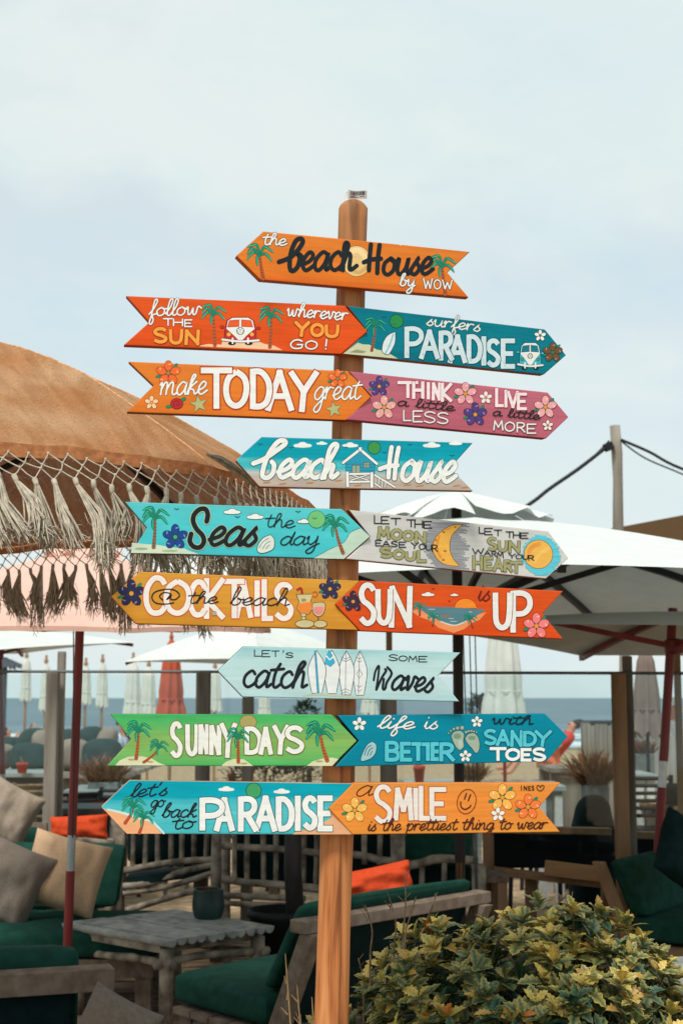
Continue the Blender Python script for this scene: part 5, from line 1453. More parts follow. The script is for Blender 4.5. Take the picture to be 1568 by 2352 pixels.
# reclined rear posts carry the top rail
mb = MB()
slab(mb, T0 - u_ * .02 - v_ * .05 + Vector((0, 0, -.05)), v_ * .095, u_ * (LS + .05), (0, 0, .05)); mb.build('top_rail', TEAK, sf, bevel=.004)
for o in (0, LS - .06):
    mb = MB(); b0 = Vector((P1.x, P1.y, 0)) + v_ * .14 + u_ * o; t0_ = T0 + u_ * o + Vector((0, 0, -.052)) - v_ * .035
    slab(mb, b0 - v_ * .05, v_ * .09, u_ * .06, t0_ - b0 + v_ * 0.0); mb.build('rear_post', TEAK, sf, bevel=.003)
mb = MB(); b0 = Vector((P1.x, P1.y, 0)) + v_ * .14; t0_ = T0 - v_ * .035
slab(mb, b0.lerp(t0_, .36) + u_ * .07 + v_ * .02, v_ * .012, u_ * (LS - .15), (t0_ - b0) * .56); mb.build('back_shade_sheet', GRND, sf)  # dark sheet added for the shaded cushion back below the rail
pillow('throw_pillow', 'orange pillow lying against the sofa back right of the signpost', 'pillow', W(846, 2038, 6.5), .44, .17, .17, (R(-10), R(-8), R(22)), ORNG, seed=1.0)

# ---------------- seat seen from behind, bottom left
q0 = W(264, 2224, 5.0); q1 = W(-60, 2262, 4.85)
zt_ = q0.z
fs_ = thing('sofa', 'sofa with a thick grey timber rail and dark green cushion in the bottom left corner', 'sofa', (-1.2, 5.2, 0))
d_ = (q0 - q1); d_.z = 0; d_.normalize(); n2 = Vector((-d_.y, d_.x, 0))
q1 = q0 - d_ * 1.9
mb = MB(); slab(mb, q1 + Vector((0, 0, -.075)), d_ * 1.9, n2 * .10, (0, 0, .075)); mb.build('top_rail', TEAK, fs_, bevel=.004)
cushion('back_cushion', fs_, q1 + n2 * .11 + Vector((0, 0, -.30)), d_ * 1.80, n2 * .13, (0, 0, .355), GRNF, rd=.04)
mb = MB(); slab(mb, Vector((q0.x, q0.y, 0)) - d_ * .075 + n2 * .005 - d_ * .03, d_ * .07, n2 * .09, Vector((d_.x * .03, d_.y * .03, zt_ - .077))); mb.build('rear_post', TEAK, fs_, bevel=.003)
mb = MB(); slab(mb, Vector((q1.x, q1.y, 0)) + d_ * .05 + n2 * .005, d_ * .07, n2 * .09, (0, 0, zt_ - .077)); mb.build('rear_post', TEAK, fs_)
mb = MB(); slab(mb, Vector((q1.x, q1.y, .2)) + d_ * .1 + n2 * .05, d_ * 1.66, n2 * .03, (0, 0, zt_ - .2 - .08)); mb.build('shade_panel', GRND, fs_)  # dark sheet painted in for the shade under the top rail
cushion('seat_cushion', fs_, Vector((q1.x, q1.y, .27)) + n2 * .2, d_ * 1.86, n2 * .72, (0, 0, .13), GRNF)
mb = MB(); slab(mb, Vector((q1.x, q1.y, .15)) + n2 * .1 + d_ * .02, d_ * 1.82, n2 * .8, (0, 0, .11)); mb.build('seat_frame', TEAK, fs_)
for k in (0.04, 1.78):
    mb = MB(); slab(mb, Vector((q1.x, q1.y, 0)) + d_ * k + n2 * .8, d_ * .08, n2 * .08, (0, 0, .148)); mb.build('leg', TEAK, fs_)
# low bench nearer to us that carries the grey pillow
lb = thing('bench', 'low bench with a grey pillow just inside the bottom left corner', 'bench', (-.9, 4.62, 0))
cushion('seat_cushion', lb, (-1.9, 4.36, .30), (1.25, 0, 0), (0, .42, 0), (0, 0, .11), GRND)
mb = MB(); mb.box((-1.275, 4.57, .27), (1.27, .44, .05)); mb.build('seat_frame', TEAK, lb)
for x in (-1.85, -.70):
    mb = MB(); mb.box((x, 4.57, .122), (.07, .40, .242)); mb.build('leg', TEAK, lb)
pillow('throw_pillow', 'grey pillow standing on its corner in the bottom left corner', 'pillow', W(248, 2398, 4.62), .24, .30, .11, (R(-8), R(28), R(8)), TAUP, seed=8.2)

# ---------------- armchair at the right edge
zt2, zs2 = .78, .42
A0 = G(1446, 2104, zs2); u2 = (G(1568, 2068, zs2) - A0); u2.normalize(); v2 = Vector((u2.y, -u2.x, 0))
At = W(1398, 1980, A0.y - .12)
ac = thing('armchair', 'teak armchair with dark green cushions at the right edge', 'armchair', (A0 + u2 * .5 + v2 * .35).xy.to_3d())
upv = At - A0
cushion('back_cushion', ac, A0 + u2 * .02 - v2 * .02, u2 * 1.25, v2 * .12, upv * 1.02, GRNF, rd=.03)
cushion('seat_cushion', ac, A0 + u2 * .02 - v2 * .02 - Vector((0, 0, .14)), u2 * 1.25, v2 * .74, (0, 0, .14), GRNF, rd=.045)
mb = MB(); slab(mb, A0 - upv * (A0.z / upv.z) - u2 * .04 - v2 * .085, v2 * .06, u2 * .05, upv * (At.z / upv.z)); mb.build('rear_post', BRNW, ac, bevel=.003)
mb = MB(); slab(mb, A0 + Vector((0, 0, -.225)) - u2 * .02, v2 * .76, u2 * 1.3, (0, 0, .075)); mb.build('seat_frame', BRNW, ac)
for k in (0, 1.2):
    mb = MB(); slab(mb, Vector((A0.x, A0.y, 0)) + v2 * .68 + u2 * k, v2 * .06, u2 * .06, (0, 0, .193)); mb.build('leg', BRNW, ac)
mb = MB(); slab(mb, Vector((A0.x, A0.y, 0)) - v2 * .06 + u2 * 1.22, v2 * .06, u2 * .06, (0, 0, .5)); mb.build('rear_post', BRNW, ac)
pillow('throw_pillow', 'dark green pillow on the armchair at the right edge', 'pillow', W(1582, 1968, 7.75), .46, .36, .16, (R(-12), R(32), R(30)), GRND, seed=3.3)
# armchair and pillow far left, behind the beige pillow
lc = W(80, 1925, 8.95); la = thing('armchair', 'green cushioned armchair at the far left behind the thin dark red pole', 'armchair', (lc.x - .2, 9.1, 0))
cushion('back_cushion', la, (lc.x - .28, 9.05, .42), (.33, 0, 0), (0, .12, .0), (-.06, .10, .36), GRNF, rd=.03)
cushion('seat_cushion', la, (lc.x - .75, 8.72, .30), (.83, 0, 0), (0, .40, 0), (0, 0, .12), GRNF, rd=.03)
mb = MB(); mb.box((lc.x - .34, 8.95, .27), (.86, .50, .05)); mb.build('seat_frame', TEAK, la)
for dx in (-.72, .05):
    for yy_ in (8.74, 9.16):
        mb = MB(); mb.box((lc.x + dx, yy_, .122), (.06, .06, .242)); mb.build('leg', TEAK, la)
mb = MB(); slab(mb, (lc.x - .30, 9.20, .245), (.36, 0, 0), (0, .04, 0), (-.06, .10, .56)); mb.build('backrest', TEAK, la)
pillow('throw_pillow', 'taupe pillow standing at the left edge above the other pillows', 'pillow', W(22, 1868, 8.85), .34, .34, .15, (R(-12), R(25), R(-8)), M('sand_linen', (150, 136, 120), rough=.95, var=.1, scale=80, bump=.15), seed=7.1)
# low grey table at the right edge, in front of the armchair
t0 = G(1470, 2206, .45)
tt = thing('coffee_table', 'low grey slab table at the right edge behind the bush', 'table', (t0.x + .5, t0.y, 0))
mb = MB(); quadbox(mb, [t0 + Vector((0, -.42, 0)), t0 + Vector((1.0, -.30, 0)), t0 + Vector((1.0, .45, 0)), t0 + Vector((.10, .05, 0))], .05); mb.build('tabletop', GRT, tt)
for dx, dy in ((.12, -.32), (.9, -.22), (.9, .35), (.2, -.02)):
    mb = MB(); mb.tube([(t0.x + dx, t0.y + dy, 0), (t0.x + dx, t0.y + dy, .4)], .035, 10); mb.build('leg', BRCH, tt)

# ---------------- benches built of branches
def branch(mb, pts, r_, n=9):
    P = crom([tuple(W(*p)) for p in pts], 6)
    mb.tube(P, [r_ * (1 + .16 * noise.noise(Vector((p[0] * 9, p[1] * 3, p[2] * 9)))) for p in P], n)
def branch_bench(label, posts, rails, sticks, cushions, lows=()):
    p0 = W(*posts[0][0]); r = thing('branch_bench', label, 'bench', (p0.x, p0.y, 0), 'benches built of peeled branches')
    for (a, b, rad) in posts:
        mb = MB(); pa, pb_ = W(*a), W(*b); pb_ = Vector((pb_.x, pb_.y, 0)) ; P = [pb_, pb_.lerp(pa, .5) + Vector((jit(.01), 0, 0)), pa]; mb.tube(P, [rad * 1.05, rad * .95, rad], 10); mb.build('post', BRCH, r, smooth=True)
    for pts, rad in rails:
        mb = MB(); branch(mb, pts, rad); mb.build('rail', BRCH, r, smooth=True)
    for (a, b, rad) in sticks:
        mb = MB(); m_ = tuple((a[i] + b[i]) / 2 + (jit(2.5) if i == 0 else 0) for i in range(3)); branch(mb, [a, m_, b], rad, 7); mb.build('stick', BRCH, r, smooth=True)
    for P, th in cushions:
        # upright cushion behind the sticks; P are its top left and bottom right corners
        a = W(*P[0]); b = W(P[1][0], P[0][1], P[1][2]); c = W(P[0][0], P[1][1], P[0][2])
        dv = (b - a); dv.z = 0; nv = Vector((-dv.y, dv.x, 0)).normalized()
        cushion('back_cushion', r, Vector((a.x, a.y, c.z)) + nv * .04, dv, nv * th, (0, 0, a.z - c.z), GRND, rd=.04)
    for P in lows:
        mb = MB(); quadbox(mb, [W(*p) for p in P], .05); mb.build('seat', GRND, r)
    return r
random.seed(31)
Yb = 9.3
st = [((x, 1838, Yb - (x - 270) * .0007), (x + jit(4), 1996 - (x - 300) * .09 + 4, Yb - (x - 270) * .0007), .017) for x in (308, 336, 364, 392, 420, 448, 474)]
branch_bench('branch bench with a dark back directly below the let\'s go back board', [((272, 1860, 9.3), (270, 2090, 9.3), .045), ((504, 1862, 9.0), (500, 2090, 9.0), .045)],
  [([(283, 2000, 9.28), (340, 1990, 9.25), (420, 1978, 9.1), (495, 1974, 9.0)], .022), ([(283, 2036, 9.2), (350, 2028, 9.2), (420, 2002, 9.1), (495, 1984, 9.0)], .022), ([(283, 2052, 9.2), (360, 2042, 9.2), (430, 2024, 9.05), (495, 2002, 9.0)], .017), ([(290, 2092, 9.1), (360, 2070, 9.1), (430, 2050, 9.0), (495, 2040, 9.0)], .02), ([(272, 1868, 9.28), (400, 1862, 9.15), (504, 1866, 9.0)], .024)],
  st, [(((284, 1880, 9.5), (494, 1985, 9.3)), .13)], lows=[[(290, 2016, 9.25), (494, 1992, 9.0), (470, 1984, 9.9), (300, 2000, 9.9)]])
st = [((x, 1850, 8.8), (x + jit(3), 2026 + (x - 520) * .05, 8.8), .017) for x in (541, 570, 603, 634, 697, 726)]
branch_bench('branch bench with curved rails left of the signpost above the black tub', [((520, 1880, 8.95), (520, 2120, 8.95), .03), ((752, 1880, 8.6), (752, 2120, 8.6), .04)],
  [([(512, 1942, 8.85), (560, 1946, 8.8), (640, 1950, 8.75), (740, 1960, 8.65)], .022), ([(512, 2018, 8.85), (560, 2026, 8.8), (640, 2032, 8.75), (740, 2042, 8.65)], .024), ([(512, 2056, 8.8), (600, 2060, 8.7), (700, 2064, 8.6)], .02), ([(512, 2074, 8.75), (600, 2078, 8.7), (700, 2080, 8.6)], .018), ([(520, 1886, 8.9), (640, 1880, 8.8), (752, 1888, 8.6)], .024)],
  st, [(((528, 1878, 9.15), (745, 2030, 8.95)), .14)])
st = [((x, 1880, 8.6 - (x - 800) * .0006), (x + jit(3), (1985 if x < 900 else 2045), 8.6 - (x - 800) * .0006), .017) for x in (838, 872, 902, 970, 1018)]
st[3] = ((970, 1982, 8.5), (969, 2045, 8.5), .016); st[4] = ((1020, 1980, 8.45), (1018, 2045, 8.45), .016)
branch_bench('branch bench with a dark green pillow right of the signpost', [((912, 1868, 8.55), (912, 2110, 8.55), .045), ((1098, 1985, 8.3), (1096, 2110, 8.3), .042), ((770, 1880, 8.7), (770, 2110, 8.7), .03)],
  [([(790, 1962, 8.65), (830, 1965, 8.6), (870, 1974, 8.55), (905, 1977, 8.55)], .023), ([(916, 1992, 8.5), (960, 1984, 8.5), (1010, 1972, 8.45), (1095, 1978, 8.35)], .026), ([(790, 2050, 8.6), (900, 2056, 8.5), (1000, 2054, 8.45), (1090, 2054, 8.35)], .022), ([(770, 1884, 8.7), (840, 1880, 8.6), (912, 1884, 8.55)], .022)],
  st, [(((790, 1880, 8.95), (905, 2060, 8.85)), .13), (((920, 1985, 8.85), (1092, 2070, 8.7)), .13)])
pillow('throw_pillow', 'dark green pillow resting on the rail of the branch bench right of the signpost', 'pillow', W(1000, 1952, 8.75), .46, .20, .15, (R(-20), R(3), R(8)), GRNF, seed=4.1)
pillow('throw_pillow', 'orange pillow on the bench behind the dark red parasol pole', 'pillow', W(182, 1902, 9.2), .37, .16, .13, (R(-15), R(-3), R(3)), ORNG, seed=6.6)
rb_ = branch_bench('short branch bench behind the beige pillow', [((118, 1912, 9.2), (118, 2000, 9.2), .035), ((255, 1925, 9.2), (255, 2000, 9.2), .03)],
  [([(112, 1922, 9.15), (150, 1924, 9.15), (210, 1932, 9.15), (262, 1938, 9.15)], .022)], [((x, 1930, 9.15), (x, 1990, 9.15), .014) for x in (140, 172, 205, 232)],
  [(((124, 1936, 9.4), (250, 2000, 9.4)), .1)])
# black tub with an umbrella stem
q = G(655, 2175, 0)
q = Vector((px(655 - 784, 7.9), 7.9, 0))
tubt = thing('plant_tub', 'large round black tub between the grey table and the signpost', 'tub', q)
zb = W(655, 2088, 7.9).z; rb2 = px(82, 7.9)
mb = MB(); mb.lathe([(0, 0), (rb2 * .78, 0), (rb2 * .92, zb * .9), (rb2 * 1.0, zb * .92), (rb2 * 1.0, zb), (rb2 * .93, zb), (rb2 * .9, zb - .04), (0, zb - .05)], q, 32); mb.build('tub', BLKP, tubt, smooth=True)
mb = MB(); mb.tube([q + Vector((.06, .1, zb - .06)), W(672, 1990, 8.0), W(674, 1850, 8.0)], [.05, .048, .045], 12); mb.build('trunk', M('dark_trunk', (52, 50, 48), rough=.9, var=.4, scale=14, stretch=(1, 1, .3), bump=.5), tubt, smooth=True)
# small stool right of the branch bench
q = W(1105, 2008, 8.9)
st_ = thing('side_table', 'small grey plank stool beside the branch bench right of the dark pole', 'stool', (q.x, q.y, 0))
mb = MB(); mb.box((q.x - .02, q.y + .1, q.z - .02), (.36, .36, .04)); mb.build('seat', TEAK, st_)
for sx_ in (-1, 1):
    for sy_ in (-1, 1):
        mb = MB(); mb.box((q.x - .02 + sx_ * .14, q.y + .1 + sy_ * .14, (q.z - .042) / 2), (.06, .06, q.z - .042)); mb.build('leg', BRNW, st_)
# ================================================================== variegated holly-leaved bush, right foreground
def leafmat():
    m = bpy.data.materials.new('leaf'); m.use_nodes = True
    t = m.node_tree; bs = t.nodes['Principled BSDF']
    at = t.nodes.new('ShaderNodeVertexColor'); at.layer_name = 'col'
    tcn = t.nodes.new('ShaderNodeTexCoord'); n_ = t.nodes.new('ShaderNodeTexNoise'); n_.inputs['Scale'].default_value = 160; n_.inputs['Detail'].default_value = 3
    t.links.new(tcn.outputs['Object'], n_.inputs['Vector'])
    g = t.nodes.new('ShaderNodeValToRGB'); g.color_ramp.elements[0].position = .35; g.color_ramp.elements[0].color = (.62, .66, .6, 1); g.color_ramp.elements[1].position = .62; g.color_ramp.elements[1].color = (1, 1, 1, 1)
    t.links.new(n_.outputs[0], g.inputs[0])
    mk = t.nodes.new('ShaderNodeMix'); mk.data_type = 'RGBA'; mk.blend_type = 'MULTIPLY'; mk.inputs['Factor'].default_value = 1
    t.links.new(at.outputs[0], mk.inputs['A']); t.links.new(g.outputs[0], mk.inputs['B'])
    t.links.new(mk.outputs['Result'], bs.inputs['Base Color']); bs.inputs['Roughness'].default_value = .42; bs.inputs['Specular IOR Level'].default_value = .4
    tr = t.nodes.new('ShaderNodeBsdfTranslucent'); t.links.new(mk.outputs['Result'], tr.inputs[0])
    ms = t.nodes.new('ShaderNodeMixShader'); ms.inputs[0].default_value = .16
    t.links.new(bs.outputs[0], ms.inputs[1]); t.links.new(tr.outputs[0], ms.inputs[2]); t.links.new(ms.outputs[0], t.nodes['Material Output'].inputs[0])
    return m
LEAF = leafmat()
# half outline of a spiny leaf: (along, half width)
OUTL = [(0, .0), (.10, .06), (.22, .25), (.30, .17), (.42, .34), (.52, .22), (.64, .34), (.74, .18), (.84, .20), (.90, .09), (1.0, 0)]
class Leaves:
    def __init__(s): s.v = []; s.f = []; s.c = []
    def leaf(s, p, d, up, ln, wd, c_in, c_out, curl=.25, fold=.35, spiny=True):
        d = d.normalized(); sd_ = d.cross(up)
        if sd_.length < 1e-4: sd_ = d.cross(Vector((1, 0, 0)))
        sd_.normalize(); n_ = sd_.cross(d).normalized()
        o = len(s.v); K = len(OUTL)
        for i, (t, h) in enumerate(OUTL):
            if not spiny: h = .27 * math.sin(math.pi * t) ** .8
            b = p + d * (ln * t) - n_ * (curl * ln * t * t)
            hw = h * wd * ln
            s.v.append(b); s.v.append(b + sd_ * hw + n_ * (fold * hw)); s.v.append(b - sd_ * hw + n_ * (fold * hw))
            k = min(1, t * 1.1)
            s.c.append(c_in); s.c.append(c_out); s.c.append(c_out)
        for i in range(K - 1):
            a = o + 3 * i; b = o + 3 * (i + 1)
            s.f.append((a, b, b + 1, a + 1)); s.f.append((a, a + 2, b + 2, b))
    def build(s, name, parent, mat):
        off = parent_world(parent)
        me = bpy.data.meshes.new(name); me.from_pydata([tuple(v - off) for v in s.v], [], s.f); me.materials.append(mat)
        ca = me.color_attributes.new('col', 'FLOAT_COLOR', 'POINT')
        ca.data.foreach_set('color', [x for c in s.c for x in (*c, 1.0)])
        me.update(); o = bpy.data.objects.new(name, me); col.objects.link(o); o.parent = parent; return o
def mixc(a, b, t): return tuple(a[i] + (b[i] - a[i]) * t for i in range(3))
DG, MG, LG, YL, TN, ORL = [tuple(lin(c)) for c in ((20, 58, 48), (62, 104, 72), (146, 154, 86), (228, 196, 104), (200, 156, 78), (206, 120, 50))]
random.seed(77)
BC = Vector((.59, 4.30, .28)); BR_ = Vector((.68, .58, .69))
bush = thing('bush', 'variegated yellow and green holly-leaved bush in the right foreground', 'bush', (BC.x, BC.y, 0))
LV = Leaves(); tips = []
def surf(th, ph, k=1.0):
    d = Vector((math.cos(th) * math.cos(ph), math.sin(th) * math.cos(ph), math.sin(ph)))
    lump = 1 + .16 * noise.noise(d * 2.1 + Vector((3, 1, 7))) + .07 * noise.noise(d * 6)
    p = BC + Vector((d.x * BR_.x, d.y * BR_.y, d.z * BR_.z)) * lump * k
    p.z -= max(0, p.x - .66) * .38 * max(0, min(1, p.z))
    return p, d
cnt = 0
while cnt < 1350:
    th = random.uniform(-math.pi, math.pi); ph = math.asin(random.uniform(-.42, 1))
    if math.sin(th) > .45 and random.random() < .6: continue
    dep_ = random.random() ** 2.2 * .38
    p, d = surf(th, ph, 1 - dep_ + random.uniform(0, .06))
    if p.z < .04: continue
    # sparser, twiggy flank next to the post
    if p.x < .10 and random.random() < .4: continue
    cnt += 1
    ax = (d * .8 + Vector((jit(.45), jit(.45), .75 + jit(.3)))).normalized()
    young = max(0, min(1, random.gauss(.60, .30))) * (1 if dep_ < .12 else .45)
    if p.x > .75: young = min(1, young + .15)
    tips.append((p, ax, young))
    nl = random.randint(7, 10)
    a0 = random.uniform(0, 6.28)
    e1 = ax.cross(Vector((.3, .8, .1))).normalized(); e2 = ax.cross(e1)
    for k in range(nl):
        tier = k / nl
        az = a0 + k * 2.4
        tilt = R(74 - 50 * tier + jit(14))
        ld = ax * math.cos(tilt) + (e1 * math.cos(az) + e2 * math.sin(az)) * math.sin(tilt)
        ln = (.060 - .021 * tier) * random.uniform(.8, 1.25)
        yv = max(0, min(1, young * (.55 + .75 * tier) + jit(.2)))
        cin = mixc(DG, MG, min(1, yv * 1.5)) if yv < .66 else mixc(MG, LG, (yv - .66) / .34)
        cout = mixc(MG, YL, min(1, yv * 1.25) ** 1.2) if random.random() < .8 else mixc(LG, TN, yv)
        if yv > .75: cin = mixc(LG, YL, random.random())
        if random.random() < .008: cin = cout = ORL
        if random.random() < .04: cin, cout = mixc(LG, TN, .8), TN
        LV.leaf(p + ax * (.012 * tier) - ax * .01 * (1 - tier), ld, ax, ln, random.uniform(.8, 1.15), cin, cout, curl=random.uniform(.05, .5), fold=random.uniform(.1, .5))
# older, darker leaves inside
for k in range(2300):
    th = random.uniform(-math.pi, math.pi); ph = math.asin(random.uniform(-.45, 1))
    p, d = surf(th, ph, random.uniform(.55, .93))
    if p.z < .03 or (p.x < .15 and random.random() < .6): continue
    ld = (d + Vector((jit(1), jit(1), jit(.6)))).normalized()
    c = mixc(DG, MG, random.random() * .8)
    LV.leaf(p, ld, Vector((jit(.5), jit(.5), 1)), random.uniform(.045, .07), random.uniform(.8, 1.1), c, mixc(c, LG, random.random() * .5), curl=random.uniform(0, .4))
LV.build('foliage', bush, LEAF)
STEM = M('twig', (104, 82, 62), rough=.9, var=.3, scale=30, bump=.2, c2=(140, 116, 92))
mb = MB()
for p, ax, yg in random.sample(tips, 260):
    b = Vector((BC.x + (p.x - BC.x) * .45 + jit(.05), BC.y + (p.y - BC.y) * .4 + jit(.05), max(0, p.z * .35 - .1)))
    m_ = b.lerp(p, .6) + Vector((jit(.03), jit(.03), .02))
    mb.tube(crom([tuple(b), tuple(m_), tuple(p)], 3), [.0045, .004, .004, .0035, .003, .0025, .002], 5, cap=False)
# bare twigs that stand clear of the leaves
for (x, y, x2, y2) in ((850, 2190, 838, 2078), (905, 2175, 893, 2060), (925, 2150, 930, 2010), (930, 2150, 955, 2060), (835, 2310, 822, 2200), (1296, 2110, 1292, 2052), (1300, 2110, 1314, 2056), (1475, 2260, 1460, 2170), (1500, 2290, 1530, 2195), (980, 2120, 1000, 2060)):
    Yt = 4.22 + jit(.12); a, b = W(x, y, Yt), W(x2, y2, Yt); m_ = a.lerp(b, .5) + Vector((jit(.015), jit(.02), 0))
    mb.tube(crom([tuple(a - Vector((0, 0, .10))), tuple(a), tuple(m_), tuple(b)], 4), [.0028] * 5 + [.0024] * 4 + [.0018] * 3 + [.001], 5)
    for k in range(3):
        q = a.lerp(b, random.uniform(.55, 1)); mb.tube([q, q + Vector((jit(.02), jit(.01), .018))], [.0018, .0008], 4)
mb.build('stems', STEM, bush, smooth=True)
mb = MB()
for (x, y, x2, y2) in ((690, 2420, 655, 2190), (712, 2440, 682, 2262), (735, 2420, 716, 2290), (700, 2460, 690, 2330)):
    a, b = W(x, y, 3.9), W(x2, y2, 3.95); a.z = 0; mb.tube(crom([tuple(a), tuple(a.lerp(b, .6) + Vector((.01, 0, 0))), tuple(b)], 5), [.0028] * 6 + [.0022] * 4 + [.001], 5)
    for k in range(5):
        q = a.lerp(b, random.uniform(.7, 1)); mb.tube([q, q + Vector((jit(.02), jit(.02), .02))], [.0025, .001], 4)
tag(mb.build('grass_stalk', M('dry_straw', (170, 140, 100), rough=.9), loc=W(712, 2440, 3.9).xy.to_3d()), 'dry grass stalks at the foot of the signpost beside the sofa', 'grass stalks')
# ================================================================== behind the terrace
# ---------------- glass wind fence with timber posts
FY = 9.0
q = W(784, 1545, FY)
fn = thing('fence', 'glass wind fence between weathered timber posts along the terrace edge', 'fence', (0, FY, 0))
def fpost(x0, x1, ytop, Y, mat):
    a = W((x0 + x1) / 2, ytop, Y); wd = px(x1 - x0, Y)
    mb = MB(); mb.box((a.x, Y, a.z / 2), (wd, wd * .9, a.z)); return mb.build('post', mat, fn, bevel=.008)
for x0, x1, yt, Y, m_ in ((109, 137, 1544, 9.9, WOODG), (134, 152, 1496, 10.02, WOODG), (452, 484, 1543, 9.9, WOODG), (557, 580, 1600, 9.9, WOODG), (886, 900, 1440, 10.05, BRNW), (872, 910, 1543, 9.9, WOODG), (1404, 1434, 1546, 9.0, BRNW), (1428, 1449, 1507, 9.1, WOODG), (1545, 1560, 1490, 9.2, BRNW), (-330, -300, 1544, 9.9, WOODG), (1790, 1830, 1544, 9.0, WOODG)):
    fpost(x0, x1, yt, Y, m_)
mb = MB(); mb.tube([W(-500, 1542, 9.88), W(470, 1543, 9.88), W(890, 1545, 9.88), W(1430, 1546, FY - .02), W(1900, 1548, FY - .02)], .010, 8); mb.build('rail', M('zinc_rail', (92, 102, 104), rough=.5, var=.1, bump=0), fn)
def glassm():
    m = bpy.data.materials.new('pane_glass'); m.use_nodes = True; t = m.node_tree
    t.nodes.remove(t.nodes['Principled BSDF'])
    tp = t.nodes.new('ShaderNodeBsdfTransparent'); tp.inputs[0].default_value = (.90, .95, .95, 1)
    gl = t.nodes.new('ShaderNodeBsdfGlossy'); gl.inputs['Roughness'].default_value = .03
    fr = t.nodes.new('ShaderNodeFresnel'); fr.inputs[0].default_value = 1.45
    ms = t.nodes.new('ShaderNodeMixShader'); t.links.new(fr.outputs[0], ms.inputs[0]); t.links.new(tp.outputs[0], ms.inputs[1]); t.links.new(gl.outputs[0], ms.inputs[2])
    t.links.new(ms.outputs[0], t.nodes['Material Output'].inputs[0]); return m
GLS = glassm()
for x0, x1, ya, yb_ in ((-300, 108, 9.9, 9.9), (154, 451, 9.9, 9.9), (486, 556, 9.9, 9.9), (582, 870, 9.9, 9.9), (914, 1402, 9.9, 9.05), (1452, 1788, 9.0, 9.0)):
    a, b = W(x0, 1547, ya), W(x1, 1547, yb_); a.z = b.z = min(a.z, b.z)
    mb = MB(); mb.beam(Vector((a.x, a.y, (a.z + .62) / 2)), Vector((b.x, b.y, (a.z + .62) / 2)), .01, a.z - .62 - .014); mb.build('pane', GLS, fn)

# ---------------- plank windbreak bench right of the signpost
pb = thing('planter_bench', 'long low timber bench of planks with a dark shade panel behind the bush', 'bench', (1.8, 9.3, 0))
def bar(name, x0, y0, x1, y1, Y, h, d, mat):
    a, b = W(x0, y0, Y), W(x1, y1, Y); mb = MB(); mb.beam(a, b, d, px(h, Y)); return mb.build(name, mat, pb, bevel=.006)
bar('rail', 1132, 1905, 1402, 1909, 9.25, 15, .08, BRNW); bar('rail', 1452, 1917, 1800, 1926, 9.25, 16, .08, BRNW)
bar('plank', 1134, 2000, 1402, 2032, 9.2, 16, .12, BRNW); bar('panel', 1250, 1993, 1392, 2010, 9.1, 34, .03, M('plywood', (176, 136, 98), rough=.8, var=.2, scale=6, stretch=(.3, 1, 2), bump=.1))
bar('plank', 1452, 2038, 1700, 2060, 9.2, 16, .12, BRNW)
a, b = W(1128, 1912, 9.45), W(1720, 2000, 9.45)
mb = MB(); mb.box(((a.x + b.x) / 2, 9.45, (a.z + b.z) / 2 + .02), (b.x - a.x, .06, a.z - b.z)); mb.build('shade_panel', M('shade_dark', (14, 24, 28), rough=.9, var=.3, scale=4, bump=.1), pb)  # dark sheet stands in for shade and dark glass reflection between the rails
for x in (1120, 1217, 1392, 1640):
    a = W(x, 1906 if x in (1120,) else 2015, 9.3); mb = MB(); mb.box((a.x, 9.3, a.z / 2), (px(22, 9.3), .09, a.z)); mb.build('leg', BRNW, pb)

# ---------------- furled parasols
def furled(label, x, yt, yb, wtop, wbot, Y, mat, yfoot=None, foot=BRNW, tip=BRNW, seed=0, smax=1.0):
    a, b = W(x, yt, Y), W(x, yb, Y)
    g0 = gz(Y) if Y > 12 else 0
    r = thing('closed_parasol', label, 'parasol', (b.x, Y, g0), 'furled parasols')
    mb = MB(); n = 40; m = 16; h = a.z - b.z
    r0, r1 = px(wtop / 2, Y), px(wbot / 2, Y)
    vs = []
    for j in range(m + 1):
        t = j / m
        rr = r1 * (.10 + .9 * (1 - (1 - t) ** 1.6)) if t < .98 else r1
        rr = r0 * min(1, t * 6) * (1 - t) + r1 * t if True else rr
        rr *= 1 - .10 * math.exp(-((t - .72) / .06) ** 2)
        for k in range(n):
            th = 2 * math.pi * k / n
            f = 1 + (.10 + .10 * t) * math.cos(8 * th + seed + t * .8) + .05 * math.cos(3 * th + seed * 2)
            zz = a.z - h * t + (.04 * r1 / .14 * math.cos(8 * th + seed) if j == m else 0)
            vs.append(Vector((b.x + rr * f * math.cos(th), Y + rr * f * math.sin(th), zz)))
    fs = [(j * n + k, j * n + (k + 1) % n, (j + 1) * n + (k + 1) % n, (j + 1) * n + k) for j in range(m) for k in range(n)]
    mb.add(vs, fs); mb.build('canopy', mat, r, smooth=True)
    mb = MB(); zt = a.z + px(4, Y); mb.tube([(b.x, Y, g0), (b.x, Y, zt)], max(.016, px(3, Y)), 8); mb.build('pole', foot, r)
    mb = MB(); mb.lathe([(0, px(14, Y)), (px(3.5, Y), px(10, Y)), (px(2.5, Y), px(6, Y)), (px(5, Y), 0), (px(5, Y), -px(5, Y))], (b.x, Y, zt - px(3, Y)), 10); mb.build('finial', tip, r)
    mb = MB(); zz = b.z + h * .28; rr = (r0 * .28 + r1 * .72) * .97
    mb.tube([(b.x + rr * math.cos(t_), Y + rr * math.sin(t_), zz) for t_ in [2 * math.pi * k / 20 for k in range(21)]], px(1.6, Y), 5, cap=False); mb.build('strap', mat, r)
    return r
CLW = cloth('furled_white', (238, 242, 236), tr=.45, scale=6, var=.06)
CLO = cloth('furled_rust', (196, 96, 70), tr=.12, scale=6, var=.12)
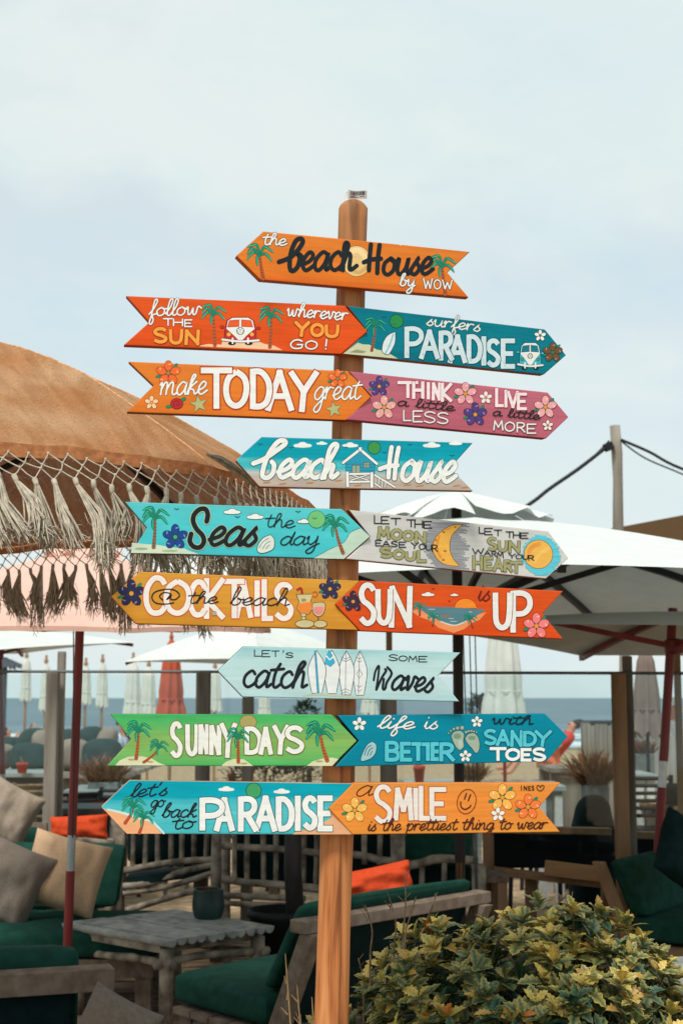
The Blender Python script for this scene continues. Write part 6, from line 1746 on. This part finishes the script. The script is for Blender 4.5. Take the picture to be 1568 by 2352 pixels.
CLT = cloth('furled_taupe', (132, 118, 110), tr=.1, scale=6, var=.12)
furled('white furled parasol nearest the left edge beside the thin dark red pole', 59, 1506, 1608, 16, 24, 26, CLW, seed=.3)
furled('white furled parasol just left of the grey fence post', 104, 1518, 1631, 16, 26, 25, CLW, seed=1.2)
furled('white furled parasol half hidden by the dark red pole', 196, 1524, 1616, 16, 26, 27, CLW, seed=2.0)
furled('slim white furled parasol alone between the red pole and the wide pair', 234, 1516, 1622, 15, 26, 26, CLW, seed=2.9)
furled('wide white furled parasol under the tip of the white parasol', 304, 1512, 1652, 22, 42, 21, CLW, seed=.8)
furled('white furled parasol touching the rust red one', 340, 1526, 1652, 24, 36, 22, CLW, seed=1.9)
furled('rust red furled parasol behind the tail of the sunny days board', 391, 1462, 1664, 26, 66, 13, CLO, seed=.5, tip=CLO)
furled('white furled parasol at the tip of the waves board', 493, 1530, 1632, 18, 30, 24, CLW, seed=3.3)
furled('white furled parasol showing only below the waves board', 607, 1530, 1660, 18, 28, 24, CLW, seed=2.2)
furled('white furled parasol just right of the signpost', 848, 1530, 1640, 20, 36, 22, CLW, seed=1.4)
furled('large white furled parasol right of the dark pole', 1157, 1385, 1668, 44, 98, 13.5, CLW, seed=2.6, foot=REDP)
furled('taupe furled parasol beside the right fence post', 1486, 1480, 1688, 28, 70, 12, CLT, seed=1.1, foot=DKM)

# ---------------- thatched beach hut pole, far left
q = W(10, 1530, 34); hr = thing('thatched_parasol', 'dark thatched beach parasol far away at the left edge', 'parasol', (q.x, 34, gz(34)))
mb = MB(); r_ = px(52, 34)
random.seed(4)
for k in range(260):
    t_ = random.uniform(0, 6.28); s_ = random.uniform(.2, 1); p = Vector((q.x + r_ * s_ * math.cos(t_), 34 + r_ * s_ * math.sin(t_), q.z + px(22, 34) * (1 - s_)))
    d = Vector((math.cos(t_), math.sin(t_), -.7)) * px(12, 34); sd_ = Vector((-math.sin(t_), math.cos(t_), 0)) * px(3, 34)
    mb.add([p - sd_, p + sd_, p + d + sd_ * .3, p + d - sd_ * .3], [(0, 1, 2, 3)])
mb.build('thatch', M('thatch', (70, 78, 84), rough=.95), hr)
mb = MB(); mb.tube([(q.x, 34, gz(34)), (q.x, 34, q.z + px(20, 34))], px(8, 34), 10); mb.build('pole', M('far_pole', (72, 80, 88), rough=.9), hr)

# ---------------- bean bags on the sand
BGR = M('beanbag_green', (42, 62, 58), rough=.9, var=.2, scale=5, bump=.1, spec=.1)
BTP = M('beanbag_taupe', (134, 122, 110), rough=.9, var=.12, scale=5, bump=.1, spec=.1)
PZ = W(0, 1772, 16).z
def sbag(lab, cx, Y, rx, ry, z0, z1, mat, seed, grp, lean=0.0):
    mb = MB(); zc, rz_ = (z0 + z1) / 2, (z1 - z0) / 2
    def fn(u, v):
        th = 2 * math.pi * u; d = Vector((math.cos(th) * math.sin(math.pi * v), math.sin(th) * math.sin(math.pi * v), -math.cos(math.pi * v)))
        k = 1 + .07 * noise.noise(d * 2.2 + Vector((seed, 0, 0))) + .02 * noise.noise(d * 7 + Vector((0, seed, 0)))
        sq = lambda t, e: math.copysign(abs(t) ** e, t)
        z_ = sq(d.z, .62)
        return Vector((cx + rx * sq(d.x, .66) * k * (1 - .12 * z_) + lean * z_, Y + ry * sq(d.y, .75) * k, zc + rz_ * z_ * (1 + .10 * sq(d.x, 1) * math.sin(seed))))
    mb.grid(fn, 34, 20); return tag(mb.build('bean_bag', mat, None, smooth=True, loc=(cx, Y, z0)), lab, 'bean bag', grp)
for k, (lab, x0, x1, yt, Y, m_) in enumerate((
    ('dark green bean bag leaning right behind the thin dark red pole', 40, 104, 1672, 18, BGR), ('taupe bean bag tucked against the left fence post', 78, 126, 1676, 17.2, BTP),
    ('broad dark green bean bag in front at the left, beside the grey fence post', 30, 116, 1706, 15.6, BGR), ('taupe bean bag at the left edge behind the grey tables', -50, 30, 1708, 15.9, BTP),
    ('dark green bean bag between the fence post and the dark red pole', 140, 186, 1674, 17.6, BGR), ('dark green bean bag beyond, right of the dark red pole', 184, 244, 1668, 19, BGR),
    ('small taupe bean bag behind the woman in the light blue shirt', 222, 268, 1671, 18.4, BTP), ('taupe bean bag directly behind the dark red pole', 142, 214, 1697, 15.9, BTP),
    ('wide dark green bean bag in front of the woman in the light blue shirt', 194, 282, 1696, 15.6, BGR), ('dark green bean bag at the far left under the sunbathers', -30, 46, 1692, 18.5, BGR))):
    a, b = W(x0, yt, Y), W(x1, yt, Y)
    sbag(lab, (a.x + b.x) / 2, Y, (b.x - a.x) / 2 * 1.08, .22, PZ, a.z, m_, k * 1.7, 'bean bags on the sand', .05 * math.cos(k * 2.1))

# ---------------- people
SKIN = M('skin', (196, 138, 112), rough=.6, var=.06, bump=0)
HAIR = M('dark_hair', (40, 28, 26), rough=.6, var=.2, bump=.2)
def skinmesh(name, joints, edges, rad, mat, parent, sub=2):
    me = bpy.data.meshes.new(name); off = parent_world(parent)
    me.from_pydata([tuple(Vector(j) - off) for j in joints], edges, []); me.materials.append(mat)
    o = bpy.data.objects.new(name, me); col.objects.link(o); o.parent = parent
    md = o.modifiers.new('skin', 'SKIN'); md.use_smooth_shade = True
    for i, r_ in enumerate(rad):
        sv = me.skin_vertices[0].data[i]; sv.radius = (r_, r_) if not isinstance(r_, tuple) else r_
    me.skin_vertices[0].data[0].use_root = True
    sb = o.modifiers.new('sub', 'SUBSURF'); sb.levels = sub; sb.render_levels = sub
    return o
def person(label, P, face, shirt, legs_m, hair=HAIR, hair_len=.16, recline=.2, shades=False, arm_up=.3, cap=None):
    """seated figure; P is the pelvis, face the heading (radians, 0 = +x)"""
    P = Vector(P); f = Vector((math.cos(face), math.sin(face), 0)); s = Vector((-f.y, f.x, 0)); z = Vector((0, 0, 1))
    r = thing('person', label, 'person', (P.x, P.y, P.z))
    b = (z - f * recline).normalized()
    ch = P + b * .34; nk = P + b * .52; hd = nk + b * .10 + f * .04
    sl, sr = P + b * .46 + s * .17, P + b * .46 - s * .17
    el, er = sl - b * .24 + f * .08 + s * .05, sr - b * .22 + f * .12 - s * .06
    wl, wr = el + f * .22 + z * arm_up * .3, er + f * .20 + z * arm_up
    hl, hr_ = P + s * .09, P - s * .09
    kl, kr = hl + f * .40 + z * .12, hr_ + f * .40 + z * .16
    al, ar = kl + f * .22 - z * .32, kr + f * .25 - z * .30
    J = [P, P + b * .17, ch, nk, sl, el, wl, wl + (wl - el).normalized() * .09, sr, er, wr, wr + (wr - er).normalized() * .09, hl, kl, al, al + f * .15, hr_, kr, ar, ar + f * .15, hd, hd + b * .10]
    E = [(0, 1), (1, 2), (2, 3), (2, 4), (4, 5), (5, 6), (6, 7), (2, 8), (8, 9), (9, 10), (10, 11), (0, 12), (12, 13), (13, 14), (14, 15), (0, 16), (16, 17), (17, 18), (18, 19), (3, 20), (20, 21)]
    Rr = [.13, .115, .13, .05, .06, .042, .03, .034, .06, .042, .03, .034, .085, .06, .04, .035, .085, .06, .04, .035, .075, .085]
    skinmesh('body', J, E, Rr, SKIN, r)
    skinmesh('shirt', [P + b * .02, P + b * .17, ch, P + b * .47, sl, sl.lerp(el, .8), sr, sr.lerp(er, .8)], [(0, 1), (1, 2), (2, 3), (2, 4), (4, 5), (2, 6), (6, 7)], [.15, .135, .15, .075, .078, .06, .078, .06], shirt, r)
    skinmesh('trousers', [P, hl, hl.lerp(kl, .85), hr_, hr_.lerp(kr, .85)], [(0, 1), (1, 2), (0, 3), (3, 4)], [.145, .10, .078, .10, .078], legs_m, r)
    mb = MB()
    hc = hd + b * .07 - f * .012
    def hf(u, v):
        th = 2 * math.pi * u; ph = math.pi * v
        d = f * (math.cos(th) * math.sin(ph)) + s * (math.sin(th) * math.sin(ph)) + b * math.cos(ph)
        back = max(0, -d.dot(f)); k = .108 + (hair_len * back * max(0, -d.dot(b) + .35)) + .008 * noise.noise(d * 7)
        if d.dot(f) > .25 and d.dot(b) < .45: k = .07
        return hc + d * k
    mb.grid(hf, 24, 16); mb.build('hair', cap or hair, r, smooth=True)
    mb = MB(); mb.lathe([(0, -.012), (.012, -.008), (.014, 0), (.008, .016), (0, .024)], hd + b * .045 + f * .092, 8)
    for sg in (-1, 1): mb.lathe([(0, -.02), (.016, -.01), (.018, .008), (0, .022)], hd + b * .05 + s * sg * .088, 8)
    mb.build('face', SKIN, r, smooth=True)
    mb = MB()
    for sg in (-1, 1): mb.lathe([(0, -.012), (.013, -.006), (.016, 0), (.013, .006), (0, .012)] if not shades else [(0, -.02), (.024, -.012), (.028, 0), (.022, .014), (0, .02)], hd + b * .072 + f * .080 + s * sg * .035, 8)
    mb.build('sunglasses' if shades else 'eyes', M('black_lens', (14, 14, 16), rough=.2, bump=0), r)
    return r
BLUS = M('blue_shirt', (164, 186, 206), rough=.9, var=.12, scale=14, bump=.2); JEAN = M('grey_trousers', (84, 90, 100), rough=.9, bump=.1)
WHS = M('white_shirt', (222, 220, 218), rough=.9, bump=.1); ORS = M('coral_towel', (222, 120, 90), rough=.9, bump=.1); RDS = M('red_shirt', (200, 52, 44), rough=.9, bump=.1)
q = W(276, 1782, 19); person('woman with long dark hair and sunglasses in a light blue shirt sitting on the beach', (q.x, q.y, q.z), R(172), BLUS, JEAN, shades=True, recline=.12, hair_len=.30, arm_up=.25)
q = W(10, 1746, 30); person('person in a white top with dark hair sitting at the far left edge', (q.x, q.y, q.z), R(20), WHS, JEAN, recline=.45)
q = W(44, 1748, 30); person('person in a coral top beside the one in white at the far left', (q.x, q.y, q.z), R(10), ORS, ORS, recline=.5)
q = W(1258, 1742, 22); person('dark haired person in red lounging right of the sandy toes board', (q.x, q.y, q.z), R(188), RDS, ORS, recline=.9)
q = W(1546, 1752, 17.5); person('person in a white cap and white top at the right edge', (q.x, q.y, q.z), R(250), WHS, ORS, recline=.15, cap=WHS)
# beach shelter
q = W(77, 1676, 27); mb = MB(); r_ = px(16, 27)
mb.grid(lambda u, v: Vector((q.x + r_ * math.cos(math.pi * u) * 1.0, 27 + r_ * 1.4 * (v - .5), gz(27) + (q.z + r_ * .9 - gz(27)) * math.sin(math.pi * u) ** .7)), 18, 4)
tag(mb.build('beach_shelter', M('shelter_orange', (222, 150, 110), rough=.8, bump=.05), None, smooth=True, loc=(q.x, 27, gz(27))), 'small rounded orange beach shelter far off on the sand at left', 'shelter')

# ---------------- tables, stools and chairs of the terrace beyond
GTOP = M('grey_tabletop', (140, 148, 146), rough=.6, var=.25, scale=5, stretch=(.3, 1, 1), bump=.1); WHP = M('white_paint', (206, 208, 204), rough=.6, var=.08)
def table(label, x0, x1, yt, Y, legm=DKM, dpt=.8, topm=GTOP):
    a, b = W(x0, yt, Y), W(x1, yt, Y); cx = (a.x + b.x) / 2; w_ = b.x - a.x; g0 = gz(Y) if Y > 10.6 else 0
    r = thing('table', label, 'table', (cx, Y, g0))
    mb = MB(); mb.box((cx, Y + dpt / 2, a.z - .02), (w_, dpt, .045)); mb.build('tabletop', topm, r, bevel=.006)
    for sx_ in (-1, 1):
        for sy_ in (.06, dpt - .06):
            mb = MB(); mb.box((cx + sx_ * (w_ / 2 - .06), Y + sy_, (a.z - .044 + g0) / 2), (.06, .06, a.z - .044 - g0)); mb.build('leg', legm, r)
    mb = MB(); mb.box((cx, Y + dpt / 2, a.z - .085), (w_ - .2, dpt - .2, .08)); mb.build('apron', legm, r)
    return r
def chair(label, x, yseat, Y, rz, mat=DKM, sc_=1.0, seatm=None):
    a = W(x, 1700, Y); g0 = gz(Y) if Y > 10.6 else 0; a.z = g0 + (.45 if sc_ == 1 else .62)
    r = thing('chair', label, 'chair', (a.x, Y, g0)); H_ = a.z - g0
    rm = Matrix.Rotation(rz, 3, 'Z')
    P = lambda u, v, z: Vector((a.x, Y, g0)) + rm @ Vector((u * sc_, v * sc_, z))
    mb = MB(); mb.box(P(0, 0, H_), (.44 * sc_, .44 * sc_, .04), rm); mb.build('seat', seatm or mat, r, bevel=.01)
    for u in (-.19, .19):
        mb = MB(); mb.tube([P(u, -.19, 0), P(u, -.19, H_ - .02)], .018, 7); mb.build('leg', mat, r)
        mb = MB(); mb.tube([P(u, .21, 0), P(u, .19, H_), P(u, .24, H_ + .42)], .018, 7); mb.build('leg', mat, r)
    mb = MB()
    for k in range(6): mb.tube([P(-.19, .205 + .006 * k, H_ + .12 + k * .055), P(.19, .205 + .006 * k, H_ + .12 + k * .055)], .016, 6)
    mb.build('backrest', mat, r); return r
table('grey table at the far left beside the thin dark red pole', -60, 108, 1776, 14.6)
table('long grey table behind the orange pillow left of the lets go back board', 146, 300, 1816, 12.6)
table('low dark table in front of the left fence post', 92, 236, 1858, 10.8, dpt=.6, topm=M('dark_top', (64, 72, 72), rough=.6, var=.3, scale=5))
chair('woven brown chair at the far left by the dark red flower pot', 78, 1800, 13.0, R(200), M('wicker', (132, 108, 84), rough=.9, var=.3, scale=40, bump=.4))
chair('dark chair left of the lets go back board', 205, 1868, 11.4, R(30)); chair('dark slatted chair behind the orange pillow', 250, 1876, 11.8, R(-20))
chair('grey wooden chair behind the sunny days board', 365, 1860, 12.2, R(160), WOODG); chair('brown wooden chair left of the signpost below the sunny days board', 470, 1850, 13.0, R(190), BRNW)
chair('dark chair left of the signpost by the evergreen shrub', 580, 1856, 12.5, R(170)); chair('wooden chair just right of the signpost', 845, 1826, 13.2, R(150), BRNW); chair('black chair right of the signpost under the better board', 890, 1850, 12.4, R(200))
table('grey table right of the signpost behind the smile board', 930, 1062, 1800, 13.4)
chair('black chair between the red flower pot and the dark pole', 1020, 1842, 12.8, R(10)); chair('dark chair behind the large furled white parasol', 1180, 1836, 13.0, R(170)); chair('black chair at the tail of the smile board', 1262, 1812, 12.2, R(100)); chair('black chair below the heart at the tail of the smile board', 1246, 1870, 10.9, R(60))
table('white legged grey table at the tail of the smile board', 1228, 1300, 1806, 11.6, legm=WHP, dpt=.7)
table('grey table on white legs between the fence post and the red pole', 1452, 1512, 1780, 11.4, legm=WHP, dpt=.7)
chair('black bar stool right of the right fence post', 1478, 1826, 11.0, R(180), sc_=.8)
chair('dark chair behind the red pole at the right edge', 1540, 1790, 13.0, R(200))
table('wooden table at the right edge behind the red pole', 1500, 1640, 1848, 10.9, legm=DKP, topm=BRNW)
# bean bags and cushions of the right terrace
def bag2(lab, x0, x1, yt, yb, Y, mat, seed):
    a, b = W(x0, yt, Y), W(x1, yb, Y); return sbag(lab, (a.x + b.x) / 2, Y, (b.x - a.x) / 2, .24, 0 if yb > 1870 else b.z, a.z, mat, seed, 'bean bags on the terrace')
bag2('big dark green bean bag left of the right fence post', 1306, 1412, 1826, 1905, 10.1, GRND, 2); bag2('dark green bean bag at the right edge behind the red pole', 1512, 1640, 1800, 1850, 10.5, GRND, 5)
# ---------------- planters with dry grass, shrubs and pots
STRAW = [tuple(lin(c)) for c in ((124, 76, 44), (150, 98, 58), (92, 64, 40))]
GRASSM = LEAF
def grass(lab, x0, x1, yt, yb, ybox, Y, boxm, n=420, box=True):
    a, b = W(x0, yt, Y), W(x1, ybox, Y); m_ = W(x0, yb, Y); cx = (a.x + b.x) / 2; rx = (b.x - a.x) / 2
    r = thing('planter', lab, 'planter', (cx, Y, 0))
    LL = Leaves()
    for k in range(n):
        o = Vector((cx + jit(rx * .55), Y + jit(rx * .4), m_.z - .03)); d = Vector((jit(.9), jit(.9), 1)).normalized()
        c = random.choice(STRAW); LL.leaf(o, d, Vector((jit(1), jit(1), .3)), (a.z - m_.z) * random.uniform(.7, 1.15), .09, c, c, curl=random.uniform(.1, .6), fold=.2, spiny=False)
    LL.build('dry_grass', r, GRASSM)
    mb = MB(); mb.box((cx, Y, m_.z / 2), (rx * 1.25, rx * 1.1, m_.z)); mb.build('box', boxm, r, bevel=.01)
    return r
random.seed(12)
CONC = M('concrete', (120, 126, 124), rough=.9, var=.25, scale=9, bump=.2)
grass('grey planter of brown dry grass behind the tail of the sunny days board', 188, 296, 1728, 1795, 1800, 12.9, CONC)
grass('concrete planter of brown dry grass left of the right fence post', 1318, 1412, 1716, 1802, 1850, 11.2, CONC)
grass('planter of reddish dry grass beyond the taupe furled parasol', 1440, 1512, 1690, 1730, 1760, 14.2, CONC)
grass('dry grass clump in a box behind the better board right of the dark pole', 1060, 1112, 1742, 1790, 1800, 13.8, CONC)
def shrub(lab, x0, x1, yt, yb, Y, n=700):
    a, b = W(x0, yt, Y), W(x1, yb, Y); cx = (a.x + b.x) / 2; rx = (b.x - a.x) / 2; zc = (a.z + b.z) / 2; rz_ = (a.z - b.z) / 2
    r = thing('shrub', lab, 'shrub', (cx, Y, 0)); LL = Leaves()
    for k in range(n):
        d = Vector((random.gauss(0, 1), random.gauss(0, 1), random.gauss(0, 1))).normalized(); s_ = random.uniform(.55, 1.08) * (1 + .3 * noise.noise(d * 2.4 + Vector((x0, 0, 0))))
        p = Vector((cx + d.x * rx * s_, Y + d.y * rx * s_ * .7, zc + d.z * rz_ * s_))
        c = mixc(tuple(lin((20, 36, 32))), tuple(lin((62, 84, 62))), random.random()); LL.leaf(p, (d + Vector((jit(.7), jit(.7), .4))).normalized(), Vector((0, 0, 1)), px(13, Y) * random.uniform(.7, 1.3), 1.0, c, c, spiny=False)
    LL.build('foliage', r, LEAF)
    mb = MB()
    for k in range(9):
        e_ = Vector((cx + jit(rx * .6), Y + jit(rx * .4), zc + jit(rz_ * .5))); mb.tube([Vector((cx + jit(.04), Y + jit(.04), 0)), (Vector((cx, Y, 0)) + e_) / 2 + Vector((jit(.05), 0, 0)), e_], [.018, .013, .006], 6)
    mb.build('trunk', STEM, r); return r
shrub('dark evergreen shrub showing between the sunny days and lets go back boards', 512, 745, 1742, 1830, 12.0, 1100)
shrub('leafy shrub tip above the sunny days board left of the signpost', 672, 735, 1612, 1690, 13.0, 300)
shrub('dark bush against the sea right of the dark pole', 1078, 1118, 1598, 1668, 19, 320)
TERR = M('terracotta_red', (176, 58, 40), rough=.7, var=.15, scale=10)
def redpot(lab, x, yt, yb, w_, Y, fl=True):
    a, b = W(x, yt, Y), W(x, yb, Y); r_ = px(w_ / 2, Y); r = thing('flower_pot', lab, 'pot', (a.x, Y, b.z)); h = a.z - b.z
    mb = MB(); mb.lathe([(0, 0), (r_ * .72, 0), (r_ * .95, h * .75), (r_ * 1.05, h * .76), (r_ * 1.05, h), (r_ * .92, h), (r_ * .9, h * .8), (0, h * .8)], (a.x, Y, b.z), 20); mb.build('pot', TERR, r, smooth=True)
    mb = MB()
    for k in range(7): o = Vector((a.x + jit(r_ * .5), Y + jit(r_ * .5), b.z + h * .8)); mb.tube([o, o + Vector((jit(.04), jit(.04), h * random.uniform(.5, .9)))], [.006, .003], 5)
    mb.build('stalks', STEM, r); return r
redpot('small red flower pot between the sunny days and lets go back boards', 533, 1776, 1796, 20, 12.2)
redpot('red flower pot between the better and smile boards', 962, 1758, 1800, 26, 13.5)
redpot('red flower pot behind the red pole at the right edge', 1530, 1888, 1912, 34, 9.6)
redpot('dark red flower pot on the grey table at the far left', 52, 1752, 1776, 26, 14.5)
# slatted timber screens on the sand, right
def screen(lab, x0, x1, yt, Y, mat, slats):
    a, b = W(x0, yt, Y), W(x1, yt, Y); g0 = gz(Y); r = thing('screen', lab, 'fence', ((a.x + b.x) / 2, Y, g0)); wd = (b.x - a.x) / slats
    mb = MB()
    for k in range(slats): mb.box((a.x + wd * (k + .5), Y + jit(.004), (a.z + g0) / 2 + jit(.01)), (wd * .92, .022, a.z - g0))
    mb.build('slats', mat, r)
    mb = MB()
    for zf in (.25, .8): mb.box(((a.x + b.x) / 2, Y + .035, g0 + (a.z - g0) * zf), (b.x - a.x, .03, .07))
    mb.build('rail', mat, r)
    for x in (a.x + .04, b.x - .04):
        mb = MB(); mb.box((x, Y + .09, (a.z + g0) / 2), (.07, .07, a.z - g0 + .03)); mb.build('post', mat, r)
    return r
screen('slatted grey brown timber screen left of the right fence post', 1336, 1440, 1664, 13.6, WOODG, 11)
screen('low pale timber screen beyond the taupe furled parasol at right', 1448, 1720, 1690, 15.5, M('pale_timber', (150, 148, 142), rough=.9, var=.3, scale=6, stretch=(1, 1, .2), bump=.3), 22)
mb = MB(); a, b = W(1352, 1663, 13.9), W(1440, 1663, 13.9); mb.box(((a.x + b.x) / 2, 14.1, a.z + .0), (b.x - a.x, .5, .06))
tag(mb.build('box_lid', BLKP, None, bevel=.02, loc=((a.x + b.x) / 2, 14.1, a.z)), 'dark lid resting on top of the slatted timber screen', 'lid')
# low timber edging on the sand
for lab, x0, x1, y, Y in (('long low timber edging on the sand behind the better board', 900, 1330, 1800, 16.5), ('low timber sunbed platform under the bean bags at the left', -60, 300, 1777, 15.3), ('low timber sunbed platform under the person in red', 1262, 1345, 1765, 14.5)):
    a, b = W(x0, y, Y), W(x1, y, Y); g0 = gz(Y); mb = MB()
    n = 5 if 'bean' not in lab else 22
    for k in range(n): mb.box(((a.x + b.x) / 2, Y + k * .2, a.z - .02 + jit(.004)), (b.x - a.x, .18, .04))
    mb.box(((a.x + b.x) / 2, Y + .02, (a.z - .045 + g0) / 2), (b.x - a.x, .05, a.z - .045 - g0)); mb.box(((a.x + b.x) / 2, Y + .8, (a.z - .045 + g0) / 2), (b.x - a.x, .05, a.z - .045 - g0))
    tag(mb.build('sunbed_platform', WOODG, None, loc=((a.x + b.x) / 2, Y, g0)), lab, 'platform')
